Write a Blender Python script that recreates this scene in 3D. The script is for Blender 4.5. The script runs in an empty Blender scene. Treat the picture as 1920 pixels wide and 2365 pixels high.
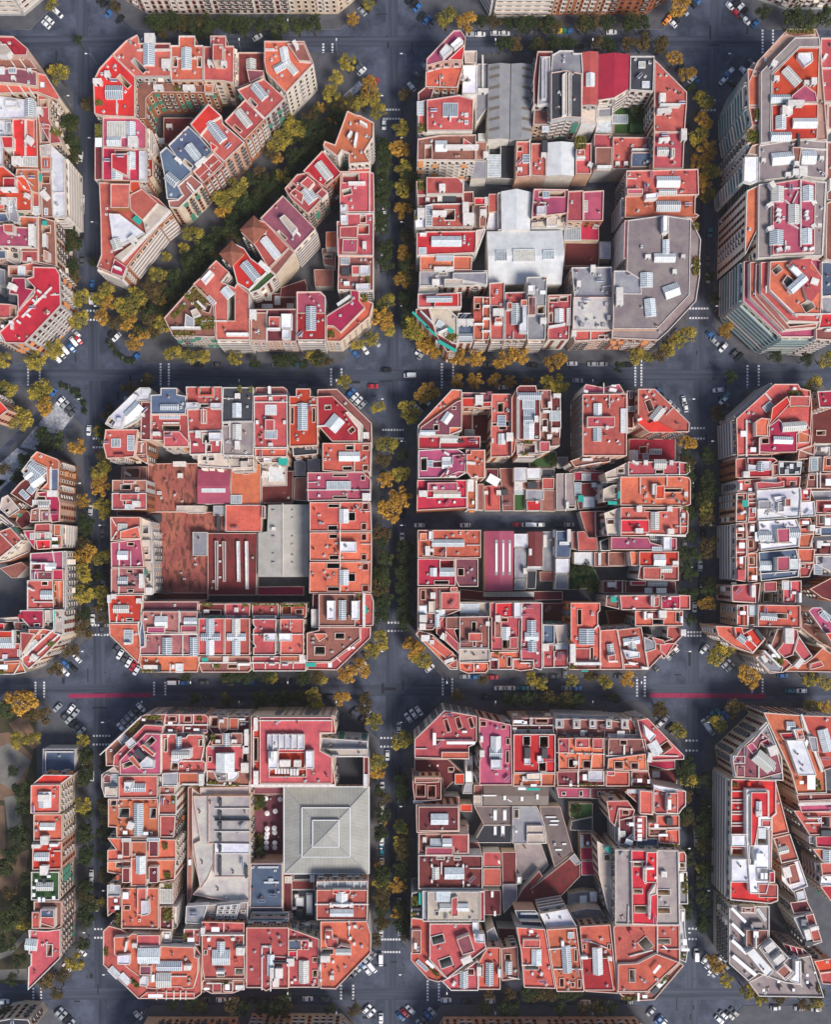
SUN_EL, SUN_AZ, SUN_E, SUN_A, SKY_S, EXPO, HAZE_LIFT = 48.0, 142.0, 3.1, 20.0, 0.10, 0.38, 0.00005
DATA = """
#wedge
@214 70
B24r185,235 310,110 415,52 430,75 430,130 725,130 725,442 395,442;g525,240,95,185,0;m540,105,85,75;m692,340,75,75;w430,335,150,42,45;d570,195,300,10,0;V24d435,132 720,132 720,188 435,188
B24s185,235 395,442 395,815 90,800 20,780 10,480 65,365;g205,585,145,115,0;w290,480,135,40,45;m150,435,40,50;V21n12,490 95,490 95,790 22,780;m60,500,70,40;d225,700,150,8,90;l65,680,60,40
B24o725,148 798,148 798,60 950,60 950,148 1025,148 1025,475 725,475;g870,275,88,180,0;w750,310,52,115,0;w1002,310,46,120,0;d870,270,180,8,0
B24r1030,160 1090,160 1090,62 1235,62 1235,155 1308,155 1305,500 1200,480 1030,475;V30o1110,135 1205,135 1205,290 1110,290;m1100,330,50,40;m1220,330,45,40
B20n400,465 725,480 1120,490 1150,590 560,585 500,640 500,830 400,830;l800,545,70,40;V21o1033,505 1113,505 1113,585 1033,585;m620,555,80,40;m900,560,100,45;x445,700,70,120
B23m95,810 395,815 425,820 500,900 500,1105 95,1083;f230,925,175,140,0;g360,930,72,130;g205,1040,120,80;m385,1055,80,90;V20d20,870 90,870 90,1385 20,1390;l60,940,50,120;s70,1060,60,80
B23k97,1088 500,1110 500,1405 95,1398;g360,1215,72,140,0;V26k175,1145 330,1145 330,1360 175,1280;V24w430,1120 498,1120 498,1395 430,1395;g230,1330,95,110;x300,1115,230,30
B17k503,1110 565,1215 565,1360 505,1400
B16c505,935 555,935 600,1060 625,1130 560,1200 505,1100
B5d655,812 930,812 930,880 700,1060 655,1060;m720,910,50,30;f640,1030,50,50;x800,1000,60,40
@440 70
B24o683,110 1055,112 1142,320 885,592 702,405 683,300;g875,255,70,150,-10;g850,340,60,150,60;g925,350,60,150,-40;V25n890,130 1050,130 1120,300 1000,290;m975,160,60,30,60
B17d440,215 683,215 690,440 650,460 440,545;V20p520,370 680,380 680,430 560,490 545,490;g563,335,85,100
B24r433,560 678,455 880,640 690,828 505,650;g640,580,78,150,-40;w570,680,120,36,45;w735,490,110,30,60
B24r315,850 505,648 688,835 500,1028;g495,825,68,165,-38;w420,930,130,34,40;d640,780,120,10,45
B24r-5,875 165,685 292,800 300,870 505,1045 315,1225 200,1120 170,1060 100,985;V25s0,875 167,688 290,802 200,850 90,980;g240,950,85,200,-38;w150,1075,140,40,48;V25s180,1030 255,1080 215,1120 190,1110
@214 70
B22b700,1070 885,890 985,985 1112,1130 925,1310 790,1195;g940,1145,78,165,-38;w880,1265,150,38,42;m1010,1240,110,30,-40
B23r925,1312 1118,1132 1222,1225 1022,1425;q1075,1280,230,130,-42
B21b623,1140 685,1085 925,1318 790,1440 835,1530 800,1570 690,1570 665,1350;g735,1390,80,115,-48;m800,1220,50,30,40
B22n790,1445 910,1342 1022,1432 830,1625 800,1655 715,1645 700,1580 790,1572 838,1530;m910,1460,80,14,50;d900,1480,90,5,50;d930,1470,90,5,55
@214 400
*;B21r60,88 160,95 430,95 520,190 610,240 705,335 745,388 612,495 322,868 288,972 40,872 80,760 75,420;V25r165,100 345,102 340,325 165,325;V25r345,200 455,145 605,278 462,442 345,335;V24s345,75 430,75 450,150 385,195 345,170;V23w150,375 250,378 490,560 268,662 185,640;V24c462,440 605,278 715,338 262,808 200,770 490,560;t425,455,80,45,42;g225,665,80,90,-20;m385,630,60,60,-40;V22k200,790 318,870 280,965 165,925;m240,890,60,20,20
#triangle
@440 70
B28o1450,752 1530,790 1570,795 1697,862 1690,1000 1610,1130 1665,1232 1462,1245 1465,1150 1400,1118 1362,1180 1225,1075 1240,1030 1335,1065;m1475,985,20,60,30;m1600,885,70,16,30;m1530,1030,20,110,10;V24o1460,1250 1662,1250 1662,1318 1460,1318
B24s1040,1310 1220,1118 1398,1328 1255,1468 1150,1395;g1235,1310,75,170,-38;w1290,1420,120,30,-42
@440 400
B23r870,150 985,20 1095,0 1275,190 1085,388 930,250;g1095,215,105,125,-38;V25r1010,100 1085,35 1150,90 1090,160;V24r915,190 965,145 1050,200 1030,290;w1170,110,90,40,50;x940,130,60,60,40;w1010,330,170,36,42;V25r1160,195 1215,145 1272,190 1215,250
B22p645,425 855,212 1160,522 960,732 800,565;V25c820,420 870,385 990,510 940,570;w840,600,190,36,45;m1000,570,40,16,45
B23r470,555 590,430 690,455 915,695 725,892 600,680;y590,535,165,165,45;g745,700,72,210,-38;w610,760,160,40,48;V23n915,695 965,735 795,950 730,895
B23s283,768 395,648 500,700 560,790 720,910 540,1088 430,1020 390,860;y388,755,150,150,45;g558,915,82,185,-40;w420,980,150,50,45;w455,1010,90,30,45;m690,880,110,40,42
B21G540,1090 732,905 795,950 640,1085 550,1118;n700,985,60,60,-45
B22r25,1030 90,972 185,862 240,808 362,920 290,1010 410,1060 430,1020 545,1115 552,1545 240,1545 225,1220;w378,1235,62,250,0;g345,1110,82,90,-40;V24w95,985 180,895 215,925 130,1025;V20r235,1375 548,1490 548,1540 240,1540;d280,1370,110,12,0;m440,1500,190,24,0;f195,1180,90,40,45
@214 400
B21n662,1345 935,1040 1125,1222 1142,1522 745,1512;l975,1150,200,150,42;l1040,1390,170,110,0;l850,1490,200,45,0;V23c905,1275 960,1250 1000,1310 930,1340;V23g860,1300 940,1350 940,1430 850,1420;x1060,1250,60,70,20;m1010,1230,90,20,45;m870,1440,260,16,0;l800,1280,40,160,45
@440 400
B21d555,1262 980,1258 980,1560 560,1560;m585,1320,55,80;V23w838,1300 940,1300 940,1440 838,1440;V23w845,1445 925,1445 925,1535 845,1535;V24r722,1325 830,1325 830,1445 722,1445;d710,1420,280,9,90;m775,1450,110,14,0;V21n560,1290 705,1290 705,1550 560,1550
B22k980,1098 1205,1095 1250,1140 1250,1545 985,1545;g1115,1350,85,205,0;w1008,1335,42,95,0;w1225,1340,42,95,0;V22m985,1105 1200,1100 1245,1145 1245,1300 985,1300
B20o1255,1310 1345,1258 1475,1180 1472,1078 1565,1078 1570,1150 1692,1205 1660,1330 1390,1562 1255,1560;V22k1255,1322 1345,1265 1490,1178 1475,1082 1560,1082 1560,1180 1615,1245 1388,1475 1320,1418 1255,1412;m1420,1190,140,25,-35;l1300,1490,60,60;l1610,1160,50,60
@440 70
B23r1385,1310 1665,1315 1695,1330 1700,1690 1378,1690;w1440,1500,90,60,-15;m1540,1430,150,16,0;V25w1385,1615 1455,1615 1455,1685 1385,1685;x1480,1370,140,80,0;d1655,1500,380,8,90
@440 400
B23r1380,378 1692,378 1692,770 1360,768 1352,450 1380,450;V25w1388,390 1455,390 1455,465 1388,465;V24m1405,612 1550,612 1540,738 1400,738;x1595,430,50,60;x1600,525,90,80;V24r1380,500 1545,490 1545,605 1380,600;m1610,685,30,60,0
B22n1368,772 1692,775 1692,1092 1360,1085;V24w1565,855 1660,855 1660,940 1565,940;V24w1525,1025 1660,1020 1660,1085 1530,1085;V24r1490,858 1562,858 1562,940 1490,940;f1430,820,80,60;k1435,920,70,60;m1445,1030,50,25;l1640,990,30,70
B5n1212,700 1345,695 1340,870 1232,850;x1275,770,80,40
B6n1140,890 1322,890 1322,1050 1150,1050
B13o1252,545 1352,540 1352,690 1250,690
B5d835,1060 1060,985 1080,1050 1070,1150 830,1150;f720,1150,60,60
B4d560,1130 960,1100 975,1255 560,1255;f710,1235,100,40;f805,1180,50,80;f925,1235,60,50
#whitehall
@950 60
B26m140,318 390,55 455,50 505,125 495,230 470,335 280,345 138,385;V28w260,250 325,172 385,225 295,305;V28w360,185 440,110 485,150 400,220;V27s335,325 490,180 490,230 475,330
B21o135,385 480,335 480,400 425,580 130,575;z
B20d60,630 130,575 215,580 180,700 65,715
B10x180,585 430,585 430,645 180,680;f310,640,80,50
B22r60,715 145,690 440,645 575,680 572,900 560,1000 140,1005 65,980;V24r145,690 440,648 575,685 570,975 145,975;f362,785,130,120,0;f510,830,32,32;f510,898,32,32;m360,868,14,36;V18c140,975 560,980 560,1010 140,1010;l95,955,60,70;f85,770,60,120
B23n60,1050 270,1015 600,1010 595,1250 55,1245;g275,1120,100,90,0;m465,1140,290,26,0;V24r480,1040 590,1110 480,1110;x160,1170,60,120
B13c470,380 612,365 612,740 590,760 470,700;V16w480,370 610,370 608,635 470,635;x510,500,40,50
B14c490,240 608,240 605,360 495,350
B10g612,355 715,355 715,740 600,900 590,740;m660,625,90,30;d660,450,330,14,90
B12g712,355 920,350 908,1050 708,1050;^v;v768,395,92,26,-8;v768,470,92,26,-8;v768,570,92,26,-8;v768,670,92,26,-8;v768,765,92,26,-8;v768,860,92,26,-8;v768,955,92,26,-8
B12g924,350 1125,358 1115,1050 912,1050;^v;v1070,400,92,26,6;v1070,475,92,26,6;v1070,575,92,26,6;v1070,675,92,26,6;v1070,770,92,26,6;v1070,865,92,26,6;v1070,960,92,26,6
B8n600,1070 700,1070 695,1240 600,1240;m685,1215,40,50;f655,1035,70,60
B6x700,1075 965,1080 965,1420 700,1410;f765,1300,125,200;x770,1140,120,110
B8g570,1250 695,1250 695,1415 550,1415
B14r970,1075 1100,1075 1105,1395 965,1410;f1062,1235,62,75;m1000,1340,40,30;w998,1120,60,70;d1095,1230,330,10,90
B14r1108,1090 1250,1090 1245,1400 1105,1390;k1230,1130,50,100;m1220,1210,40,40
B12w1255,1080 1512,1080 1505,1390 1248,1390;^v
B14r1518,1090 1665,1090 1665,1375 1518,1375;l1565,1085,100,110;m1560,1240,80,14;V16r1525,1145 1605,1145 1605,1210 1525,1210;m1650,1300,40,40,30
B21d1165,245 1305,245 1305,270 1285,300 1285,740 1130,740 1128,500;V22g1190,290 1285,290 1285,730 1165,735 ;V23g1205,300 1250,300 1250,680 1205,680;x1268,450,28,300
B16n1135,750 1280,750 1280,925 1125,925;f1240,960,60,50
B22g1300,280 1370,240 1495,240 1500,265 1575,265 1585,420 1575,870 1430,850 1290,880 1290,440;V24x1290,440 1430,420 1575,450 1575,860 1430,850 1290,880;V26c1395,460 1440,430 1440,830 1395,835;V26c1450,440 1482,440 1480,835 1450,830
@1250 60
B22r370,245 532,240 525,735 370,735;^v;g452,510,72,110,0;V17c370,740 525,740 510,920 370,910
B21k532,268 818,268 805,590 670,680 525,690;^v
B21x820,290 1045,290 1035,620 815,605;f930,368,60,55;f965,550,65,55
B21r1045,318 1345,620 1345,720 1325,990 1040,990;m1110,690,50,70;m1180,755,180,20,0;m1125,810,120,36,-5
B14g525,690 665,690 660,850 520,850;V10f525,860 660,860 660,1000 500,1000
B4G670,700 1025,640 1030,1010 670,1010;f730,870,140,80;b870,965,110,80;!880,790
B13r490,1005 660,1010 655,1115 650,1350 485,1350;V15n500,1125 655,1125 650,1305 500,1305;m575,1325,130,25
B14r660,1035 1030,1040 1025,1330 655,1335;V17b835,1175 1018,1175 1010,1310 828,1310;m925,1165,190,14;m700,1290,32,32;m778,1288,32,32;x740,1200,10,60
B21r1040,990 1325,990 1310,1330 1028,1330;g1120,1170,95,75,0;V23c1205,1135 1235,1135 1235,1215 1205,1215;m1125,1075,90,26,-5;m1305,1030,45,95
B22r785,1345 1448,1330 1455,1570 780,1580;g1170,1450,200,95,0;V25m795,1510 940,1510 940,1560 795,1560;V25w965,1560 1080,1545 1075,1600 965,1605;g1165,1545,155,50
B22o775,1580 1425,1565 1420,1736 1460,1760 1430,1780 770,1780;g1170,1675,205,90,0;m1000,1610,90,30
@1250 420
B22e780,360 1130,312 1385,345 1475,540 1465,700 1465,880 1430,1110 1175,1385 1080,1470 650,1450 668,820 790,820;V25e800,360 1130,315 1385,350 1370,1050 1070,1365 660,1362 672,825 788,825;V28w1125,320 1180,320 1180,470 1125,470;g1150,610,55,120;g1137,710,180,75,0;g970,915,105,120,0;g1200,1015,130,110,-20;g1005,1170,90,150,-5;m715,1075,55,150;m980,703,42,30;m1305,703,30,30;m1225,843,30,36;V25g672,825 800,825 920,900 930,1045 672,1040;V24m770,360 800,360 790,715 760,715;x1150,510,50,70;l1430,780,50,160;l1430,420,50,60
B21g280,795 650,790 680,1065 680,1370 290,1375 305,1060;V22i300,1065 680,1065 670,1375 292,1375;m470,820,36,60;m340,960,30,50;b370,1140,30,30;b600,1135,30,30;b335,1270,30,30;b620,1265,34,40;b375,1325,36,30;b575,1325,30,30
B19r275,1378 650,1375 650,1460 310,1480;m295,1410,36,60;d455,1430,80,8,90;x590,1440,120,60
@950 420
B17m1130,75 1450,80 1450,300 1110,340;V19w1160,230 1250,230 1250,300 1160,300;x1300,110,320,60;f1245,125,60,60;V14c1115,300 1440,300 1415,430 1110,430;V16c1250,325 1355,325 1350,410 1250,410
B18r1450,92 1590,85 1590,370 1435,370
@1250 420
B17m390,95 580,85 572,370 390,370;f392,232,70,100
@950 420
B15w830,90 970,75 1110,95 1100,450 835,450;^v
B12w700,460 1400,450 1410,660 1390,950 710,950;f835,690,100,90;f1045,685,200,110;f1270,680,100,80;w1110,860,170,40;^h
B10r715,115 828,115 828,280 712,290;V9w720,285 828,285 828,450 690,450
B22r45,0 490,0 488,130 55,130;V24r140,-40 430,-40 480,20 480,115 140,115;l95,35,70,90;m285,75,50,55;V23w400,-20 488,-20 488,50 400,50
B20d60,135 475,135 475,215 60,240;k350,170,120,60;m150,180,30,30;m265,175,40,40
B14d475,100 575,95 580,210 480,205
B15s580,150 690,150 705,220 580,220;f693,185,28,70
B13c565,225 625,225 700,230 700,330 640,430 565,430;V15n630,230 700,230 690,420 630,420;m660,305,50,50
B23r130,225 200,210 525,205 525,310 575,320 570,430 130,430;w355,310,90,90,0;m525,360,90,90;m500,260,50,90;f165,320,60,180;m260,310,120,36
B22w30,270 130,265 130,440 40,440;m90,310,60,80;l40,330,16,60
B23k50,480 150,465 600,460 600,600 590,665 50,690;g325,558,260,85,0;V18c600,450 690,440 620,620 600,640;m110,500,60,14;f105,650,70,70
B22o80,690 530,690 560,700 560,820 80,825;g310,700,150,70,0;m300,820,170,26;d390,760,130,8,90
B20g75,830 705,825 705,965 75,970;V22g385,845 700,840 700,960 560,930 385,900;V22c305,900 478,900 478,960 305,960;m225,945,60,50;w270,845,110,30
B22r60,1040 465,1025 465,1165 60,1170;g260,1090,220,50,0;V24s230,1040 435,1030 435,1160 210,1160;V20c75,975 250,975 250,1035 60,1040
B21c165,1165 330,1165 425,1250 430,1500 380,1500 230,1400 200,1300;f265,1320,60,60,30;m290,1390,90,16,-25;l370,1440,70,80,40;t360,1385,60,40,35
B21d40,1180 165,1165 200,1300 230,1400 425,1505 420,1560 330,1580 230,1430 130,1350 40,1240;t85,1290,200,20,45;t180,1390,120,20,42;t330,1530,180,30,30;m140,1260,150,10,45
B19b430,1215 580,1215 570,1490 430,1490;m465,1312,70,55;m540,1312,55,55;g500,1440,120,60
B20o575,1065 640,1065 730,1070 730,1410 720,1465 575,1465;w600,1120,70,80;d662,1270,380,9,90;m690,1160,60,10,0;m690,1275,60,10;m625,1325,90,10;b610,1240,70,60;m690,1390,80,10
B20r720,940 865,930 860,1120 855,1465 730,1465;w770,1170,60,50;m800,1220,90,60;g800,1220,70,55;V23r775,1258 842,1258 842,1300 775,1300;m800,1325,70,16;d858,1250,420,9,90
B21r865,1025 1065,1020 1060,1465 862,1465;g970,1230,90,180,0;V24w1030,1140 1080,1140 1080,1400 1000,1390 1000,1320 1030,1300;V24o1015,1090 1072,1090 1072,1150 1015,1150;V24r885,1115 935,1115 935,1180 885,1180
B22g1065,885 1255,880 1250,1060 1240,1465 1070,1465;V25w1080,960 1145,960 1145,1030 1080,1030;w1200,1190,80,90;V24n1080,1065 1155,1065 1150,1235 1080,1235;m1215,1300,50,50;c1215,1025,60,40
B20r1262,1050 1480,1045 1475,1160 1455,1465 1260,1465;g1365,1245,75,120,0;f1455,1250,36,150;m1340,1340,150,16,-10;x1310,1075,100,50;x1410,1075,80,50;w1280,1260,36,110
B5d1420,560 1736,560 1736,780 1410,780;
B9k1425,395 1736,400 1736,545 1415,540;f1490,480,150,130
#whitehall
@1250 420
B4b205,555 300,555 300,760 210,770
B6w540,555 645,555 645,715 540,715
#westedge
@0 70
B27k-60,60 130,65 265,180 255,245 -60,250;V29c-20,130 60,135 110,200 60,240 -20,235;b155,195,50,40,60
B24n-60,250 258,245 350,370 -60,370;d120,310,120,10,55;d210,310,120,10,55;z
B26p-60,355 180,358 345,390 345,530 180,505 -60,490;f120,380,65,50;f15,380,60,60;m285,390,30,30;m135,460,30,30
B24o345,400 430,425 560,635 540,660 450,625 350,585 -60,600 -60,495 180,510 345,535;d100,560,110,10,55;d220,570,110,10,55;d300,585,100,10,55;c395,510,40,50
B23w-60,610 225,650 340,665 350,820 -60,835;V25w50,650 160,660 170,710 50,715;g280,730,80,150,0;x190,640,80,40
B22r350,600 455,620 460,835 580,1050 470,1060 360,860;m380,770,40,60;x400,660,80,90;l520,950,50,90,-60;V20o450,830 580,1050 560,1060 470,960
B24s120,825 350,825 360,1280 130,1270;d240,1000,320,12,90;m285,1040,50,60,30;V24o245,830 325,840 325,1050 250,1040;V26k10,985 125,985 125,1095 35,1095;m175,1230,80,70;f285,1220,130,90
B23w-60,830 45,840 110,830 110,960 40,1000 30,1250 150,1350 40,1360 -60,1250;V25g60,850 110,850 110,950 60,950;g10,960,50,40
B22n365,860 470,880 475,1300 380,1300;x420,960,90,160;V24c365,1065 430,1065 430,1165 370,1165;V23o380,1170 475,1170 475,1290 380,1290
B23o160,1290 360,1290 370,1520 230,1480 150,1360;d260,1400,120,8,40
B24s-60,1260 30,1260 150,1355 230,1345 300,1480 300,1680 150,1680 150,1560 -60,1560;V26k30,1365 145,1365 145,1480 30,1480;m100,1490,130,26,0;m260,1545,40,40,20;m228,1455,24,14,45
B22r300,1480 370,1520 375,1700 300,1690;f335,1670,60,70
B21n380,1310 475,1310 495,1736 390,1736;t390,1385,36,60;x430,1370,80,80;m430,1540,70,50,50;f430,1680,30,60
B23w-60,1580 145,1555 145,1680 200,1760 140,1800 60,1680 -60,1650;g100,1640,50,100;V24r-60,1610 45,1610 45,1660 -60,1660
B22w390,1060 470,1060 600,1180 610,1736 495,1736 475,1280;z;|b
@0 420
B22b-60,290 65,290 90,370 -60,390;d80,340,100,10,70
B24g70,160 140,160 180,330 180,400 90,360;m60,200,40,60
B24m-60,400 50,410 130,420 285,430 285,610 -60,605;V27r30,395 130,395 130,480 40,470;m310,510,44,180;x70,350,80,60
B22o185,320 350,330 355,740 195,740;f310,580,50,80;V23r200,640 350,640 350,740 200,740;m285,730,30,30
B22n355,325 515,370 530,790 360,750;V24T405,630 455,650 455,735 405,730;m430,560,30,110;t430,400,40,40;x430,440,70,60
B18b-60,620 60,615 65,720 -60,720
B19c65,615 185,620 200,750 170,780 65,730;k150,690,30,30
B14g-60,790 60,820 60,950 -60,1000
B22r80,780 175,780 310,750 520,795 310,880 80,885;f205,830,65,85;x280,850,60,50;x130,830,70,60
B25s310,790 520,795 560,860 570,1150 235,1500 55,1495 0,1390 165,1240 165,1200 320,1040 320,980 245,900 310,880;w310,935,120,65;V26k120,890 240,890 245,985 320,1000 170,1200 165,1050 85,1040;m130,985,60,50,20;m370,1020,30,20,30;m415,1065,28,20;m325,1110,36,20,40;m270,1240,30,20,40;m115,1310,30,30;m180,1300,30,20,40;m120,1350,20,36;m30,1340,24,24;d340,1120,360,12,-45
B23r-60,1130 10,1130 95,1135 165,1150 165,1260 0,1265 -60,1250;w130,1205,60,110;k50,1020,30,50;k130,1085,60,60
B22w-60,1480 55,1495 -20,1500;z
B22w-60,1270 0,1275 0,1390 40,1480 -60,1470;|b
#terraced
@1486 60
B26T1290,80 1340,40 1590,40 1620,110 1635,200 1620,1070 1700,1060 1440,1050 1100,1090 1070,1060 960,1100 940,1000 1000,930 970,760 965,540 1050,340;|b;V28e1400,115 1625,110 1635,200 1440,205 1190,450 1175,1080 1085,1090 1085,430;V28s1440,205 1630,205 1610,720 1190,720 1190,460;V30w1430,255 1560,250 1570,330 1495,385 1425,300;g1365,480,80,170,-42;g1260,685,160,65;V30m1370,650 1490,550 1590,620 1610,715 1360,715;m1220,505,40,40;m1555,540,40,50;m1495,545,36,36;V28s1185,735 1615,725 1605,1050 1185,1070;g1265,905,85,105,0;g1485,910,200,80,0;g1265,1035,165,75;m1310,805,80,70;m1390,740,130,40;m1190,380,40,50,30;V26n1300,90 1350,50 1580,50 1590,90 1400,115;l1440,60,240,26,0;l1530,60,40,30;V26r965,760 1070,760 1070,930 1000,930;V26o960,400 1080,430 1075,750 970,740;x1030,450,50,50;l1045,830,50,80;l1010,1030,110,110
B25r1635,120 1760,120 1760,710 1640,710;d1700,400,110,10,0;m1660,315,50,24,-60
B25p1610,725 1700,725 1700,1060 1610,1050
B25n1700,740 1760,740 1760,960 1700,960
B26T1100,1090 1420,1045 1700,1070 1690,1420 1420,1400 1060,1450 1060,1320 935,1460 920,1300 1070,1210 960,1190 1000,1110;|b;V27e1070,1110 1420,1052 1695,1075 1685,1415 1420,1395 1065,1440;V27w935,1215 1060,1215 1060,1440 1000,1460 925,1440;g1280,1235,180,100,-5;g1520,1225,120,110,0;V28n1375,1125 1460,1125 1440,1290 1380,1285;m1405,1290,36,36;m1455,1365,65,80;m1390,1375,50,50;m1325,1390,40,36;d1560,1145,250,10,3;m1100,1260,30,30;m1635,1240,30,30;k1420,1070,20,100
@1486 420
B26o1060,30 1440,-25 1690,10 1655,690 1050,715 1045,460 935,690 935,560 945,200 950,90 1060,40;|w;V27e1062,30 1440,-22 1685,12 1652,688 1055,712;V28m1200,20 1440,-20 1590,15 1580,660 1190,680;V29d1190,10 1205,10 1200,680 1185,680;g1235,125,100,125,0;g1515,120,85,125,0;g1385,310,90,155,0;g1225,525,110,120,0;g1505,512,80,125,0;d1450,300,560,10,90;d1330,70,240,8,-2;d1310,600,10,90;V25n940,215 1040,210 1040,710 935,560;m1175,50,36,50,-30;m1150,235,50,30,-30;m1240,280,36,26,20;m1240,320,36,26,20;m1240,370,36,26,20;m1155,450,50,30,-20;m1500,290,30,20,-20;m1495,320,30,20,-20;m1505,350,30,20,-20;m1565,210,36,30,-30;m1560,425,36,36,-30;m1245,640,40,30,-20;m1320,625,36,26;m1485,630,30,24;m1545,630,40,24,-20;d1400,150,110,6,-65;d1380,410,110,6,30;d1330,200,70,6,40
B26e1590,20 1690,10 1655,690 1580,660;m1620,230,24,30;m1615,420,30,30;f1630,30,30,30
B25n1690,200 1760,180 1760,740 1680,720
B22m925,740 960,735 1560,705 1650,740 1650,1110 1620,1330 1590,1360 1580,1440 1270,1440 920,1110;|b;V24r985,745 1080,740 1080,1040 1340,1340 1620,1310 1600,1350 1290,1380 985,1070;V25l1040,760 1080,760 1080,1020 1350,1340 1600,1310 1600,1350 1310,1370 1030,1060;V27r1085,745 1170,740 1160,990 1390,1230 1640,1225 1630,1300 1340,1290 1085,1030;V29o1170,740 1540,720 1650,880 1640,1230 1400,1225 1160,1000;V31r1350,770 1380,720 1560,710 1540,800 1640,860 1640,1000 1560,1110 1520,1090 1480,960 1500,920 1330,760;w1235,820,100,70,-40;g1420,950,70,170,48;V30x1280,930 1330,860 1370,890 1410,940 1340,1000;m1350,1020,40,40,-40;m1560,940,60,50,20;w1520,1150,90,80,-30;d1290,1130,330,8,45;d1510,1225,250,8,0;c1410,830,120,60,45;d1130,1000,8,60
B23b1640,745 1760,740 1760,1060 1640,1070
B22g1640,1065 1760,1065 1760,1220 1650,1230
B24s1640,1220 1760,1220 1760,1350 1610,1360
B23n1590,1360 1760,1350 1760,1470 1590,1460;m1700,1380,60,12
@1486 420
B24n1690,-360 1760,-360 1760,180 1690,180;m1720,50,40,100
#redyard
@230 870
B23w90,375 320,150 375,105 470,105 475,175 475,225 380,230 385,400 240,480 120,480 55,440;V25w95,370 315,155 365,180 345,235 385,290 385,390 240,370 205,480 120,475 150,420;g320,320,90,150,45;V22p370,112 485,112 480,160 370,170;f435,140,75,44;b190,405,36,36;x80,430,40,60,40
B24d385,232 478,232 478,590 380,585;m405,360,30,30;m420,460,14,14
B23r60,490 235,490 360,490 325,745 70,760 40,640;f155,615,80,75;f292,615,60,135;w110,500,36,26;V20c135,705 240,705 240,760 135,760;b190,735,80,26
B21n350,595 440,600 445,720 335,730;d390,650,10,100
B17o325,730 450,725 450,800 440,810
B25b565,105 720,105 720,165 800,180 800,350 475,352 472,170 565,165;g650,285,150,50,0;w590,285,36,40;w710,285,36,40;x760,145,70,40;x525,140,55,45
B24r478,352 820,352 830,650 590,655 585,595 480,590;f650,370,180,46;w665,472,150,40,0;V26r590,505 740,505 825,600 825,650 595,650;d665,430,140,12;m540,535,60,30
B24r800,95 1135,95 1140,500 820,510;x980,130,110,70;V26o905,100 925,100 925,165 1035,165 1035,100 1055,100 1055,185 905,185;V26w800,240 918,240 918,300 800,305;V26w1025,245 1130,245 1130,300 1025,300;x972,265,100,36;d962,365,10,130;V25r935,300 990,300 990,435 935,435
B24r820,510 1135,500 1130,715 835,725 835,600;V26w1010,518 1130,518 1130,590 1010,590;w985,570,60,80;m920,540,40,60;m892,630,36,20,0;m1092,620,22,40;x1010,660,40,60;d985,655,10,120
B20c905,725 1135,700 1205,760 1210,850 915,830;x950,750,60,60;x1030,750,70,60
B23x1140,100 1425,100 1420,415 1130,420;V20r1145,105 1180,85 1400,85 1425,130 1425,165 1145,168;g1272,315,75,120;m1280,185,40,40;l1300,120,30,60;l1400,120,30,50
B23e1130,418 1425,415 1425,735 1145,730;g1272,515,75,130;m1280,640,36,70;w1160,435,50,26;d1205,490,8,150
B20c1140,735 1425,735 1430,840 1215,850;x1330,770,80,40;b1340,810,60,50
B24r1425,180 1736,170 1740,660 1430,660;V20n1445,100 1700,95 1736,120 1736,165 1435,168;f1585,310,100,90;f1585,535,110,80;V26r1530,395 1615,395 1615,500 1530,500;m1460,425,24,30;m1712,425,24,30;m1585,210,26,26;m1585,632,34,26;d1585,238,300,8;m1575,130,22,60
B22o1435,668 1736,668 1736,745 1440,745
B19n1440,750 1736,750 1736,800 1480,800;V20w1515,750 1590,750 1590,790 1515,790;t1700,790,80,60
B6n450,805 700,800 910,800 910,1175 700,1250 445,1245;m752,918,40,40;f555,1075,36,30;m750,812,110,40
B8m910,850 1212,850 1210,1175 905,1175;^h;x1055,958,215,36;f1055,1052,215,36
B8o1220,810 1490,810 1490,1180 1215,1180;f1265,1135,100,80;x1355,885,50,30
B6c1500,830 1736,830 1736,1010 1505,1015;f1635,880,140,170;m1535,910,50,60,10
B4d1495,1020 1736,1020 1736,1170 1500,1175
B8c710,1190 975,1190 975,1265 805,1265 805,1250 710,1245
B5n455,1250 1160,1250 1160,1440 1000,1440 1000,2000 520,2000
B9g860,1435 995,1435 995,1655 862,1655
B9o1165,1185 1500,1185 1500,1435 1165,1430;V10b1500,1190 1530,1190 1530,1310 1500,1310
B7g1052,1192 1158,1192 1158,1285 1052,1285;k1105,1360,30,130
B6n205,830 440,830 440,950 200,950;x300,890,160,100;f265,900,60,20,30
B22n120,955 440,955 440,1070 120,1070;V24r218,955 325,955 325,990 218,990;w240,1020,120,60;V23c330,1020 365,1020 365,1065 330,1065;x405,1055,60,50
B23r118,1075 440,1075 440,1230 118,1230;V24r195,1080 360,1080 360,1145 195,1145;f280,1205,80,46;w220,1165,36,60;V22c365,1080 440,1080 435,1170 365,1150;m350,1180,60,50
B4d160,1240 440,1240 450,1290 165,1290;k520,1310,120,70
B24r100,1295 380,1295 385,1500 105,1520;f215,1390,80,60;V25o190,1430 360,1380 385,1500 190,1500;d135,1340,90,6,60;d140,1470,90,6,-60
B21c380,1300 480,1340 490,1500 490,1720 400,1720 385,1500;x425,1400,80,90;b435,1540,80,60;x430,1640,80,100
@230 1230
B24m105,90 385,55 410,265 415,320 110,325;w290,85,90,40,0;g220,210,86,74,0;d185,200,200,7,90;V22o105,92 180,75 180,320 110,322;m370,285,30,10,-40
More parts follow.
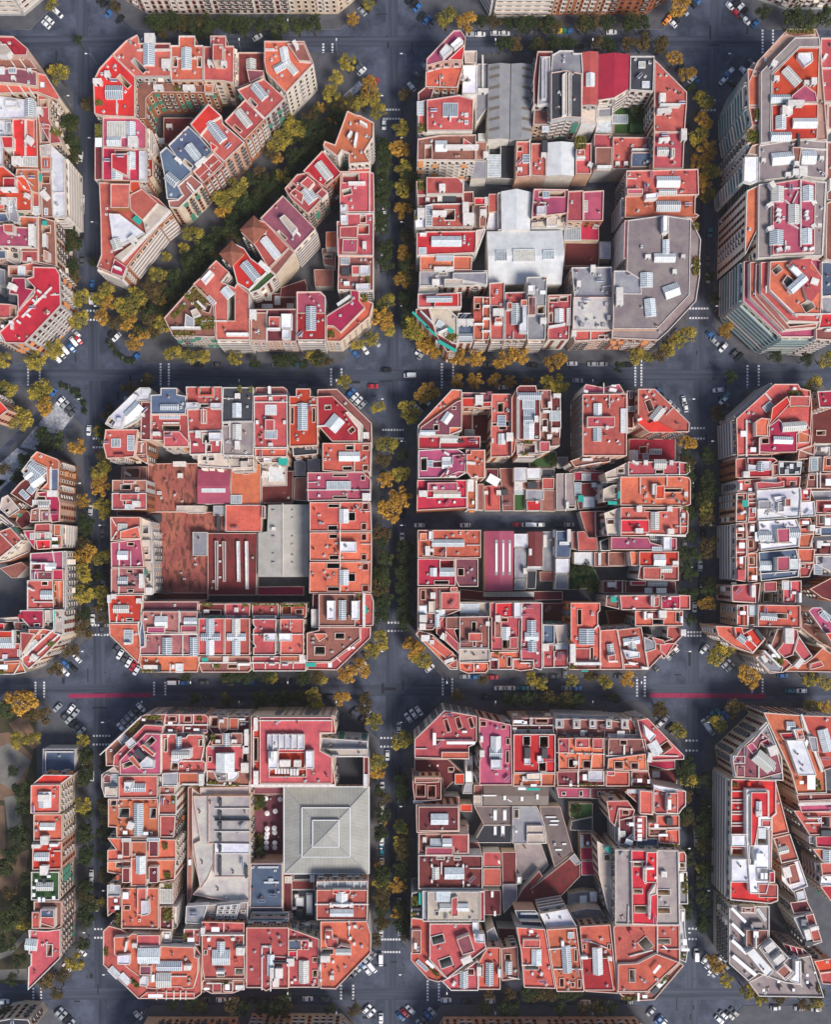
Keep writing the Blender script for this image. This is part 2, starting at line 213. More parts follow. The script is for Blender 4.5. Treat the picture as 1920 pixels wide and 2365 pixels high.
B24h108,330 410,325 425,565 108,570;g222,450,80,76,0;w290,325,110,46;w295,570,110,50;k255,490,150,8;d183,450,240,7,90;m398,445,30,120
B20c385,60 495,60 510,560 425,570 415,330;x440,180,80,110;x455,430,60,120;b440,290,90,50;m450,540,90,60
B24s80,575 410,572 400,650 385,830 95,835;g205,705,130,66,0;w280,825,90,30;m370,630,36,40;V21x90,580 160,580 160,830 95,830;m140,590,36,40;m100,610,24,70;d160,760,120,8,90
B24o90,840 360,840 390,1060 365,1210 95,945;f270,960,80,120,0;m270,1020,50,20;d365,880,120,12,90
B24h400,725 908,725 908,930 400,915;g575,825,105,100,0;g845,820,110,65;V25m440,870 605,870 605,930 440,925;V25m750,855 905,855 905,920 750,920;d572,760,60,8,90;d737,820,190,8,90;m435,797,26,16
B22p400,635 915,635 910,722 400,722
B24h430,935 910,925 910,1130 375,1130 375,1060 425,1050;g628,1048,80,145,0;g875,1050,66,155,0;d772,1040,180,8,90;d555,1085,80,8,90;d700,938,420,10
B25b390,740 425,940 425,1050 375,1060 370,930 385,840
B21o375,1138 915,1138 925,1200 910,1290 400,1290 370,1190;V18n560,1215 920,1215 910,1290 560,1285;l470,1275,160,24;k540,1250,60,60;m485,1235,120,30;f740,1250,66,80;m685,1235,22,36;d655,1250,80,7,90;V20c860,1212 925,1212 925,1265 860,1262
B20d920,655 1160,655 1160,780 920,780;l1000,665,100,30;m995,725,40,26;x1040,740,180,50
B21r1160,655 1395,655 1390,775 1165,775;m1270,712,30,36;f1270,775,180,20;l1350,670,50,20
B25r915,790 1155,790 1155,1130 915,1130;g1025,880,68,160,0;g1030,963,165,60,0;g1025,1060,68,130
B25r1158,790 1390,790 1390,1130 1158,1130;g1265,880,68,160,0;g1268,963,160,60,0;g1265,1060,68,130
B21n920,1140 1395,1140 1410,1260 1380,1290 950,1290 920,1220;t985,1168,55,30;d1175,1200,480,12,0;d1290,1230,8,70;d1050,1230,8,60;m1340,1212,100,20;V19r1210,1145 1390,1145 1390,1190 1210,1190;l1090,1230,50,30;x1230,1235,80,30;m1175,1165,40,50
@460 1230
B21r490,655 735,655 735,785 490,785;l610,662,220,14;f600,778,200,20
B21o745,655 995,655 990,785 745,785;l870,670,230,24;x810,720,80,70;x925,730,60,40;f855,778,190,20
B25r495,795 715,795 710,1130 500,1130 500,1060 520,1050 500,1020 500,890 520,875 500,850;V27w595,930 715,930 715,1003 595,1003;d600,938,200,6;w490,950,50,30
B25r750,795 970,795 970,1130 750,1130;V27w738,930 855,930 855,1003 738,1003;d900,938,130,6
B21r490,1140 740,1140 990,1135 990,1250 990,1280 500,1280;V22o745,1140 935,1140 935,1190 745,1190;m965,1160,60,60;d740,1200,500,12;d613,1225,60,7,90;d745,1225,60,7,90;d870,1225,60,7,90;m680,1160,30,14;m680,1212,50,14;m800,1215,50,14
B25n995,925 1105,900 1105,870 1485,870 1490,980 1215,1195 995,1195;V26o1060,930 1175,930 1185,960 1110,1010;w1115,1090,90,70,0;w1300,955,80,50;w1360,960,70,40
B22r1490,870 1585,870 1585,970 1275,1270 1000,1265 1000,1200 1220,1195 1490,990;t1040,1215,85,34;m1385,1065,30,30,40;m1425,1060,26,20;d1290,1170,60,6,45;c1210,1215,40,60
B25n1105,565 1440,565 1445,865 1105,865;V28w1180,628 1258,628 1255,805 1182,805;g1325,715,62,165,0;V28w1408,630 1480,630 1480,805 1408,805
B22r1440,565 1590,565 1615,640 1610,860 1450,865;m1525,710,24,300;l1480,585,60,24;t1545,710,14,70
B19d1050,565 1105,565 1105,870 1045,875;m1075,790,60,160
@460 870
B24s833,183 895,183 895,112 1030,112 1030,183 1092,188 1100,640 835,650;g958,375,85,230,0;w848,370,30,200;w1080,370,36,200;d958,265,240,6;x865,145,50,40;x1062,145,60,40
B21n1095,120 1275,115 1595,430 1600,620 1510,610 1090,200;V23k1092,185 1235,180 1510,440 1510,600 1230,600 1100,455;g1255,435,120,125,40;w1125,330,80,70,40;w1190,285,50,36;w1410,495,50,40,-40;d1140,458,100,14,-4;V24c1350,335 1380,320 1515,450 1510,600 1470,600 1465,480;w1360,600,80,130;m1545,550,46,50
B24o1140,615 1590,612 1590,680 1585,885 1440,880 1305,885 1140,870;g1390,740,180,80,0;w1390,640,90,50;w1365,860,130,50;x1550,650,60,50;x1555,850,60,60;d1435,750,260,7,90
B24m1000,885 1515,882 1590,950 1585,1080 1515,1140 1005,1150;w1290,890,200,30;w1290,1135,200,30;V24m1185,970 1398,970 1398,1045 1185,1045;f1290,1005,210,70;x1555,915,60,66;m1550,1115,70,60;m1110,935,24,24;m1110,1100,20,20;d1290,1048,560,5
B24o1022,1160 1585,1155 1595,1430 1022,1430;g1340,1290,80,120,0;w1410,1292,60,70;w1235,1180,130,36;w1225,1410,110,50;x1552,1192,56,60;x1552,1395,56,70;d1305,1300,260,7,90
B24o1022,1438 1595,1435 1595,1710 1022,1700;V26w1300,1522 1455,1525 1455,1625 1300,1622;w1225,1455,110,50;w1235,1690,130,50;x1552,1470,56,70;x1552,1680,56,60;d1305,1570,260,7,90;b1220,1575,26,26
@460 1230
B24o1022,270 1595,270 1590,560 1018,560;g1340,415,80,130,0;w1410,415,60,64;w1235,300,130,50;w1232,535,140,44;x1552,310,56,60;x1552,520,60,60;d1305,420,260,7,90
@460 870
B5g880,780 985,780 985,915 880,915;
B6d580,870 870,870 865,1170 580,1170
B6n880,930 1000,930 1000,1150 875,1140
B10g1000,760 1120,760 1115,870 1000,870
B20x860,640 1100,640 1100,720 870,740
B9i640,1185 1015,1180 1010,1850 545,1850 545,1440 630,1430;^v;d775,1500,640,5,90;b690,1240,26,14;b865,1240,14,14;b865,1310,14,14;m692,1408,30,30;b690,1480,26,14;b865,1480,14,14;b865,1556,14,14;b690,1640,14,14;b865,1650,14,14;b690,1720,26,14;b865,1720,14,14
@230 1230
B7d1000,5 1460,5 1450,580 1000,580;V8b1065,75 1095,75 1095,530 1070,530;V8b1135,80 1165,80 1165,455 1142,455;V8w1265,78 1295,78 1302,455 1272,455;V8w1343,78 1372,78 1378,525 1350,525;m1117,118,18,18;m1117,266,18,18;m1117,412,18,18
B5k1460,500 1890,495 1890,580 1460,580
B4d520,480 1000,440 1000,620 480,620
#patio
@950 870
B24o60,455 375,120 468,125 468,500 360,545 65,555;V25p85,470 420,230 468,215 468,475 360,475 360,545 85,540;g330,385,65,95,35;w395,290,50,36;w230,470,40,50;w415,510,100,60;g150,520,130,36
B22p468,148 740,155 745,300 560,290 468,285;V23s468,195 590,195 590,285 468,285;V23s650,235 742,232 742,282 650,282;m625,225,65,80;b720,160,40,30
B14n468,285 745,300 735,330 470,330
B5d470,330 735,330 720,600 640,600 640,550 470,545;d565,420,160,5,90;f540,520,90,60
B23r740,160 925,160 925,740 730,750 735,470 740,400;w825,285,50,80;f835,410,75,95;w760,440,80,50;w890,435,50,50;x855,480,100,50;g835,580,60,90;m905,565,56,70;m750,595,14,40
B25o925,200 970,110 970,580 960,690 925,745;z
B26d970,110 1000,85 1150,85 1165,150 1190,180 1190,590 970,585;g1090,185,200,60,0;V26m1070,160 1190,160 1190,215 1070,215;f1085,260,110,80;f1090,330,100,70;m1150,400,30,50;g1085,410,90,70;g1085,510,90,130;V27c975,190 1000,190 1000,580 975,580
B23n1165,125 1290,125 1290,235 1270,300 1200,300 1195,230;m1275,270,30,50
B23d1290,165 1380,165 1385,480 1290,480;f1330,365,100,90;m1340,185,60,30;x1240,430,60,90
B22n1195,300 1290,310 1290,480 1380,480 1370,645 1285,650 1190,590;m1230,490,40,40;m1320,500,60,36;m1275,560,40,40;m1240,330,60,20;b1330,600,70,60;x1230,420,60,90
B23c970,585 1190,590 1280,600 1280,700 1175,725 975,725;V24r1185,600 1280,600 1280,695 1185,695;x1090,670,110,80;l1080,605,80,26;l1050,715,60,20
B22k65,555 640,552 640,670 65,670;g350,580,150,66,0;w460,570,60,40;k460,605,60,10;d265,610,110,7,90
B23m65,680 250,670 430,670 500,715 505,890 430,935 65,940;V20n75,685 245,680 245,740 75,740;w105,810,60,130;f330,765,85,40;g330,820,85,60;f175,805,50,60;x240,810,80,50;w480,690,110,36;m325,715,50,16,30;m335,885,16,40,20;V24m380,725 505,715 500,885 440,880 300,935 260,930 380,800;V22r75,875 260,870 250,935 75,935;m380,925,60,10
B24o505,675 685,675 685,935 550,940 545,890 505,890;d550,800,80,26,5;w487,915,100,50;m600,925,30,12;V25o510,715 550,715 550,675 680,675 680,935 555,935 510,880
B22k55,955 515,955 515,1215 50,1240;V24m150,980 430,975 430,1060 150,1060;g330,1090,235,50,0;x105,1000,70,90;m110,1085,70,50;V21n65,1125 130,1125 130,1210 65,1210;m260,1160,20,20;m400,1160,20,20;d330,1118,360,6;m220,1030,36,24;m435,1030,16,16;x300,965,300,16
B20o515,955 610,950 610,1230 515,1230;m545,1010,50,100;x575,990,20,60;m570,1165,20,30;d600,1100,270,14,90
B8n615,990 670,990 670,1235 615,1230
B5d690,850 805,850 805,950 690,960
B4r675,1010 820,1000 825,1240 680,1240;m690,1075,30,30;m805,1075,36,40;b735,1120,14,160;s755,960,110,80,30
B4n815,845 950,845 950,1240 845,1240 830,1000;k860,1070,60,50
B4G1005,1050 1050,1050 1050,1240 950,1240 950,1050;f1000,1070,90,40
B9w950,840 1070,840 1070,970 950,970
B8w1070,845 1200,845 1200,950 1075,950
B6n950,975 1080,970 1230,955 1230,1045 1050,1045;m985,1015,70,70;k1115,1005,90,50
B6g1060,1045 1230,1050 1225,1140 1060,1140;%6
B7s1065,1145 1200,1145 1200,1240 1070,1240;m1160,1158,24,24
B6n1205,1050 1330,1050 1330,1245 1210,1240;V7r1210,935 1325,935 1320,1040 1210,1040
B5x1205,850 1325,850 1325,925 1205,925
B7e1340,895 1500,890 1530,1230 1340,1235;%8;d1425,1070,340,8,90;m1435,1190,24,60;x1480,1215,80,24
B4g1350,740 1450,740 1450,840 1350,850
B4G1200,690 1340,690 1350,840 1100,840 1090,790;!1310,790
@1250 870
B28r380,165 790,160 790,735 380,735;g520,310,68,105,0;V30r425,370 680,370 680,468 425,468;g517,535,68,120,0;f765,410,58,210;m600,215,20,12,-40;m708,215,20,14,-40;m625,600,20,12,-40;m705,600,20,12,-40;m605,475,24,30;V25m370,155 410,70 570,100 720,70 770,150;m410,140,36,18,20;m655,130,60,20,10;m665,90,40,14;d577,110,90,7,90
B24n265,780 380,740 640,745 635,790 310,840;m420,770,90,20;d460,810,180,10,-10
B20d790,130 880,130 870,480 790,480;f830,300,70,46;V21r850,370 885,360 885,460 850,470
B25r890,115 1050,115 1370,430 1365,515 990,520 890,440;w1000,270,50,100,-20;w1135,420,110,50,-10;g1070,350,75,130,40;V26s900,350 1000,430 1050,400 1240,500 1240,512 1000,512 900,430;m965,195,30,18,-30;m905,400,40,20,-20
B7k810,575 1240,575 1240,775 810,770;f1055,695,110,50;g850,730,80,90;x945,680,70,60;f965,740,50,60
B22r800,785 1270,785 1370,800 1375,880 1340,910 800,915;g1095,810,100,80,0;w1080,885,110,50;m960,800,30,40;m1195,800,26,40;l1355,840,30,80;d1275,850,120,7,90;m860,800,60,18,30
B21c585,890 700,840 800,790 800,930 600,950;x740,870,60,40
B22o730,925 1300,920 1360,930 1380,960 1380,1180 1350,1195 730,1190;w960,1050,200,36;w1220,1050,150,30;V24s1055,1005 1140,1005 1140,1130 1055,1130;m1035,1045,30,90;V20l735,940 850,935 850,1060 750,1060;x1330,1060,50,240;V20g745,1075 830,1075 830,1190 745,1185;m1330,1090,26,40;t710,1095,20,60;d1160,960,100,6,90
B20c570,1040 660,1000 730,1000 730,1130 570,1160;x700,1050,50,80;t650,1170,80,30
B23r730,1205 1285,1205 1340,1220 1360,1270 1355,1440 1330,1465 730,1475;w1040,1215,320,30;V24s735,1320 1000,1320 1000,1440 735,1440;g1048,1335,70,150,0;m895,1425,60,40;m1185,1430,50,40;d1150,1465,350,16,2;m1305,1285,26,40;l1335,1220,40,30;d1283,1330,230,7,90;m895,1225,40,50;m1180,1225,40,40
B21c580,1260 720,1210 725,1470 610,1470;x640,1340,80,50;x630,1400,80,30
B8r355,1245 500,1240 500,1480 440,1480 400,1400;V9d500,1240 600,1240 600,1480 500,1480
B12r335,1430 405,1425 440,1485 520,1485 525,1610 345,1610
B10n285,1430 340,1430 340,1600 285,1590
B18m640,1480 1000,1485 1250,1490 1250,1600 905,1605 645,1600;V22m645,1480 990,1485 1010,1530 1120,1560 1120,1590 1030,1600 645,1600;g1070,1505,130,60,0;V23w1130,1480 1205,1480 1205,1605 1130,1605;x840,1490,80,20;x840,1590,70,30;f1070,1590,90,36
B14x540,1520 640,1480 640,1610 550,1610
B7d305,990 460,980 620,1200 350,1230;c490,1000,50,50;f340,1040,60,120;t360,1130,50,60;c440,1160,120,110;c545,1050,60,120;c590,985,60,60
B6k300,850 580,870 580,960 310,960;f415,930,85,66;d440,885,270,7,2;m490,855,18,18
@950 1200
B22o60,95 645,95 645,355 480,360 210,350 60,355;w340,350,260,46;g340,218,280,60,0;V20d330,255 545,250 545,345 330,330;V23w162,108 205,108 205,195 162,195;V23o80,125 145,125 145,195 80,195;x130,300,120,90;m150,290,36,80;m185,285,40,26;d320,300,90,6,90
B22k60,360 410,360 410,610 60,612;w290,600,200,46;g205,485,55,70,0;g330,485,125,70,0;d265,440,150,7,90;x330,410,120,60
B22p410,360 620,360 620,620 440,620 410,560;w460,485,50,60;
B9m680,105 950,105 940,660 680,660;^v;c787,350,24,320;c850,350,20,320;c910,350,20,320
B9w950,130 1080,130 1080,260 950,260
B8g955,265 1065,265 1060,545 955,545;m1045,475,26,50
B8g955,550 1060,550 1060,650 955,650
B9d1085,110 1215,110 1210,430 1070,430;^v;m1095,300,24,60
B9w1070,430 1210,430 1210,465 1070,465
B7x1070,470 1160,470 1150,640 1065,640
B4g1215,110 1335,110 1330,470 1215,470;m1228,200,26,110;m1320,130,20,70;m1320,290,20,80
B8b1340,105 1480,105 1470,350 1335,350;%6;m1450,150,26,110;f1415,220,90,30
B7w1335,360 1465,360 1460,500 1335,500
B6g1335,505 1445,505 1445,645 1330,645
B4n1190,480 1325,480 1325,570 1195,570;%8
B8w1505,300 1680,300 1680,430 1505,410;!1545,450;!1620,440
B21n60,625 350,620 450,660 450,840 320,890 200,1020 60,1020;V22r275,670 450,670 450,835 275,835;x90,680,50,110;V22r360,620 430,620 430,665 360,665;m200,700,40,50;c110,830,80,80;V22c160,755 220,755 220,870 160,870;f270,865,80,60;w380,865,120,40;m110,910,60,60;m105,985,50,50;d265,740,170,6,90
B22r230,900 450,890 450,1000 400,1020 440,1130 440,1240 230,1050;w200,950,46,130;V24r315,1020 440,1140 440,1240 315,1110;V23n320,900 450,895 450,1010 320,1010;g240,930,36,110;m295,1075,40,50,30
B22o40,1060 70,1020 200,1060 430,1270 430,1385 360,1385;V23o140,1130 200,1080 395,1230 330,1290;m190,1130,34,34;m130,1090,70,50;V23r340,1340 430,1280 430,1370 380,1370;m350,1295,80,26,-20
B20c450,765 720,765 720,885 450,890;f540,820,160,80
B24n445,895 720,890 720,1190 445,1190;w580,985,50,120;V26r530,1045 655,1045 655,1125 530,1125;w585,1185,44,90;m705,960,30,36
B24c440,1190 725,1190 725,1310 440,1320
B21o440,1320 710,1320 715,1385 690,1415 635,1415 520,1420 450,1390;m612,1355,22,30;d578,1365,80,7,90
B23r725,765 1015,760 1020,910 1000,940 1000,1210 740,1210 740,910 725,900;V24s780,770 945,765 945,900 860,905 780,880;V25w950,765 1020,765 1020,910 950,910;m795,910,40,50;x860,920,90,50;g875,1050,70,110,0;w870,1150,50,80;w745,1090,30,150;V24n770,940 835,940 835,1090 770,1090;V24r910,1085 985,1080 985,1190 910,1190
B22o730,1220 1010,1215 1010,1290 940,1290 940,1385 800,1385 800,1290 730,1280;l790,1235,30,24;x905,1310,30,80
B20d725,1285 800,1285 800,1385 725,1385;m760,1290,60,10
B20r940,1285 1130,1300 1130,1385 1010,1400 940,1385;m1060,1320,110,10
B24r1020,765 1210,765 1210,1360 1200,1390 1130,1370 1125,1300 1015,1300 1010,1220;g1110,1000,75,130,0;g1110,1080,115,70;g1115,1170,75,90;m1165,1230,20,20
B20b1215,965 1325,970 1325,1145 1215,1150
B20c1325,970 1450,970 1455,1145 1350,1145;
B19r1215,1150 1450,1150 1445,1365 1215,1370;m1235,1175,50,60;f1395,1170,120,50;x1325,1170,40,90;d1318,1290,150,7,90
@1250 1200
B24o270,765 545,765 545,840 525,860 525,960 545,1000 545,1310 300,1310 270,1100;w355,900,34,130;g418,1080,130,135,0;w370,980,20,60;V24r310,1185 450,1185 450,1310 310,1310;w470,1250,24,120;m285,1230,40,160;d500,1000,80,10,-45;m420,1325,240,24
B20n255,1310 540,1335 535,1385 260,1385;l290,1360,60,30;t395,1392,60,12
B22r545,1020 700,1010 735,1190 760,1385 540,1385;g640,1200,55,100,-8;V24r615,1255 690,1240 690,1305 620,1310;V21d610,1020 690,1020 700,1080 560,1085;m655,1305,80,14
B22r700,1015 925,990 950,1130 990,1385 765,1385;g830,1120,140,60,-8;g840,1180,70,150,-8;V24w755,1200 910,1220 915,1270 790,1290;d830,1330,120,10,-5;m830,1325,60,24,10;m945,1365,50,20,10
B22r945,1100 1030,1065 1120,1130 1200,1100 1160,1090 1165,985 1275,985 1315,1065 1240,1140 1270,1160 1130,1290 1110,1260 990,1385;V23g950,1080 1060,1130 1060,1200 960,1230;V23r1100,1140 1240,1140 1160,1270 1100,1210;V24r1020,1080 1130,1110 1160,1160 1060,1150;w1165,1090,60,50,30;m1300,1040,40,50
B12g1000,985 1160,985 1160,1060 1030,1060;f1080,1030,120,90
B22o865,840 1255,840 1310,840 1310,980 865,985;V22d940,840 1150,840 1150,920 940,920;w1075,950,130,60;m1000,885,40,40;m1110,870,60,60;m950,885,20,70;x1280,900,40,110;m1285,920,20,60
B23r725,700 1300,695 1375,700 1375,830 740,835;V24k1110,705 1285,705 1285,825 1110,825;V25r1035,710 1095,710 1095,800 1035,810;w990,810,110,34;m1020,750,26,90;w1115,805,60,30;m873,728,26,20;m1180,728,26,20;V21o1300,700 1350,695 1375,740 1375,800 1340,830 1305,830;m855,822,24,16;m1230,822,30,14
B21n600,700 720,700 720,830 590,800;t660,735,50,50;x700,730,30,50
B8d570,565 780,560 780,680 570,680;m640,600,60,40;d750,620,110,7,90;d690,600,80,7,90
B9d780,565 1245,570 1245,685 780,680;V11k830,565 970,565 970,610 830,610;g1070,590,170,46,0;s1100,655,90,50;f990,655,66,50
B21r910,430 1270,430 1270,565 940,560 890,545;g1155,458,90,56,0;w1130,535,36,50;V22r945,440 1110,440 1110,555 945,550;x920,500,40,110
B21s905,295 1270,295 1270,430 905,430;g1090,375,100,100,0;m1235,400,46,30;V20o820,295 900,295 900,430 835,430
B9n490,300 785,295 785,435 490,435;V10n620,300 780,300 780,425 620,425;f540,365,24,110
B10x785,295 830,295 835,430 790,430
B4G250,430 480,430 540,560 420,640 250,650;!300,480;!390,470;!470,600;!350,600
@950 1200
B4d450,640 680,665 1400,660 1400,740 720,755 450,735;f900,690,460,40
B4d1215,770 1480,770 1460,960 1215,960;t1340,945,180,30
B4d1800,840 2040,830 2000,960 1830,980
#plaza
@0 860
B22s-60,180 0,260 85,350 -60,460;|w
B24o285,790 345,730 530,800 555,820 545,1100 370,1090 440,1020 430,880 340,840;|w;d475,990,220,12,90;V24b455,890 545,890 545,1095 455,1095;V23n488,905 535,905 535,1090 488,1090
B24w200,915 290,795 340,845 430,885 415,1000 350,1065 240,960;g345,910,150,90,40;g350,1000,120,80,-35;g270,950,80,50,-40;x265,880,120,36,-50
B22d190,1020 250,975 360,1075 345,1120 330,1190 300,1250 100,1120;f230,1130,90,50,45;f300,1080,80,60,-50;m320,1200,16,40
B22k350,1110 440,1100 530,1100 560,1200 555,1380 480,1390 420,1150 360,1150;m500,1125,80,50,0;f400,1200,130,40;g415,1235,90,60
B23n290,1270 350,1250 460,1250 470,1380 280,1385;V23p385,1285 460,1285 460,1370 385,1370;d370,1320,120,7,90
B22c20,1160 80,1130 195,1270 90,1340 0,1260 ;w65,1290,70,60,-35
B14d200,1250 280,1290 320,1390 210,1450 150,1380;
B22r330,1400 470,1395 475,1480 320,1480;f330,1515,90,60;V22r320,1485 470,1485 470,1545 325,1545;f450,1510,60,60;z
B22k220,1460 330,1460 330,1640 260,1540
B21o480,1400 580,1400 575,1625 480,1630;V23o500,1405 565,1405 565,1510 500,1510;l520,1565,60,50;s525,1540,50,30;m525,1605,50,24
B23s330,1550 475,1545 475,1630 350,1640;
B23r-60,1490 100,1430 210,1550 -20,1736 -60,1736;d80,1560,240,8,45
B20c-60,1300 20,1310 150,1420 100,1440 20,1380 -60,1450;d20,1350,160,8,38
@0 1230
B22m285,190 590,170 590,440 285,435;g475,315,90,66,0;m390,285,130,14;m318,278,40,24;x340,310,80,50;V23k490,340 590,340 590,440 490,440;V22p350,360 490,360 490,435 350,435;d500,230,120,6,80
B22r255,440 495,440 505,705 255,710;g440,575,100,75,0;w420,455,70,40;V20o510,445 590,445 590,705 510,705;m300,520,50,14,30;d410,640,180,10
B21b590,170 620,170 615,705 590,705
B22k190,715 410,715 410,880 285,880 190,780;x350,860,60,30;V23c415,715 470,715 470,830 420,830;b200,770,24,40
B24c490,710 590,710 590,950 500,930;|w;V24t490,720 510,720 510,910 490,910;z
B22r190,915 270,910 260,890 400,885 480,900 580,955 560,990 410,1140 270,1260 210,1200;V24r190,920 330,930 200,1130 190,1050;V24r265,890 380,890 335,950 270,935;d360,1020,430,14,-42;f290,1060,160,50,-45;d420,1060,380,12,-42;m330,1150,50,50,30;l480,1020,60,40,-40;x400,955,30,30;z
B22o-60,1180 190,1170 210,1200 250,1290 130,1310 -60,1310;s45,1235,90,40;V23o40,1185 190,1175 190,1210 40,1215;l30,1290,50,24;d160,1260,100,7,-60
B22r-60,920 130,930 150,1020 190,1020 195,1170 -60,1175;g70,1020,140,85,0;m140,970,20,140;f50,1150,40,50;f180,1110,26,60;V23s-60,905 130,910 130,970 -60,975
B21s-60,830 50,835 50,900 -60,905;x90,865,60,50
B19n130,820 270,825 280,900 190,910 135,900;x230,870,60,70
B18c-60,790 180,775 190,820 -60,825;x90,800,120,20
B14c-60,290 100,120 200,70 310,90 280,180 100,260;d150,170,200,5,-40;x60,210,30,8,-40;x150,200,30,8,-40;x200,130,30,8,-40;x100,160,30,8,-40;z
B10n0,330 200,270 260,320 160,420 110,420
@0 860
#courtyards
@1486 860
B23r865,770 855,430 1210,110 1425,110 1450,150 1540,170 1555,320 1545,520 1555,680 1430,720 1200,760;|b;w1120,390,130,50,-10;V26r1350,220 1540,220 1535,320 1460,315 1350,320;w1410,360,90,80;V26s1190,330 1330,220 1360,290 1150,510 1175,430;V26o1035,460 1090,420 1170,430 1150,500 1155,590 1040,590;V25k1160,500 1250,430 1290,470 1500,460 1540,520 1420,570 1420,740 1200,745 1070,740 1075,600 1160,590;g1385,505,200,80,-4;g1285,630,160,60,2;w1125,635,80,60;V22d880,520 935,520 930,740 880,730;s910,575,50,50;d950,610,320,14,90;d1150,230,80,14,50;f1150,320,90,60,-40;V25o1430,540 1540,580 1535,650 1430,650;l1400,190,120,24;m1385,158,30,20;s1000,720,50,40;d1070,680,140,8,90
B19n1430,720 1555,680 1580,640 1570,800 1420,810;d1500,740,120,6,20
B22r850,800 950,790 960,970 900,980 850,970;m935,950,50,50;|w
B23k955,790 1200,790 1240,820 1190,850 1190,970 960,975;V24w965,850 1050,860 1060,820 1180,820 1180,905 965,915;g1080,880,50,70
B23x1245,820 1465,825 1450,945 1250,950;f1275,855,30,40;f1365,870,30,40;f1432,853,30,40;f1322,920,30,40;f1415,930,30,26
B22n1190,850 1245,850 1250,950 1190,960
B21r865,995 1040,985 1240,960 1450,960 1440,1070 1040,1085 1030,1110 865,1110;|w;V23r1040,1015 1100,1010 1230,1020 1300,1000 1300,1060 1045,1085;f1155,1000,140,60;b1320,1025,30,40;x940,1015,60,30;c985,1085,40,36;m885,1060,20,60;x1380,1030,50,40
B23w1040,1090 1450,1065 1455,1165 1440,1340 1050,1370;V24g1060,1185 1180,1185 1180,1265 1060,1265;V24g1240,1200 1300,1200 1300,1290 1240,1290;V25n1305,1165 1360,1165 1360,1240 1305,1240;V24w1200,1150 1300,1140 1300,1180 1220,1200;d1240,1310,180,6,20
B22o855,1115 960,1110 955,1380 850,1385;|w;t925,1215,50,60;m905,1300,50,20,-30;x895,1150,60,30
B22r960,1110 1040,1115 1050,1380 960,1385;d1010,1130,80,6;d1010,1170,80,6;d1010,1205,80,6;V23r970,1250 1040,1245 1035,1340 970,1345;f1020,1275,30,40
B23w1055,1375 1410,1355 1440,1440 1430,1610 1080,1650;g1115,1510,110,80;V25m1230,1445 1350,1440 1350,1570 1240,1575;g1390,1485,90,80;d1220,1580,300,6
B22r850,1395 950,1385 955,1700 850,1720;|b;x895,1410,60,40;s890,1450,50,30;s895,1600,50,50;x890,1500,70,40;d900,1540,90,7
B22n955,1385 1050,1380 1080,1600 1050,1660 960,1680;x1000,1420,60,100;s990,1445,36,50;s1030,1520,30,80;x990,1590,50,90;d1010,1520,90,7
B21o1430,1350 1540,1345 1575,1490 1440,1495;s1480,1390,60,30;x1490,1430,80,30;m1540,1440,40,50
B21o1440,1500 1580,1490 1560,1540 1540,1620 1430,1620
B20w1450,1200 1580,1190 1590,1330 1450,1340;|n
B21r1450,1080 1550,1070 1540,1190 1450,1195;s1480,1110,40,30
B20c1530,780 1650,780 1640,930 1520,925;f1575,850,60,110;d1640,850,130,8,90
B21o1660,780 1760,780 1760,920 1650,920;x1710,830,40,60
B21n1520,935 1760,935 1760,1075 1500,1075;d1600,1000,140,8,90;d1630,1000,140,8,90;s1690,1020,50,60;x1550,970,50,40
B18g1540,1095 1760,1095 1760,1170 1580,1190;
B20r1585,1180 1760,1180 1760,1300 1590,1300;s1710,1240,110,26;x1620,1190,60,30;b1660,1275,30,40
B20n1590,1310 1760,1310 1760,1430 1590,1430;w1650,1360,60,80;c1700,1380,60,80
B19b1630,1430 1760,1430 1760,1510 1630,1510
B20w1580,1440 1630,1440 1630,1500 1580,1500
B20p1540,1550 1760,1550 1760,1690 1545,1690;x1565,1600,40,90;m1600,1590,30,60;b1650,1650,60,40;m1660,1590,80,24
B17c1570,770 1590,690 1720,690 1720,770;m1650,720,60,30
B6d1560,330 1760,330 1760,660 1560,660;x1640,560,80,40
B20k1600,180 1760,170 1760,330 1620,330
@1486 1230
B21b1060,180 1410,150 1440,280 1430,410 1080,450;g1120,305,100,80;V25m1235,225 1350,220 1350,350 1235,355;f1400,290,90,90;d1240,370,330,6,-4
B21r850,180 945,180 940,455 850,440;|b;s890,255,30,60;x895,320,70,20;b890,390,60,90;d900,180,90,7
B21o960,190 1050,190 1050,450 960,460;s1010,415,50,40;x1000,260,40,60;d1010,320,80,7
B21o1415,150 1580,150 1570,280 1430,280
B21r1435,285 1580,280 1530,410 1440,415;w1470,300,50,30
B20d1545,80 1736,80 1736,205 1545,205;x1570,130,40,90;s1620,100,40,40;b1650,170,80,30
B19g1585,215 1760,215 1760,380 1590,290;b1655,260,30,40;f1610,340,70,90
B21d810,485 1080,460 1060,655 815,640;|w;m1000,540,30,100;V22r815,485 1030,470 1040,650 820,635
B14x1080,470 1110,460 1280,460 1280,655 1070,655;V21r1110,455 1230,450 1230,545 1110,545;w1150,600,90,90
B21r1285,450 1455,440 1455,560 1410,560 1400,655 1285,655;f1310,485,60,80;m1380,555,36,24;d1360,530,140,7,90;m1430,600,20,80
B22o860,665 1060,665 1060,870 860,860;|w;x895,690,60,60;s905,740,50,30;x895,810,60,80;V23o925,775 945,775 945,860 925,860;d960,765,190,10,90;f1010,720,60,80;x1000,810,50,70
B24o1060,665 1450,670 1450,880 1055,870;g1150,775,140,60,3;w1270,770,110,40,3
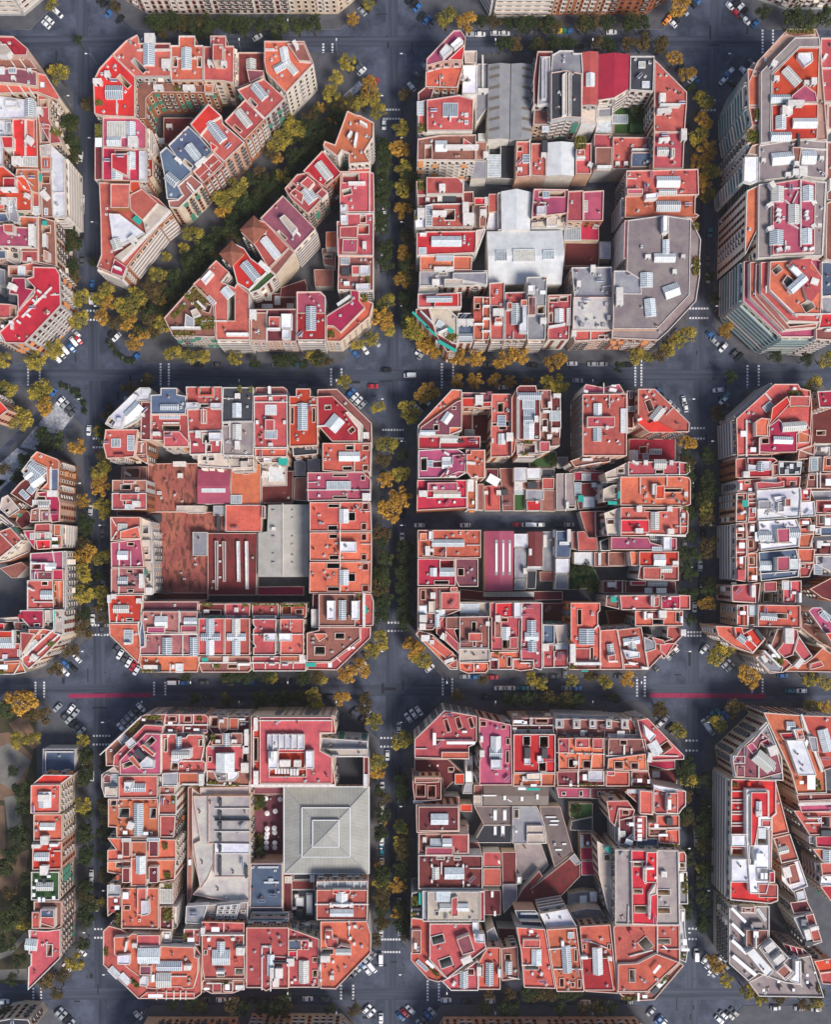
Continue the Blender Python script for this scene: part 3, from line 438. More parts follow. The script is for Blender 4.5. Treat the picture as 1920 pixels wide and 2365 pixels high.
B23o665,860 820,865 840,870 1030,880 1130,980 1010,1120 850,1060 690,950;|w;V24s840,870 910,870 930,930 1020,880 1120,990 1010,1110 860,960;g905,980,70,60,40;d1000,1010,120,10,45;m970,975,26,40,-20;k1060,940,110,30,55
B14w1130,885 1230,880 1230,1000 1160,1000;
B22n1235,885 1310,885 1290,1030 1150,1130 1190,1000
B23r1300,900 1420,890 1430,950 1380,1130 1300,1160 1230,1090 1280,1030;m1330,950,70,130;m1190,1090,150,20,50
B22r1030,1150 1130,1090 1150,1120 1320,1170 1370,1220 1290,1290 1160,1300;|w;V22g1035,1160 1075,1120 1290,1240 1270,1290 1160,1280;l1240,1180,90,60,20;m1100,1160,30,60,-30;s1190,1130,40,30;m1170,1160,16,200,-45
B23r1390,1080 1430,950 1560,1140 1480,1200;z
B21o1370,1230 1490,1200 1560,1150 1650,1060 1760,1130 1760,1290 1290,1280;m1420,1200,90,40,-50;w1690,1190,110,60,30;V22r1540,1210 1640,1180 1670,1230 1540,1270;x1600,1150,40,30
B15n1450,690 1540,690 1760,1090 1600,1000 1450,880;d1600,870,230,5,15;d1550,790,150,5,10;d1680,960,200,5,15;z
B24m1520,720 1560,690 1640,690 1690,760 1760,870 1760,960 1660,920;w1630,720,60,60,-30;f1680,770,90,60,40;V26s1680,930 1760,920 1760,1050
B15d1530,520 1760,400 1760,640 1640,600
#pyramid
@230 1620
B21n60,445 400,125 430,115 620,110 600,215 600,290 570,300 570,670 190,675 130,590 65,590;|w;l500,140,120,30,0;l330,230,120,30,-45;V23r135,500 420,210 590,220 590,290 440,290 190,550 190,600 130,590;V25w235,380 300,325 345,380 280,435;V21g170,345 230,290 275,330 210,400;V25m190,540 430,290 570,295 570,670 190,670;w265,580,90,40,-20;w470,370,90,50,-45;V27o265,520 310,490 395,600 370,630;V27w370,570 440,500 510,540 505,615 400,620;k385,480,110,50,45;V27s375,410 410,390 515,475 500,510;d200,310,500,8,-43;s420,160,30,20;x560,180,60,30
B21r605,115 980,115 1010,145 1000,290 600,290;|w;d800,212,400,12;d738,160,90,8,90;d870,160,90,8,90;d775,250,70,8,90;s665,190,40,20;s665,258,40,20;s905,250,50,20;l925,155,40,40;x815,160,60,50;x675,160,60,40;m825,240,40,14
B24r575,295 715,295 715,330 800,330 820,300 960,300 975,400 950,530 985,560 980,655 575,660;w600,400,30,130;g737,380,46,110;w960,370,46,90;V27w665,455 850,430 850,520 770,530 730,570 665,560;w695,595,60,60;g755,490,150,60;m640,310,14,30;d850,545,180,6;V25o735,655 915,655 915,770 735,770;V25g580,660 725,650 725,775 580,775;m950,710,36,100;d850,760,160,14
B21d1015,130 1390,130 1390,300 1050,300 1010,240;|w;V22n1100,145 1190,145 1190,255 1130,300 1100,240;V22o1200,150 1285,150 1285,260 1200,260;m1325,155,50,14;m1330,205,40,14;m1135,175,30,26;d1345,182,90,6;x1060,190,60,80
B24r985,420 1000,400 1050,300 1390,300 1390,650 985,640;V25d1035,300 1140,300 1140,400 1035,400;m1100,360,36,26;V25n1215,290 1320,290 1320,400 1215,400;m1250,360,40,26;g1175,350,66,110;w990,550,50,80;w1360,540,50,120;g1165,560,155,160,0;V27w1090,480 1240,480 1240,570 1200,660 1130,660 1090,570;l1055,330,40,60;m1365,330,30,150;m1360,430,50,60;d1180,408,330,10;m1350,600,60,80
B22n990,640 1390,650 1390,780 990,770;V24e1050,645 1175,640 1175,735 1090,735;V24w1180,650 1285,645 1285,690 1240,735 1185,735;l1050,740,100,24;l1230,765,120,20;m1160,755,20,20;m1210,750,20,20;b1320,665,60,50
B26s1400,130 2165,125 2185,290 2045,300 2045,440 2150,510 2185,780 1395,785;|w;V27r1480,140 2150,140 2150,290 2040,290 2040,450 2150,510 2150,755 1480,755 1480,640 1480,290;V29w1550,300 1895,300 1895,445 1550,440;d1605,370,140,6,90;d1662,370,140,6,90;d1720,370,140,6,90;d1778,370,140,6,90;d1836,370,140,6,90;V30w1560,455 1650,455 1650,620 1560,620;V30w1905,455 1980,455 1980,620 1905,620;x1775,540,220,130;x1740,660,320,60;m1720,560,90,50;m1835,560,60,50;m1635,636,16,44;m1662,636,16,44;m1690,636,16,44;m1717,636,16,44;m1745,636,16,44;m1777,640,18,56;m1805,640,18,56;m1833,640,18,56;d1810,172,640,8;m1450,200,30,110;d1785,772,740,24,0;m1452,690,36,110;w1440,440,40,200;d1423,450,360,10,90;m1600,500,20,90
B20g2050,330 2480,360 2480,510 2060,505;V22c2060,435 2480,435 2480,505 2060,505;b2180,490,60,14
B8x2180,505 2440,505 2440,790 2180,790
B20d2440,505 2490,505 2490,790 2440,790;f2458,730,36,120
B8p1425,790 1715,790 1715,855 1425,855
@460 1620
B15e790,790 1565,790 1565,1580 790,1580;Y-
@230 1620
B16i855,790 935,855 930,790 1390,785 1395,1880 860,1780 930,1700 860,1400 855,1100;V17i865,870 1005,870 1005,1310 1060,1310 1060,1500 1000,1640 930,1740 870,1310 930,1280;V18i1005,870 1390,870 1390,1310 1005,1310;V18i1060,1310 1390,1310 1390,1620 1060,1620;V19w1065,1305 1390,1310 1390,1405 1065,1405;k1120,925,20,60;k1120,1040,20,60;k1120,1140,20,60;k1118,1250,20,60;k1118,1350,20,50;k1118,1510,18,170;k1360,1565,18,100;k1230,1085,310,6;d1230,982,310,6;d1230,1195,310,6
B2p1425,860 1705,860 1700,1460 1400,1470;l1460,920,90,160;l1470,1330,70,220;!1500,930;!1470,1380;u1540,885;u1555,1020;u1630,1000;u1675,890;u1555,1160;u1620,1155;u1555,1205;u1625,1195;u1548,1240;u1548,1290;u1625,1292;u1548,1335;u1625,1335
B12b1395,1475 1700,1475 1700,1990 1690,2070 1390,2070;V13b1400,1490 1690,1490 1690,1900 1390,1900;f1560,1525,180,14;f1590,1665,130,14;f1585,1640,40,20
B9d1700,1590 1780,1590 1780,2000 1700,2000;f1745,1640,60,60
B23r180,685 540,680 540,885 180,890;V22w180,735 420,735 420,830 180,830;g370,790,110,70;V26w230,740 310,740 310,770 290,835 230,835
B21c20,670 130,600 185,640 180,700 175,880 50,880 20,780;V22p35,700 60,665 110,680 110,750 40,750;f140,715,70,90;V23c50,785 165,785 165,880 50,880;b135,805,50,30
B23o80,895 540,895 550,1000 550,1250 160,1250 155,1160 80,1155;g365,1080,80,275,0;w230,1025,90,80;w510,1025,60,100;V22k85,960 180,960 180,1050 85,1050;m300,1130,50,60,20;s250,1195,40,30;s440,1205,40,30;d180,935,70,8,85;b295,930,24,40;b445,945,24,36;w120,925,60,50
B22r555,850 715,850 715,1040 550,1040;
B22r560,1050 705,1050 690,1250 560,1250;x560,1030,50,50;l690,900,30,80
B22n555,780 700,785 700,850 555,860
B23o75,1255 705,1270 710,1450 75,1470 75,1365 155,1360;V25d210,1285 285,1285 285,1430 210,1430;V25d455,1285 545,1285 545,1430 455,1430;V24o295,1290 435,1290 435,1700 295,1700;V22n550,1290 585,1290 585,1430 550,1430;f250,1275,80,30;f500,1270,110,30;w505,1470,110,40;w250,1480,80,50;x125,1260,50,170;m200,1420,30,30;l610,1330,40,60
B23o75,1470 710,1450 700,1640 560,1660 75,1570;V25d210,1530 285,1530 285,1670 210,1670;V25d455,1520 545,1520 545,1670 455,1670;V24o290,1440 435,1440 435,1700 290,1700;g385,1500,80,150,0;V22c590,1460 690,1460 680,1600 590,1640;l630,1600,50,50;x150,1500,80,60;b180,1610,24,40
@230 1931
B22g75,440 200,440 200,550 75,550;f120,465,30,60
B23o205,470 550,470 550,850 205,845;|w;V25r350,475 435,475 435,720 350,720;V26w385,590 450,590 460,720 385,735;x500,560,90,120;w470,650,70,50;w240,655,70,50;x235,500,70,40;s255,530,50,60
B21r75,550 200,550 200,640 80,735 75,640;s165,575,30,30;s175,640,40,36;b130,680,30,30;l180,760,30,120
B21c555,430 685,430 685,620 555,620;f620,545,120,120;l640,455,60,36
B21d560,640 685,640 680,860 560,850;l640,710,80,120;!650,690;c605,775,24,30
B22r35,870 90,820 205,850 270,900 570,890 570,1000 890,1010 945,1090 945,1450 890,1490 360,1495 35,1180;|b;V24o130,930 270,920 300,895 555,910 555,1010 875,1020 880,1110 915,1120 910,1260 870,1400 780,1410 750,1390 600,1390 540,1410 430,1400 430,1340 240,1200 200,1120 135,1090;V25r345,910 560,910 560,1010 345,1010;g460,1095,185,130,0;V26m370,1010 560,1020 560,1120 450,1140 450,1190 370,1190;V26w165,1100 285,1090 280,1185 165,1180;g650,1190,215,80,0;g598,1320,125,125,0;V26p370,1195 480,1195 480,1280 370,1280;V26w370,1320 400,1285 445,1290 445,1385 370,1380;m335,995,40,36;m825,1190,56,36;m258,995,14,90,10;w900,1330,50,110;w905,1060,50,90;d680,1285,250,8;g490,1300,40,60;V22o440,1430 880,1440 880,1500 360,1495;s530,1450,130,30;d530,1460,80,5,90;d620,1460,80,5,90;d690,1460,80,5,90;d750,1460,80,5,90;d800,1460,80,5,90;f140,1250,110,60,45;f240,1310,110,60,45;l65,1060,30,70;l330,1350,90,30,45
B21c575,870 665,870 670,970 575,970;c625,920,50,50;x640,890,40,30
B21r780,850 935,850 930,1000 780,980;s855,935,60,36;d873,900,100,7,90;l790,930,20,80
B23r945,780 1340,790 1340,890 945,890;V22s950,790 1340,790 1340,880 950,880;s1080,840,70,40;x1260,870,160,20;m965,850,30,50;d1150,840,90,7,90;|w
B24r945,895 1335,895 1350,1310 1250,1310 970,1310 950,1200;g1125,1030,66,120,0;g1128,1110,150,130,0;w1300,1010,60,60;m1310,1040,70,60;w1120,1260,70,80;m1125,1235,70,20;w1300,1250,80,60;w950,1050,40,60;m1015,940,24,30;m1238,938,30,24;b1260,1130,24,24;b1265,1160,24,24;x945,1280,30,90;d1140,905,380,12
B20n955,1315 1340,1315 1340,1400 1240,1440 1040,1445 950,1400;V21r1045,1340 1130,1340 1130,1435 1045,1435;V21d1145,1340 1235,1340 1235,1430 1145,1430;s1190,1370,40,50;s1000,1385,50,20;l1165,1340,50,30;f1300,1390,80,40;d1095,1350,200,8
B24r1355,835 1750,835 1750,1400 1590,1400 1540,1425 1495,1395 1355,1395;d1503,1210,380,10,90;d1583,1210,400,10,90;d1545,1010,90,14;g1585,1180,60,180,0;m1600,1250,30,110;m1665,1240,60,80;m1635,1325,50,70;k1680,1150,130,14;V24k1600,1100 1745,1110 1745,1150 1600,1150
B18g1390,745 1755,745 1755,825 1375,825;b1550,800,40,40;d1560,775,360,10;d1560,800,360,8
@460 1931
B23r825,840 1110,940 1110,1390 830,1390;V24b825,955 945,955 945,1045 825,1045;V24s945,955 1015,955 1015,1045 945,1045;g970,1240,85,190,0;w1085,1280,50,80;x1085,1135,50,50;m850,1140,60,60;m1030,985,30,40;d905,1085,80,7,90;V24s825,1055 905,1055 905,1115 825,1115;m890,1315,20,20;m860,1340,20,20;b895,1150,24,20;z
B14g840,825 945,825 1030,810 1105,820 1100,940 835,945;V16c945,820 1025,820 1015,940 940,940;x895,850,80,24;x895,880,80,20;x895,910,80,20;x1065,850,70,30;x1065,905,70,30;|n
B24o1120,780 1550,775 1590,900 1590,1070 1265,1405 1120,1400;V23w1125,785 1300,785 1300,840 1240,855 1125,835;w1180,1060,110,50;V26m1270,1030 1310,1000 1400,1020 1400,1090 1270,1090;g1335,1060,130,50;V25r1165,860 1230,860 1240,940 1285,940 1285,1035 1180,1025 1160,980;m1170,1110,80,50;s1195,910,30,24;m1445,822,26,26;m1390,830,22,26;m1435,980,22,26;m1400,930,22,26;m1240,1150,20,24;m1230,1290,30,36;d1385,860,170,6,90;m1125,1190,14,60;m1127,1320,20,20
B23r1085,485 1560,485 1555,770 1085,765;|n;g1320,570,100,130,0;g1320,700,200,60,0;m1225,625,26,36;m1410,625,26,36;d1320,622,470,10;V24s1235,485 1400,485 1400,530 1235,530;m1320,615,160,16
B22f1085,410 1560,405 1560,480 1085,480;d1160,440,70,6,85;d1225,440,70,6,85;d1285,440,70,6,85;d1365,440,70,6,85;d1430,440,70,6,85;d1495,440,70,6,85
B8d850,405 1060,405 1070,490 850,490
B8x850,490 1075,490 1080,830 850,830;c930,600,80,90;k930,720,60,120;m905,540,30,26;m885,655,40,20;c1020,620,60,200
B10x870,345 1560,340 1560,395 870,400;m1052,370,36,60;f1115,370,60,60
@230 1620
B12n815,790 860,790 855,1780 810,1900;x835,1150,30,90;c835,1480,30,60
B4d800,2150 1380,2150 1380,2230 860,2240;c1010,2180,10,60
@230 1931
B19e860,640 1370,600 1370,800 1250,800 1240,780 1080,770 940,830 790,830;V20w1090,640 1300,620 1260,790 1070,770;V21g800,640 1000,630 950,810 790,800;x900,650,150,14;x890,690,150,14;x880,730,150,14;x870,770,150,14;x1130,660,30,20;x1190,660,30,20;x1250,660,30,20;x1120,700,30,20;x1180,700,30,20;x1240,700,30,20;x1110,740,30,20;x1170,740,30,20;x1235,740,30,20;x1330,690,30,20;x1040,720,30,20;x1310,770,30,20;|n
#garage
@940 1620 2.258
B24r40,195 195,45 365,75 365,205 350,225 325,235 325,300 40,292;|w;x210,125,18,64,-18;x270,110,22,56,-18;x340,105,22,60,-18;V22d180,225 325,225 325,262 180,262;s143,190,16,60;s280,210,140,14;d250,198,180,4;m300,154,24,10;V25o180,262 325,262 325,298 180,298
B24m375,80 545,120 550,435 378,435 378,310 395,260 375,200;|w;x395,95,36,32;x525,95,36,32;g463,222,48,80,0;g463,265,60,50;V26w438,303 495,303 495,353 438,353;w540,200,20,40;w538,290,18,80;m390,265,20,30;m388,190,14,30;b440,120,8,8
B20d548,82 765,82 765,165 555,165;|w;s580,100,50,16;s610,105,26,14;l632,140,14,30;d660,122,210,5;x710,97,80,26;d690,142,40,4,90;m560,140,20,14;V21g640,82 655,82 655,118 640,118
B24s555,168 775,168 775,372 555,372;w620,195,46,60;w718,205,48,60;w617,350,44,46;w710,343,40,50;V25w612,295 645,295 645,330 612,330;V25w680,282 712,282 712,320 680,320;k627,262,28,50;k715,265,26,50
B22o553,372 775,372 770,440 553,440;V24c625,375 700,370 700,410 625,412;m612,398,20,22;s658,430,30,12;d700,405,60,4,90;c600,452,46,16;t656,450,66,12
B20n770,85 1065,95 1150,110 1170,180 1130,190 780,185;|b;V22g775,90 818,90 818,138 775,138;V22g868,92 905,92 905,138 868,138;x795,115,26,36;x885,118,24,36
@1250 1620 2.258
B19r68,90 505,90 520,180 505,190 80,185;|w;V21w72,90 115,90 115,138 72,138;V21w165,90 205,90 205,140 165,140;V21w252,92 288,92 288,140 252,140;V21w338,92 368,92 368,140 338,140;V21w418,92 455,92 455,142 418,142;x94,115,28,38;x185,118,26,36;x268,112,22,36;x353,114,22,36;x436,116,22,38;m370,182,40,18;m212,160,20,26;m410,170,34,40;d330,165,36,5,90;d480,110,60,6,60;l470,165,30,20
B24o88,188 330,188 330,355 90,358;w162,215,30,50;w240,205,40,30;w160,320,30,40;w240,330,40,40;d205,268,240,4,2;V25r88,190 148,190 148,268 90,268;V25r178,190 252,190 252,240 178,240;V25r268,190 322,190 322,246 268,246;d262,310,90,4,95;d195,325,80,4,90;m176,316,18,18
B20d80,362 330,358 330,438 85,438;V22w245,358 328,358 328,415 245,415;s150,428,14,14;s225,388,24,30;d192,400,80,7,90;l240,430,100,8
B24n350,190 540,192 555,262 560,360 345,355;w424,205,44,30;w405,330,40,34;w488,335,40,34;V25o350,295 545,270 550,358 430,358 345,355;V26m340,360 385,360 385,385 345,385;d432,255,60,8,90;d470,262,40,7,90;d400,280,120,5;x424,210,36,20
B20o335,362 460,362 460,440 335,440;z
B20d470,362 560,362 580,445 470,442;s508,405,24,18;c475,405,10,20;s555,410,14,20;l520,440,80,6
B24r500,95 555,85 745,280 745,300 580,308 560,280 540,262 520,185;|w;V27w535,118 600,175 570,210 545,180;g592,240,50,66,-30;w645,240,60,40,-35;m560,285,20,44,10;d640,280,140,5,2
B8k550,312 700,305 700,350 650,355 560,330;
B6d580,355 710,350 710,428 590,425;f598,378,36,30
B9m80,445 255,450 255,502 90,500;x118,478,18,14;x208,478,14,24
B9n258,450 440,450 440,508 258,505;x305,480,14,20;x365,480,14,20
B22o455,455 585,460 585,590 515,585 515,540 435,470;|n;V24o515,462 582,468 582,588 515,585;f495,465,90,20,0
B23r585,432 755,465 755,540 735,560 718,585 600,585 585,575;|n;V24w585,432 755,465 640,470 590,455;V25r655,475 715,475 715,585 655,580;w640,510,24,70;s663,530,16,50;V22n712,470 750,470 750,530 712,530;w738,550,18,36
B21o600,590 720,590 720,655 560,660 560,630 600,625;s595,640,20,20;k665,618,30,36;x580,620,24,24;d640,656,160,5
B21n560,660 655,660 655,690 610,700 560,700;s630,688,46,12
B21o610,700 655,665 720,662 722,745 612,735;l680,745,70,10;b650,705,14,20
B22r480,592 550,592 550,720 482,722;s508,610,22,16;s508,640,22,16;s508,665,22,16;s508,690,22,16;s508,710,22,16;|n
B21d405,610 480,600 480,745 408,745;f424,688,26,30;s452,724,36,26,20;d404,700,90,6,90;s465,632,24,18
B22r340,515 450,512 485,560 405,555 385,650 355,620;x440,575,40,32;|w;V20g340,515 385,545 380,720 360,720 335,600
B22r405,555 490,560 480,600 405,620;x440,576,42,30
B20b495,710 610,710 610,755 495,750;%6
B4G150,530 270,530 270,600 200,620 150,600;!190,565
B5x160,620 270,600 270,675 150,670
B6d205,685 290,685 290,755 205,755;f213,725,14,60;s238,730,14,16
B6k205,758 290,758 290,825 205,825
B6k210,828 292,830 290,905 210,905
@940 1620 2.258
B7d40,300 215,300 300,380 300,425 240,420 190,470 185,400 40,390;s118,328,8,8;s160,328,8,8;x250,340,70,60
B8s250,375 300,375 300,430 250,430
B9w305,290 345,280 345,430 305,425;x325,345,26,36
B9g305,425 342,425 340,480 290,480;x315,510,24,20
B20d30,395 180,395 180,510 40,520 30,440;|w;V22n40,395 170,395 170,420 40,425;x70,465,60,80;x132,470,44,70;f60,520,50,12
B22d48,535 275,535 275,675 50,680;w160,545,60,20;V23d60,545 270,545 270,672 60,672;g170,610,84,52,0
B9n190,490 275,495 275,535 190,530
B8n283,640 322,640 322,680 283,680
B9s280,535 340,535 340,575 280,572
B21n60,685 325,685 325,795 60,795;g155,740,62,54;g210,735,44,44;V23m97,758 240,758 240,800 97,800;m92,715,16,24;k90,770,12,10;V22r180,690 320,690 320,790 245,790 240,755 180,755
B10n325,730 375,730 395,795 325,795
B22d60,798 395,800 395,975 60,975;w165,800,60,16;w270,802,50,18;g150,890,34,56,0;g247,892,95,56;m130,850,8,16;m130,930,8,16;m293,850,8,16;m293,935,8,16;d295,950,50,4,90;d180,865,6,60
B8r400,785 490,785 490,860 400,860;s478,828,8,18,-20
B8r400,868 490,868 490,960 400,960
B5d495,780 570,780 570,950 500,950
B8n350,435 395,435 395,540 348,540;V9c348,488 395,488 395,540 348,540
B9j400,440 740,440 740,540 400,540;^h;%9;c430,488,80,8;c510,500,16,26;c600,505,16,26;c535,514,30,6,30;c680,495,14,30
B7j350,545 550,545 548,640 400,640;%8;c460,590,20,60;c510,590,20,60
B7x350,730 400,642 548,642 545,735 350,735;%8;c460,670,16,50;c500,670,20,60
B8g550,545 680,545 720,640 730,740 550,738;%6;V9c625,645 710,645 728,738 625,738;x562,575,28,60;d670,688,80,5;s568,670,12,10
B7j690,545 800,545 868,785 770,860 735,735;%9;c750,600,60,8;c770,620,50,10;c765,640,50,8;c820,740,24,10;c790,770,40,10
B8g845,815 875,790 910,840 880,855
B7d640,980 850,815 905,850 905,910 760,1060 700,1080 560,1055 600,980 690,880 710,910
B3e560,740 700,740 740,850 700,900 600,930 575,900
@940 1931 2.258
B8d400,280 490,280 490,410 405,410;s443,293,12,30;s457,392,10,26
B6d495,80 570,80 570,250 500,250
B7g498,250 575,248 575,330 505,400
B8w575,210 600,210 598,245 575,250
B23g80,280 405,280 405,440 82,440;V24c108,285 380,285 380,440 108,440;V25r232,320 265,310 268,415 230,415;g203,367,58,36,0;g290,367,58,36;f190,312,70,50;V23r382,285 405,285 405,440 382,440;x157,400,14,20
B20x25,290 78,282 80,430 22,420;t70,315,16,60;l40,340,30,60;k50,372,40,14;l35,405,24,24
B23r118,450 340,450 345,480 400,510 415,580 210,740 118,640;w264,494,40,54;w162,535,60,40,-15;w203,655,60,44,-20;V25p258,535 325,508 355,598 290,618;m310,632,50,30,-25;V24w340,445 375,445 375,505 345,505;V25w345,505 405,505 410,555 355,550
B20o22,420 118,430 118,640 210,740 160,755 110,740 20,640;|n;s45,560,14,30;f80,670,70,20,42;s120,655,50,16,42;l140,700,60,16,42;V21n25,485 75,485 75,610 25,610
B21r180,750 300,690 372,640 372,800 230,800;g297,740,40,80,0;m245,760,14,24,30;x340,700,40,40
B21o375,650 420,575 488,575 488,795 372,795;g430,713,36,110,0;m480,700,14,40;w385,700,14,80;m375,690,20,40
B12g415,490 455,465 485,545 485,572 420,570;x440,520,50,12;x440,540,50,12;x445,505,40,10
B20n490,580 580,570 585,740 495,750;x527,635,26,40;g530,680,32,60;d560,735,60,5,10
B8d490,560 575,560 578,480 470,475
B24o570,470 720,480 775,790 610,785 595,600;V25r605,535 695,535 695,580 605,580;g675,625,46,76,0;s645,485,20,14;V22x590,440 700,440 718,480 600,480;d650,667,100,5;w650,685,80,24;m700,710,12,18,20;m655,712,10,14;w755,640,18,60;|n
B18b560,380 670,380 690,410 700,440 590,445 575,420;x630,395,100,6;x635,415,100,6;f640,400,90,8;|n
B22w690,400 835,375 885,465 730,478;x800,385,90,7,-2;x800,400,100,7,-2;x795,415,110,7,-2;x790,432,110,7,-2;x790,447,110,7,-2
B24o725,480 885,470 925,805 780,805 750,640;g832,635,42,130,-4;f855,512,30,30;w755,640,20,90;w890,615,16,80;m810,550,14,24;x808,760,20,40;x865,770,14,20;x900,765,14,40;d810,580,140,4,-4;d840,688,140,4
@1250 1931 2.258
B12e145,390 240,370 310,375 350,440 195,455;x250,400,110,7;x250,415,120,7;x250,430,120,7;x180,410,14,10;x190,430,14,10
B23o200,465 360,455 400,815 230,805;V21g215,475 360,470 360,497 215,500;x285,460,110,20;V24k210,630 350,630 380,800 222,800;g293,645,46,130,-2;w365,560,18,40;w365,660,22,90;w212,560,16,40;w220,700,18,40;m355,630,20,20;m220,620,34,14;d280,555,130,4,20
B26e385,65 715,70 722,460 600,460 385,455;|w;V27s470,70 608,75 608,430 605,460 475,455;V28s550,80 605,80 605,240 545,240;w505,145,70,30;w505,285,70,34;w525,378,70,34;V29c533,165 547,165 547,235 533,235;V29c560,300 600,240 605,300 575,310 570,430 560,430;w640,290,60,26;w640,385,60,26;m637,192,24,26;m595,212,10,12;m560,158,40,10;d500,128,70,5
B22r715,78 745,75 755,95 755,175 715,175;x735,155,36,36
B20g718,180 760,180 765,350 718,350;V19G720,280 760,290 760,360 720,360;s725,205,20,40;l750,250,20,90
B20w720,375 750,375 750,480 765,590 755,655 720,640 722,465;x740,500,30,50;s742,540,20,30;|n;c740,415,20,60;s745,580,40,14;l738,615,24,30
B20c290,20 350,55 380,80 385,440 345,380 300,200;x345,110,30,30;|w;b370,240,20,50;t345,60,30,24,60;z
B24r385,460 720,460 722,655 550,805 400,805 375,475;V25o400,665 500,660 600,610 722,655 555,808 400,808;w545,560,60,50,50;w485,635,70,50;w640,545,60,24;w475,725,26,60;s597,680,50,14,-50;d605,540,170,5,90;d520,605,120,5,-15;b465,490,14,20;b415,540,10,14;x535,750,8,20;b670,600,10,10;s640,568,30,6,40
B20n400,810 555,810 725,655 745,670 590,850 500,855 420,830;|n;k590,795,40,24,-45;s535,822,24,16;l460,840,80,16;l640,740,60,14,-45;s502,825,10,40;c620,760,60,40,-45
B5g140,300 230,285 290,290 280,345 140,350;s215,320,36,40;s268,305,36,50
B5x0,430 60,310 130,290 140,350 30,380
#parkside
@0 1620 2.258
B9b225,245 395,245 390,375 222,375;d310,260,150,6;d310,365,150,6;d240,310,110,4,90
B19s170,430 230,378 385,380 320,430;
B20o165,432 318,430 315,578 163,580;|w;g238,508,60,76,0;m238,495,50,30;z
B19o178,585 328,585 328,720 178,722;|w;x245,588,100,8;g252,648,72,34,0;m243,715,36,40
B19s172,728 325,728 325,872 170,875;|w;g223,805,70,40;m290,740,40,14;m240,870,36,44;m200,745,40,16
@0 1931 2.258
B20G165,182 312,182 312,330 165,330;|w;g238,258,80,40,0;s200,222,14,14;s265,200,18,12;s187,258,14,14;s187,296,14,18;s290,310,16,16;k237,225,14,24;s215,320,14,24;s238,320,14,20
B19n180,335 325,335 325,465 300,478 180,475;|w;V21r213,378 288,378 288,475 213,450;V22b213,378 285,378 285,422 213,422;V20o168,392 210,392 210,478 168,478
B20r150,485 245,490 318,480 318,632 148,800 150,680 163,668 163,612 152,610 155,540;|w;g168,560,56,56,5;w260,592,26,56;d160,510,50,4,90
B18x-20,960 60,945 150,950 180,1000 -20,1010
@0 0 1 G
#slab
@1486 1620 2.258
B22g455,280 600,140 640,100 720,290 728,410 600,405 475,400;|w;V24p505,245 610,150 650,190 690,240 725,370 610,400 480,395 465,310;V24w465,280 530,280 530,322 465,322;V25w570,300 600,265 690,340 680,365;g625,310,100,66,40;V25m535,230 565,210 600,250 570,275;w625,255,50,60,20;m665,250,40,44,-20;V25k610,210 650,190 665,225 630,240;d600,350,90,5,90;V23w470,395 480,325 530,325 530,395;V24k484,332 527,332 527,392 484,392;d610,160,120,6,-50
@1486 1620 2.258
B24s455,400 690,408 690,580 668,600 670,690 665,950 700,960 700,1035 660,1050 450,1030;|b;V27w535,455 655,460 655,600 670,605 670,660 660,670 660,870 685,880 685,940 655,945 640,1000 555,1000 535,700;V28s560,470 650,470 650,600 600,600 600,640 590,700 580,750 560,750;V26w458,695 535,695 535,755 458,755;V26w458,818 560,818 560,940 458,940;V27r615,615 665,615 665,650 615,650;g600,545,24,50;m597,580,26,24;w622,705,60,90;f618,685,36,50;s600,815,36,60;x565,800,20,90;x620,900,50,60;s610,900,14,30;s630,900,14,30;V28k655,885 683,885 683,940 655,940;V27r595,945 700,950 700,1020 600,1020;d495,465,75,5;d495,510,75,5;d495,525,75,5;d495,570,75,5;d495,585,75,5;d495,630,75,5;d495,645,75,5;d495,690,75,5;x495,785,60,36;l480,430,20,30;b545,425,16,20
B21o655,408 688,405 760,680 668,700 668,600 692,580;|n
B20r672,708 762,685 808,820 715,840 700,780;|w;g725,772,50,34,-15;w690,790,26,40
B19w715,850 812,825 858,960 780,990 720,930;|w;V20l750,855 795,843 822,940 765,955;m738,880,34,50,-14
@1486 1931 2.258
B18c770,255 830,245 855,330 800,340;V19w795,290 840,278 855,330 808,340
B17d760,340 850,330 880,390 780,400
B19g780,420 885,395 932,548 855,575;|w;V20r845,410 885,400 930,540 885,550;m880,468,40,16,-15;m845,500,24,50,-15;b830,440,30,30;k855,550,40,24
B21e445,355 655,360 655,520 760,630 800,620 820,770 740,760 600,710 545,750 445,660;|w;s488,400,100,14,45;s485,475,86,14,45;s492,565,100,16,42;s518,662,150,18,40;f615,405,70,14,55;V22w505,358 588,360 588,400 505,398;x545,380,60,24;V23n510,365 580,365 580,395 510,395;x590,470,100,8;b587,452,50,26;V23n535,485 650,485 650,530 585,580 535,570;s578,500,24,30;m578,540,6,60;s560,470,10,40,-15;V25w535,605 575,580 680,700 645,735;V24g600,580 660,525 760,630 690,700;x650,575,90,40,-38;x700,620,80,46,-38;m650,565,50,30,-38;m697,628,50,30,-38;V24w685,700 735,655 785,705 740,750;V25n693,700 733,665 772,705 735,740;V23w790,645 820,645 820,768 760,750 790,715
B18e545,755 620,715 800,740 820,770 815,650 790,630 870,615 940,835 600,830;|n;s618,790,12,14;s696,745,14,12;s773,788,12,14;s845,748,12,14;s845,712,12,14;s885,698,10,10;b712,785,14,24;b870,780,20,20;b835,680,10,60;l910,790,10,40;b775,790,20,20
B16k720,550 830,580 875,618 765,630;d770,590,50,4,70;d800,600,50,4,70;d830,605,50,4,70
B16s885,645 975,630 1000,700 915,710
B16r915,710 985,700 1000,770 930,765
@1486 1620 2.258
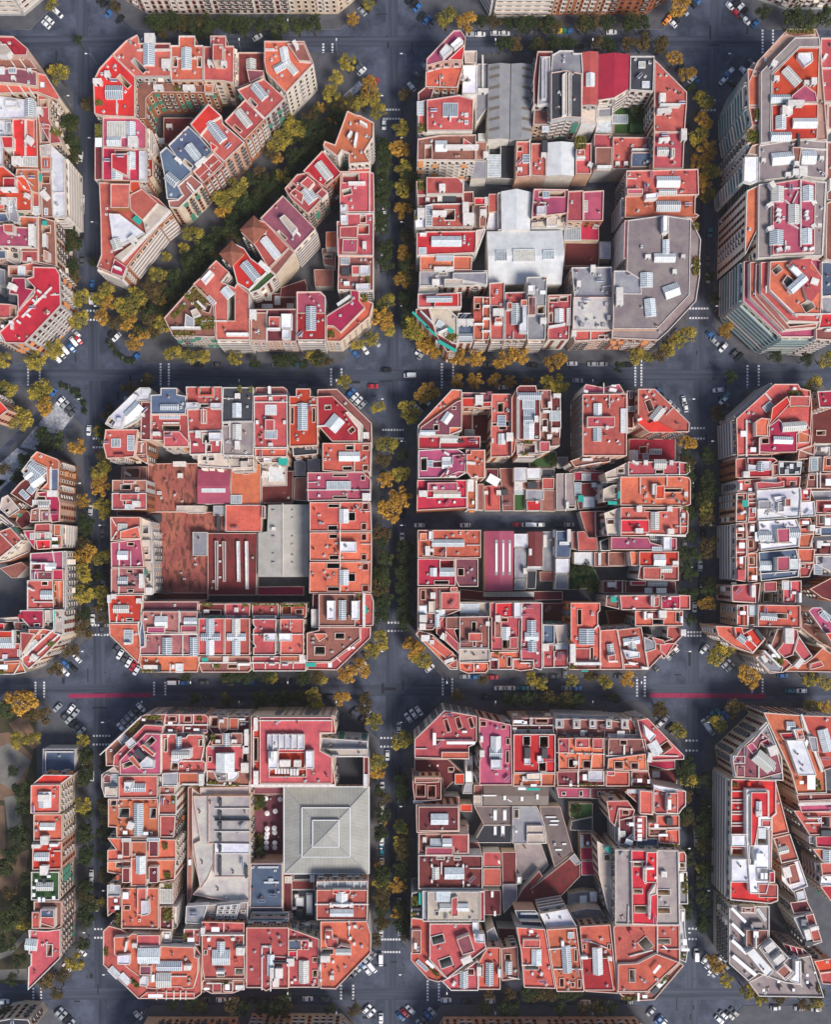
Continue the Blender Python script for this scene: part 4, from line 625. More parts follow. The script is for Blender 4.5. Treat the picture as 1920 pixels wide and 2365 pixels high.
B23o625,55 820,70 835,140 880,180 950,370 955,475 800,480 770,370;|w;V24k710,165 790,160 800,190 730,200;V25w745,200 840,200 905,385 810,385;V25g860,180 905,185 915,260 880,260;s835,225,16,60,20;V25w780,145 830,140 845,200 800,200;V25o795,150 830,145 845,195 808,198;g765,125,40,40;V22k785,395 950,375 955,475 800,480;s865,415,40,70;l910,435,20,50;s815,415,20,16
B23o820,70 1000,75 1000,340 930,360 880,180 835,140;g945,200,50,110,-15;d845,130,130,10,70;d910,310,110,12,70;z
B22d795,482 955,478 1000,478 1000,510 805,520
B22m805,522 1000,510 1000,570 820,575;d900,530,180,16,-2
B21r780,565 1000,575 1000,690 865,695;|w;d890,630,90,5;x950,625,40,50;k950,680,60,30;m880,600,70,5
B21k895,700 1000,695 1000,760 900,755;V20g860,700 890,700 890,740 865,740
B21o880,765 1000,765 1000,830 930,830;g960,800,50,60
B20r920,838 1000,838 1000,900 930,905;z
B20w925,905 1000,905 1000,960 920,955
B20k920,960 1000,955 1000,1060 985,1050;|w
#topblock
@0 0 1 G
B28c-40,38 58,38 106,-2 106,-80 -40,-80;|b
B29c285,0 341,34 450,34 450,-80 285,-80;|w
B29c450,34 560,34 560,-80 450,-80;|w
B29c560,34 670,34 670,-80 560,-80;|w
B29c670,34 782,34 826,-2 826,-80 670,-80;|w
B29c1112,0 1136,41 1270,41 1270,-80 1112,-80;|b
B29c1270,36 1400,36 1400,-80 1270,-80;|w
B29c1400,36 1488,36 1546,-2 1546,-80 1400,-80;|w
B26c1748,0 1812,24 1990,22 1990,-80 1748,-80;|w
#bottomblock
B24g341,2346 552,2346 552,2430 300,2430;|w
B24g582,2338 790,2338 830,2380 830,2430 582,2430;|w
B24g1024,2346 1240,2346 1240,2430 980,2430;|w
B24g1240,2346 1467,2346 1500,2380 1500,2430 1240,2430;|w
"""
import bpy, math, random, colorsys
from mathutils import Vector, geometry
from math import radians as R, sin, cos, pi
S = 0.1875; H = 400.0; NX, NY = 910.0, 1300.0; HK = 0.87
rnd = random.Random(7)
sc = bpy.context.scene
col = sc.collection
# ------------------------------------------------------------- coordinates
def at(px, py, h=0.0):
    k = S*(H-h)/H
    return ((px-NX)*k, (NY-py)*k)
# ------------------------------------------------------------- materials
MATS = {}
def mat(name, rgb, rough=.8, var=.0, scale=.3, rgb2=None, objvar=0.0, spec=.3, bump=0.0, metal=0.0, stain=0.0, brick=None, aniso=None):
    if name in MATS: return MATS[name]
    m = bpy.data.materials.new(name); m.use_nodes = True
    nt = m.node_tree; N = nt.nodes; L = nt.links
    b = N['Principled BSDF']; b.inputs['Roughness'].default_value = rough
    b.inputs['Specular IOR Level'].default_value = spec; b.inputs['Metallic'].default_value = metal
    out = None
    c = N.new('ShaderNodeRGB'); c.outputs[0].default_value = (*rgb, 1); out = c.outputs[0]
    gm = N.new('ShaderNodeNewGeometry')
    if rgb2 or var:
        n = N.new('ShaderNodeTexNoise'); n.inputs['Scale'].default_value = scale; n.inputs['Detail'].default_value = 6; n.inputs['Roughness'].default_value = .65
        if aniso:
            mp = N.new('ShaderNodeMapping'); mp.inputs['Scale'].default_value = aniso; L.new(gm.outputs['Position'], mp.inputs[0]); L.new(mp.outputs[0], n.inputs['Vector'])
        else: L.new(gm.outputs['Position'], n.inputs['Vector'])
        rp = N.new('ShaderNodeMapRange'); rp.inputs[1].default_value = .38; rp.inputs[2].default_value = .64
        L.new(n.outputs[0], rp.inputs[0])
        mx = N.new('ShaderNodeMixRGB'); L.new(rp.outputs[0], mx.inputs[0]); L.new(out, mx.inputs[1])
        mx.inputs[2].default_value = (*(rgb2 or [x*(1-var) for x in rgb]), 1); out = mx.outputs[0]
    if stain:
        n = N.new('ShaderNodeTexNoise'); n.inputs['Scale'].default_value = .9; n.inputs['Detail'].default_value = 9; n.inputs['Roughness'].default_value = .72; n.inputs['Distortion'].default_value = 1.0
        L.new(gm.outputs['Position'], n.inputs['Vector'])
        rp = N.new('ShaderNodeMapRange'); rp.inputs[1].default_value = .47; rp.inputs[2].default_value = .70; rp.inputs[4].default_value = stain
        L.new(n.outputs[0], rp.inputs[0])
        mx = N.new('ShaderNodeMixRGB'); L.new(rp.outputs[0], mx.inputs[0]); L.new(out, mx.inputs[1])
        mx.inputs[2].default_value = (rgb[0]*.3, rgb[1]*.35, rgb[2]*.35, 1); out = mx.outputs[0]
    if brick:
        w = N.new('ShaderNodeTexWave'); w.wave_type = 'BANDS'; w.bands_direction = brick[0]; w.inputs['Scale'].default_value = brick[1]
        L.new(gm.outputs['Position'], w.inputs['Vector'])
        mx = N.new('ShaderNodeMixRGB'); mx.blend_type = 'MULTIPLY'; mx.inputs[0].default_value = brick[2]
        L.new(out, mx.inputs[1]); L.new(w.outputs[0], mx.inputs[2]); out = mx.outputs[0]
    if objvar:
        oi = N.new('ShaderNodeObjectInfo'); hs = N.new('ShaderNodeHueSaturation')
        a = N.new('ShaderNodeMapRange'); a.inputs[3].default_value = .5-objvar*.045; a.inputs[4].default_value = .5+objvar*.06
        v = N.new('ShaderNodeMapRange'); v.inputs[3].default_value = 1-objvar; v.inputs[4].default_value = 1+objvar
        ml = N.new('ShaderNodeMath'); ml.operation = 'MULTIPLY'; ml.inputs[1].default_value = 7.31
        fr = N.new('ShaderNodeMath'); fr.operation = 'FRACT'
        L.new(oi.outputs['Random'], a.inputs[0]); L.new(oi.outputs['Random'], ml.inputs[0]); L.new(ml.outputs[0], fr.inputs[0]); L.new(fr.outputs[0], v.inputs[0])
        L.new(a.outputs[0], hs.inputs['Hue']); L.new(v.outputs[0], hs.inputs['Value']); L.new(out, hs.inputs['Color']); out = hs.outputs[0]
    L.new(out, b.inputs['Base Color'])
    if bump:
        n = N.new('ShaderNodeTexNoise'); n.inputs['Scale'].default_value = 3; n.inputs['Detail'].default_value = 4
        L.new(gm.outputs['Position'], n.inputs['Vector']); bp = N.new('ShaderNodeBump'); bp.inputs['Strength'].default_value = bump
        L.new(n.outputs[0], bp.inputs['Height']); L.new(bp.outputs[0], b.inputs['Normal'])
    MATS[name] = m; return m
RC = {'j':(.21,.165,.15),'h':(.52,.19,.185),'i':(.52,.49,.445),'r':(.53,.10,.093),'k':(.47,.03,.065),'o':(.63,.145,.085),'d':(.19,.038,.042),'m':(.46,.09,.16),'s':(.62,.035,.03),
      'p':(.26,.08,.105),'n':(.34,.13,.10),'b':(.10,.14,.21),'g':(.33,.33,.345),'e':(.33,.275,.26),'x':(.05,.053,.062),
      'w':(.78,.79,.80),'c':(.62,.52,.42),'G':(.045,.11,.03),'t':(.03,.38,.30),'f':(.33,.43,.52),'T':(.48,.3,.22)}
RN = {'j':'weathered brown','h':'dusty pink','i':'ivory','r':'coral red','k':'crimson','o':'orange terracotta','d':'dark maroon','m':'magenta pink','s':'bright scarlet','p':'purple brown',
      'n':'rusty brown','b':'slate blue','g':'light grey','e':'warm grey','x':'charcoal','w':'white','c':'cream','G':'green','t':'turquoise','f':'glazed','T':'salmon'}
def roofmat(c):
    st = .6 if c in 'nd' else (.5 if c in 'rokph' else .25)
    r = RC[c]
    return mat('roof_'+RN[c].replace(' ','_'), r, .85, scale=.16, rgb2=(r[0]*.70, r[1]*.66, r[2]*.78), objvar=.2, stain=st, bump=.1)
def mossmat(c):
    r = RC[c]; m = mat('mossy_roof_'+c, (r[0]*1.15, r[1]*1.0, r[2]*.9), .9, scale=.12, rgb2=(r[0]*.85, r[1]*.6, r[2]*.7), bump=.2)
    if m.get('done'): return m
    m['done'] = 1; nt = m.node_tree; N = nt.nodes; L = nt.links; b = N['Principled BSDF']; src = b.inputs['Base Color'].links[0].from_socket
    gm = N.new('ShaderNodeNewGeometry'); mp = N.new('ShaderNodeMapping'); mp.inputs['Rotation'].default_value = (0,0,.9); mp.inputs['Scale'].default_value = (1,.35,1)
    n = N.new('ShaderNodeTexNoise'); n.inputs['Scale'].default_value = .75; n.inputs['Detail'].default_value = 5; n.inputs['Distortion'].default_value = .8
    L.new(gm.outputs['Position'], mp.inputs[0]); L.new(mp.outputs[0], n.inputs['Vector'])
    rp = N.new('ShaderNodeMapRange'); rp.inputs[1].default_value = .5; rp.inputs[2].default_value = .6; rp.inputs[4].default_value = .75; L.new(n.outputs[0], rp.inputs[0])
    mx = N.new('ShaderNodeMixRGB'); mx.inputs[2].default_value = (.07,.035,.025,1); L.new(rp.outputs[0], mx.inputs[0]); L.new(src, mx.inputs[1]); L.new(mx.outputs[0], b.inputs['Base Color']); return m
MWALL = [mat('plaster_'+n, c, .9, var=.22, scale=.35, objvar=.06) for n, c in
    (('cream',(.74,.60,.45)),('white',(.78,.73,.66)),('peach',(.68,.42,.30)),('pink',(.64,.42,.35)),('grey',(.50,.49,.48)))]
MBRICK = mat('wall_brick', (.42,.15,.07), .9, var=.3, scale=1.2, objvar=.1)
MPAR = mat('parapet_coping', (.74,.52,.45), .8, var=.18, scale=.6, objvar=.08)
MPARW = mat('parapet_white', (.76,.70,.66), .8, var=.25, scale=.8, objvar=.08, stain=.25)
MWHITE = mat('white_render', (.80,.78,.76), .8, var=.2, scale=.9, objvar=.12, stain=.2)
MGLASS = mat('rooflight_glass', (.47,.52,.55), .25, var=.35, scale=.7, spec=.5, objvar=.32)
MFRAME = mat('white_frame', (.78,.79,.80), .6)
MPANE = mat('window_pane', (.022,.024,.03), .15, spec=.5)
MWF = mat('window_surround', (.66,.52,.42), .8)
MWF2 = mat('window_shutter', (.26,.06,.035), .8, objvar=.3)
MBAL = mat('balcony_slab', (.72,.66,.62), .8)
MBAL2 = mat('balcony_teal', (.40,.50,.50), .7)
MRAIL = mat('balcony_rail', (.05,.045,.05), .6)
MTILE = mat('clay_tile', (.33,.11,.07), .8, var=.3, scale=.7, brick=('X', 1.6, .35))
MDARK = mat('dark_metal', (.05,.055,.065), .6)
MGREY = mat('grey_metal', (.34,.35,.37), .5, var=.2, scale=1)
MTEAL = mat('teal_cloth', (.02,.36,.29), .7)
MGREEN = mat('foliage_pots', (.07,.12,.02), .9, rgb2=(.22,.14,.02), scale=1.5)
MBLUE = mat('blue_plastic', (.03,.14,.45), .5)
MWOOD = mat('brown_board', (.22,.10,.05), .8)
# ------------------------------------------------------------- objects
class MB:
    def __init__(s): s.v = []; s.f = []; s.m = []; s.mats = []
    def mi(s, m):
        if m not in s.mats: s.mats.append(m)
        return s.mats.index(m)
    def face(s, pts, m):
        i = len(s.v); s.v += [tuple(p) for p in pts]; s.f.append(tuple(range(i, i+len(pts)))); s.m.append(s.mi(m))
    def box(s, cx, cy, z0, w, d, h, a, m, mt=None):
        ca, sa = cos(a), sin(a)
        P = [(cx+x*ca-y*sa, cy+x*sa+y*ca) for x, y in ((-w/2,-d/2),(w/2,-d/2),(w/2,d/2),(-w/2,d/2))]
        s.prism(P, z0, z0+h, m, mt or m)
    def prism(s, P, z0, z1, m, mt, bottom=False):
        n = len(P)
        for i in range(n):
            a, b = P[i], P[(i+1)%n]
            s.face([(a[0],a[1],z0),(b[0],b[1],z0),(b[0],b[1],z1),(a[0],a[1],z1)], m)
        s.cap(P, z1, mt)
        if bottom: s.face([(p[0],p[1],z0) for p in reversed(P)], m)
    def cap(s, P, z, m, holes=()):
        loops = [[Vector((p[0],p[1],0)) for p in P]]+[[Vector((p[0],p[1],0)) for p in h] for h in holes]
        flat = [p for l in loops for p in l]
        if len(flat) == 4 and not holes and convex(P):
            s.face([(p[0],p[1],z) for p in P], m); return
        tris = geometry.tessellate_polygon(loops)
        i = len(s.v); s.v += [(p.x,p.y,z) for p in flat]; k = s.mi(m)
        for t in tris:
            a, b, c = (flat[j] for j in t)
            ar = (b.x-a.x)*(c.y-a.y)-(b.y-a.y)*(c.x-a.x)
            if abs(ar) < 1e-9: continue
            s.f.append(tuple(i+j for j in (t if ar > 0 else t[::-1]))); s.m.append(k)
    def cone(s, cx, cy, z0, z1, r0, r1, m, n=10, top=True):
        A = [(cx+r0*cos(2*pi*i/n), cy+r0*sin(2*pi*i/n), z0) for i in range(n)]
        B = [(cx+r1*cos(2*pi*i/n), cy+r1*sin(2*pi*i/n), z1) for i in range(n)]
        for i in range(n): s.face([A[i], A[(i+1)%n], B[(i+1)%n], B[i]], m)
        if top and r1 > .01: s.face(B, m)
    def tube(s, p, q, r0, r1, m, n=6):
        p, q = Vector(p), Vector(q); d = (q-p).normalized()
        u = d.orthogonal().normalized(); w = d.cross(u)
        A = [p+(u*cos(2*pi*i/n)+w*sin(2*pi*i/n))*r0 for i in range(n)]; B = [q+(u*cos(2*pi*i/n)+w*sin(2*pi*i/n))*r1 for i in range(n)]
        for i in range(n): s.face([A[i], A[(i+1)%n], B[(i+1)%n], B[i]], m)
        s.face(B, m)
    def mesh(s, name):
        me = bpy.data.meshes.new(name); me.from_pydata(s.v, [], s.f)
        for m in s.mats: me.materials.append(m)
        me.polygons.foreach_set('material_index', s.m); me.update(); return me
    def build(s, name, parent=None, loc=None):
        if not s.f: return None
        return obj(name, s.mesh(name), parent, loc)
def obj(name, data, parent=None, loc=None, rz=0.0, scale=None):
    o = bpy.data.objects.new(name, data); col.objects.link(o)
    if parent: o.parent = parent
    if loc: o.location = loc
    if rz: o.rotation_euler = (0,0,rz)
    if scale: o.scale = scale
    return o
def tag(o, label=None, cat=None, group=None, kind=None):
    if label: o['label'] = label
    if cat: o['category'] = cat
    if group: o['group'] = group
    if kind: o['kind'] = kind
    return o
# ------------------------------------------------------------- 2d helpers
def area(P): return sum(P[i][0]*P[(i+1)%len(P)][1]-P[(i+1)%len(P)][0]*P[i][1] for i in range(len(P)))/2
def ccw(P): return P if area(P) > 0 else P[::-1]
def convex(P):
    n = len(P)
    return all((P[(i+1)%n][0]-P[i][0])*(P[(i+2)%n][1]-P[(i+1)%n][1])-(P[(i+1)%n][1]-P[i][1])*(P[(i+2)%n][0]-P[(i+1)%n][0]) > 0 for i in range(n))
def inside(x, y, P):
    c = False; n = len(P); j = n-1
    for i in range(n):
        xi, yi = P[i]; xj, yj = P[j]
        if (yi > y) != (yj > y) and x < (xj-xi)*(y-yi)/(yj-yi)+xi: c = not c
        j = i
    return c
def clean(P):
    Q = []
    for p in P:
        if not Q or math.hypot(p[0]-Q[-1][0], p[1]-Q[-1][1]) > .25: Q.append(p)
    if len(Q) > 1 and math.hypot(Q[0][0]-Q[-1][0], Q[0][1]-Q[-1][1]) < .25: Q.pop()
    return Q
def inset(P, d):
    n = len(P); out = []
    for i in range(n):
        a, b, c = Vector(P[i-1]), Vector(P[i]), Vector(P[(i+1)%n])
        e1 = (b-a).normalized(); e2 = (c-b).normalized()
        n1 = Vector((-e1.y, e1.x)); n2 = Vector((-e2.y, e2.x))
        m = n1+n2
        if m.length < .2: m = n1; k = 1
        else:
            m.normalize(); k = 1/max(.35, m.dot(n1))
        out.append((b.x+m.x*d*k, b.y+m.y*d*k))
    return out
def simple(P):
    n = len(P)
    for i in range(n):
        for j in range(i+2, n):
            if i == 0 and j == n-1: continue
            if geometry.intersect_line_line_2d(Vector(P[i]), Vector(P[(i+1)%n]), Vector(P[j]), Vector(P[(j+1)%n])): return False
    return True
def dist_edge(x, y, P):
    m = 1e9
    for i in range(len(P)):
        a = Vector(P[i]); b = Vector(P[(i+1)%len(P)]); p = Vector((x,y)); ab = b-a
        t = max(0, min(1, (p-a).dot(ab)/max(ab.length_squared, 1e-9))); m = min(m, (p-a-ab*t).length)
    return m
def rect(cx, cy, w, d, a):
    ca, sa = cos(a), sin(a)
    return [(cx+x*ca-y*sa, cy+x*sa+y*ca) for x, y in ((-w/2,-d/2),(w/2,-d/2),(w/2,d/2),(-w/2,d/2))]
# ------------------------------------------------------------- parse the survey
class Vol: pass
def parse():
    blk = ''; ox = oy = 0; sc_ = .25; ground = False; out = []
    for ln in DATA.strip().split('\n'):
        ln = ln.strip()
        if not ln: continue
        if ln[0] == '#': blk = ln[1:]; continue
        if ln[0] == '@':
            t = ln[1:].split(); ox, oy = float(t[0]), float(t[1]); sc_ = 1/float(t[2]) if len(t) > 2 else .25; ground = len(t) > 3; continue
        b = Vol(); b.blk = blk; b.vols = []; b.feat = []; b.style = None; b.ridge = None; b.pyr = False; b.brick = False
        hk = 1.2 if blk == 'terraced' else HK
        for tk in ln.split(';'):
            tk = tk.strip()
            if not tk: continue
            c = tk[0]
            if c in 'BV' and tk[1].isdigit():
                j = 1
                while tk[j].isdigit(): j += 1
                h = float(tk[1:j]); cc = tk[j]
                if c == 'B': hb = h; h = h*hk if h > 12 else h; hm = h
                else: h = hm+(h-hb)*(1.25 if abs(h-hb) < 3 else 1.0)
                v = Vol(); v.h = h; v.c = cc if cc in RC else 'n'
                P = []
                for p in tk[j+1:].split():
                    x, y = p.split(','); P.append(at(ox+float(x)*sc_, oy+float(y)*sc_, 0 if ground else h))
                v.P = ccw(clean(P))
                if len(v.P) < 3 or abs(area(v.P)) < 2: continue
                if not simple(v.P):
                    cx = sum(p[0] for p in v.P)/len(v.P); cy = sum(p[1] for p in v.P)/len(v.P)
                    v.P = ccw(sorted(v.P, key=lambda p: math.atan2(p[1]-cy, p[0]-cx)))
                b.vols.append(v)
            elif c == '|': b.style = tk[1]
            elif c == '^': b.ridge = tk[1]
            elif c == 'Y': b.pyr = True
            elif c == '*': b.brick = True
            elif c in 'z%': pass
            else:
                n = [float(q) for q in tk[1:].split(',')]
                b.feat.append((c, ox+n[0]*sc_, oy+n[1]*sc_, (n[2] if len(n) > 2 else 0)*sc_*S, (n[3] if len(n) > 3 else 8)*sc_*S, -R(n[4]) if len(n) > 4 else 0.0))
        if b.vols: out.append(b)
    return out
BL = parse()
for b in BL:
    P = b.vols[0].P; b.h = b.vols[0].h; b.P = P
    b.x0 = min(p[0] for p in P); b.x1 = max(p[0] for p in P); b.y0 = min(p[1] for p in P); b.y1 = max(p[1] for p in P)
    b.cx = (b.x0+b.x1)/2; b.cy = (b.y0+b.y1)/2
def blocked(x, y, z, me):
    for b in BL:
        if b is me or b.h < z: continue
        if b.x0 < x < b.x1 and b.y0 < y < b.y1 and inside(x, y, b.P): return True
    return False
# ------------------------------------------------------------- shared meshes
def winmesh(fr):
    m = MB()   # local: x across, y outwards, z up, origin at sill centre
    m.box(0, .02, 0, 1.0, .10, 1.9, 0, MPANE)
    for x in (-.62, .62): m.box(x, .06, -.1, .24, .16, 2.1, 0, fr)
    m.box(0, .06, 1.9, 1.0, .16, .2, 0, fr); m.box(0, .10, -.16, 1.0, .26, .12, 0, fr)
    return m.mesh('window')
def balmesh(slab, rail):
    m = MB()
    m.box(0, .5, 0, 2.3, 1.0, .16, 0, slab)
    m.box(0, .97, .16, 2.3, .06, .85, 0, rail)
    for x in (-1.12, 1.12): m.box(x, .5, .16, .06, .9, .85, 0, rail)
    return m.mesh('balcony')
def awnmesh(c):
    m = MB()
    m.face([(-1.1,.05,2.3),(1.1,.05,2.3),(1.1,1.1,1.5),(-1.1,1.1,1.5)][::-1], c); m.face([(-1.1,1.1,1.5),(1.1,1.1,1.5),(1.1,1.1,1.3),(-1.1,1.1,1.3)], c)
    return m.mesh('awning')
WIN = [winmesh(MWF), winmesh(MWF2)]
BALC = [balmesh(MBAL, MBAL), balmesh(MBAL, MRAIL)]
AWN = [awnmesh(mat('awning_green',(.04,.16,.11),.8)), awnmesh(mat('awning_orange',(.5,.2,.07),.8)), awnmesh(mat('awning_cream',(.7,.6,.5),.8))]
GL = [MGLASS, MGLASS, mat('rooflight_white', (.66,.68,.69), .5, var=.25, scale=.6, objvar=.1), mat('rooflight_grey', (.27,.32,.37), .3, var=.3, scale=.6, objvar=.2), mat('rooflight_sheet', (.50,.48,.43), .7, var=.3, scale=.8, objvar=.15)]
gk = random.Random(99)
def litmesh_gable(w, d, n):
    """glazed gabled skylight on a white kerb; ridge along x"""
    m = MB(); MGLASS = gk.choice(GL); kh = .9; rh = kh+min(1.1, d*.28)
    m.box(0, 0, 0, w, d, kh, 0, MWHITE)
    hw, hd = w/2+.1, d/2+.12
    for sgn in (-1, 1):
        a = [(-hw, sgn*hd, kh+.02), (hw, sgn*hd, kh+.02), (hw, 0, rh), (-hw, 0, rh)]
        m.face(a if sgn < 0 else a[::-1], MGLASS)
    for x in (-hw, hw):
        a = [(x,-hd,kh+.02),(x,hd,kh+.02),(x,0,rh)]; m.face(a if x > 0 else a[::-1], MWHITE)
    k = max(3, int(w/.8))
    for i in range(k+1):
        x = -w/2+w*i/k
        for sgn in (-1, 1):
            y0, z0, y1, z1 = sgn*hd, kh+.07, 0, rh+.05
            q = [(x-.09,y0,z0),(x+.09,y0,z0),(x+.09,y1,z1),(x-.09,y1,z1)]
            m.face(q if sgn < 0 else q[::-1], MFRAME)
    m.box(0, 0, rh-.02, w+.1, .22, .12, 0, MFRAME)
    return m
def litmesh_flat(w, d):
    m = MB(); MGLASS = gk.choice(GL); m.box(0, 0, 0, w, d, .7, 0, MFRAME, MGLASS)
    for i in range(1, max(2, int(w/1.0))):
        m.box(-w/2+w*i/max(2, int(w/1.0)), 0, .7, .09, d, .06, 0, MFRAME)
    for s in (-1, 1):
        m.box(0, s*(d/2-.08), .7, w, .16, .08, 0, MFRAME); m.box(s*(w/2-.08), 0, .7, .16, d-.34, .08, 0, MFRAME)
    return m
def stairhead(w, d, h=2.5):
    m = MB(); m.box(0, 0, 0, w, d, h, 0, MWHITE)
    if min(w, d) > 1.2:
        m.box(0, -d/2-.02, 0, .8, .06, 1.9, 0, MDARK)
        m.box(0, 0, h, w+.25, d+.25, .14, 0, MPARW, MPARW)
    return m
def leafpatch(w, d, n):
    m = MB(); m.box(0, 0, 0, w, d, .35, 0, MWOOD)
    for i in range(n):
        x, y, z = rnd.uniform(-w/2, w/2), rnd.uniform(-d/2, d/2), rnd.uniform(.45, 1.3)
        s = rnd.uniform(.18, .4); u = Vector((rnd.gauss(0,1), rnd.gauss(0,1), rnd.gauss(0,.6))).normalized()*s
        v = u.cross(Vector((rnd.gauss(0,1), rnd.gauss(0,1), 1))).normalized()*s
        c = Vector((x,y,z)); m.face([c-u-v, c+u-v, c+u+v, c-u+v], MGREEN)
    return m
def small(kind):
    m = MB()
    if kind == 'chimney':
        m.box(0,0,0,.7,.5,1.5,0,MWHITE); m.box(0,0,1.5,.85,.65,.12,0,MTILE)
        for x in (-.18,.18): m.cone(x,0,1.62,2.0,.11,.09,MTILE,8)
    elif kind == 'air_conditioner':
        m.box(0,0,0,.15,.6,.25,0,MDARK); m.box(0,0,.25,1.0,.75,.8,0,MFRAME); m.cone(0,0,1.05,1.1,.28,.28,MDARK,12)
    elif kind == 'water_tank':
        m.cone(0,0,0,1.3,.6,.6,MGREY,12); m.cone(0,0,1.3,1.5,.6,.2,MGREY,12)
    elif kind == 'antenna':
        m.cone(0,0,0,3.2,.04,.03,MGREY,6)
        for z in (2.6,2.85,3.1): m.box(0,0,z,1.1,.05,.04,.4,MGREY)
    elif kind == 'vent':
        m.box(0,0,0,.8,.8,.8,0,MWHITE); m.cone(0,0,.8,1.15,.3,.42,MGREY,10)
    elif kind == 'laundry_line':
        for x in (-1.6,1.6): m.box(x,0,0,.08,.08,1.9,0,MGREY); m.box(x,0,1.9,.08,1.3,.06,0,MGREY)
        for k,y in enumerate((-.5,0,.5)): m.box(0,y,1.2,2.6,.04,.7,0,(MFRAME,MBLUE,MWHITE)[k])
    elif kind == 'table_and_chairs':
        m.cone(0,0,.7,.76,.45,.45,MGREY,12); m.cone(0,0,0,.7,.05,.05,MDARK,6)
        for i in range(4):
            a = i*pi/2+.4; m.box(.8*cos(a),.8*sin(a),0,.35,.35,.45,a,MWOOD)
    return m.mesh(kind)
SM = {k: small(k) for k in ('chimney','air_conditioner','water_tank','antenna','vent','laundry_line','table_and_chairs')}
# ------------------------------------------------------------- buildings
trees_extra = []; parasols = []
nwin = 0
def fit_rect(cx, cy, w, d, a, P, gx, gy, others):
    for k in range(7):
        Q = rect(cx, cy, w, d, a)
        ok = all(inside(x, y, P) and dist_edge(x, y, P) > .55 for x, y in Q) and w > .8 and d > .8
        if ok:
            for O in others:
                if any(inside(x, y, O) for x, y in Q) or any(inside(x, y, Q) for x, y in O) or not (convex(O) or True): ok = False
                for i in range(4):
                    for j in range(4):
                        if geometry.intersect_line_line_2d(Vector(Q[i]), Vector(Q[(i+1)%4]), Vector(O[j]), Vector(O[(j+1)%4])): ok = False
            if ok and not any(inside(p[0], p[1], Q) for p in P): return Q
        w *= .85; d *= .85; cx += (gx-cx)*.06; cy += (gy-cy)*.06
    return None
def shell(m, P, z0, z1, mw, mr, mp, holes, par=.32, ph=.75):
    """walls, roof with holes, coping ring"""
    n = len(P); Q = inset(P, par)
    ring = simple(Q) and area(Q) > .3*area(P)
    zt = z1+ph if ring else z1
    for i in range(n):
        a, b = P[i], P[(i+1)%n]; m[0].face([(a[0],a[1],z0),(b[0],b[1],z0),(b[0],b[1],zt),(a[0],a[1],zt)], mw)
    if ring:
        for i in range(n):
            a, b, c, d = P[i], P[(i+1)%n], Q[(i+1)%n], Q[i]
            m[2].face([(a[0],a[1],zt+.04),(b[0],b[1],zt+.04),(c[0],c[1],zt+.04),(d[0],d[1],zt+.04)], mp)
            m[2].face([(d[0],d[1],zt+.04),(c[0],c[1],zt+.04),(c[0],c[1],z1-.02),(d[0],d[1],z1-.02)], mp)
            m[2].face([(a[0],a[1],zt-.25),(b[0],b[1],zt-.25),(b[0],b[1],zt+.04),(a[0],a[1],zt+.04)], mp)
        m[1].cap(Q, z1, mr, [h for h, _ in holes])
    else: m[1].cap(P, z1, mr, [h for h, _ in holes])
    for h, dep in holes:
        zb = max(z1-dep, .3)
        for i in range(4):
            a, b = h[i], h[(i+1)%4]
            m[0].face([(a[0],a[1],zb),(a[0],a[1],z1+.5),(b[0],b[1],z1+.5),(b[0],b[1],zb)][::-1][::-1], mw)
        m[0].face([(p[0],p[1],zb) for p in h], MWALL[4] if dep > 5 else mr)
        O = inset(h, -.22)
        for i in range(4):
            a, b, c, d = O[i], O[(i+1)%4], h[(i+1)%4], h[i]
            m[2].face([(a[0],a[1],z1+.52),(b[0],b[1],z1+.52),(c[0],c[1],z1+.52),(d[0],d[1],z1+.52)], mp)
            m[2].face([(a[0],a[1],z1-.01),(b[0],b[1],z1-.01),(b[0],b[1],z1+.52),(a[0],a[1],z1+.52)], mp)
def local_name(c):
    return {'g':'skylight','f':'roof_glazing','m':'stair_head','b':'roof_hut','k':'dark_hut','y':'pyramid_roof','l':'planter','c':'roof_unit','t':'awning','s':'awning','d':'dividing_wall','q':'court_lines'}.get(c,'roof_unit')
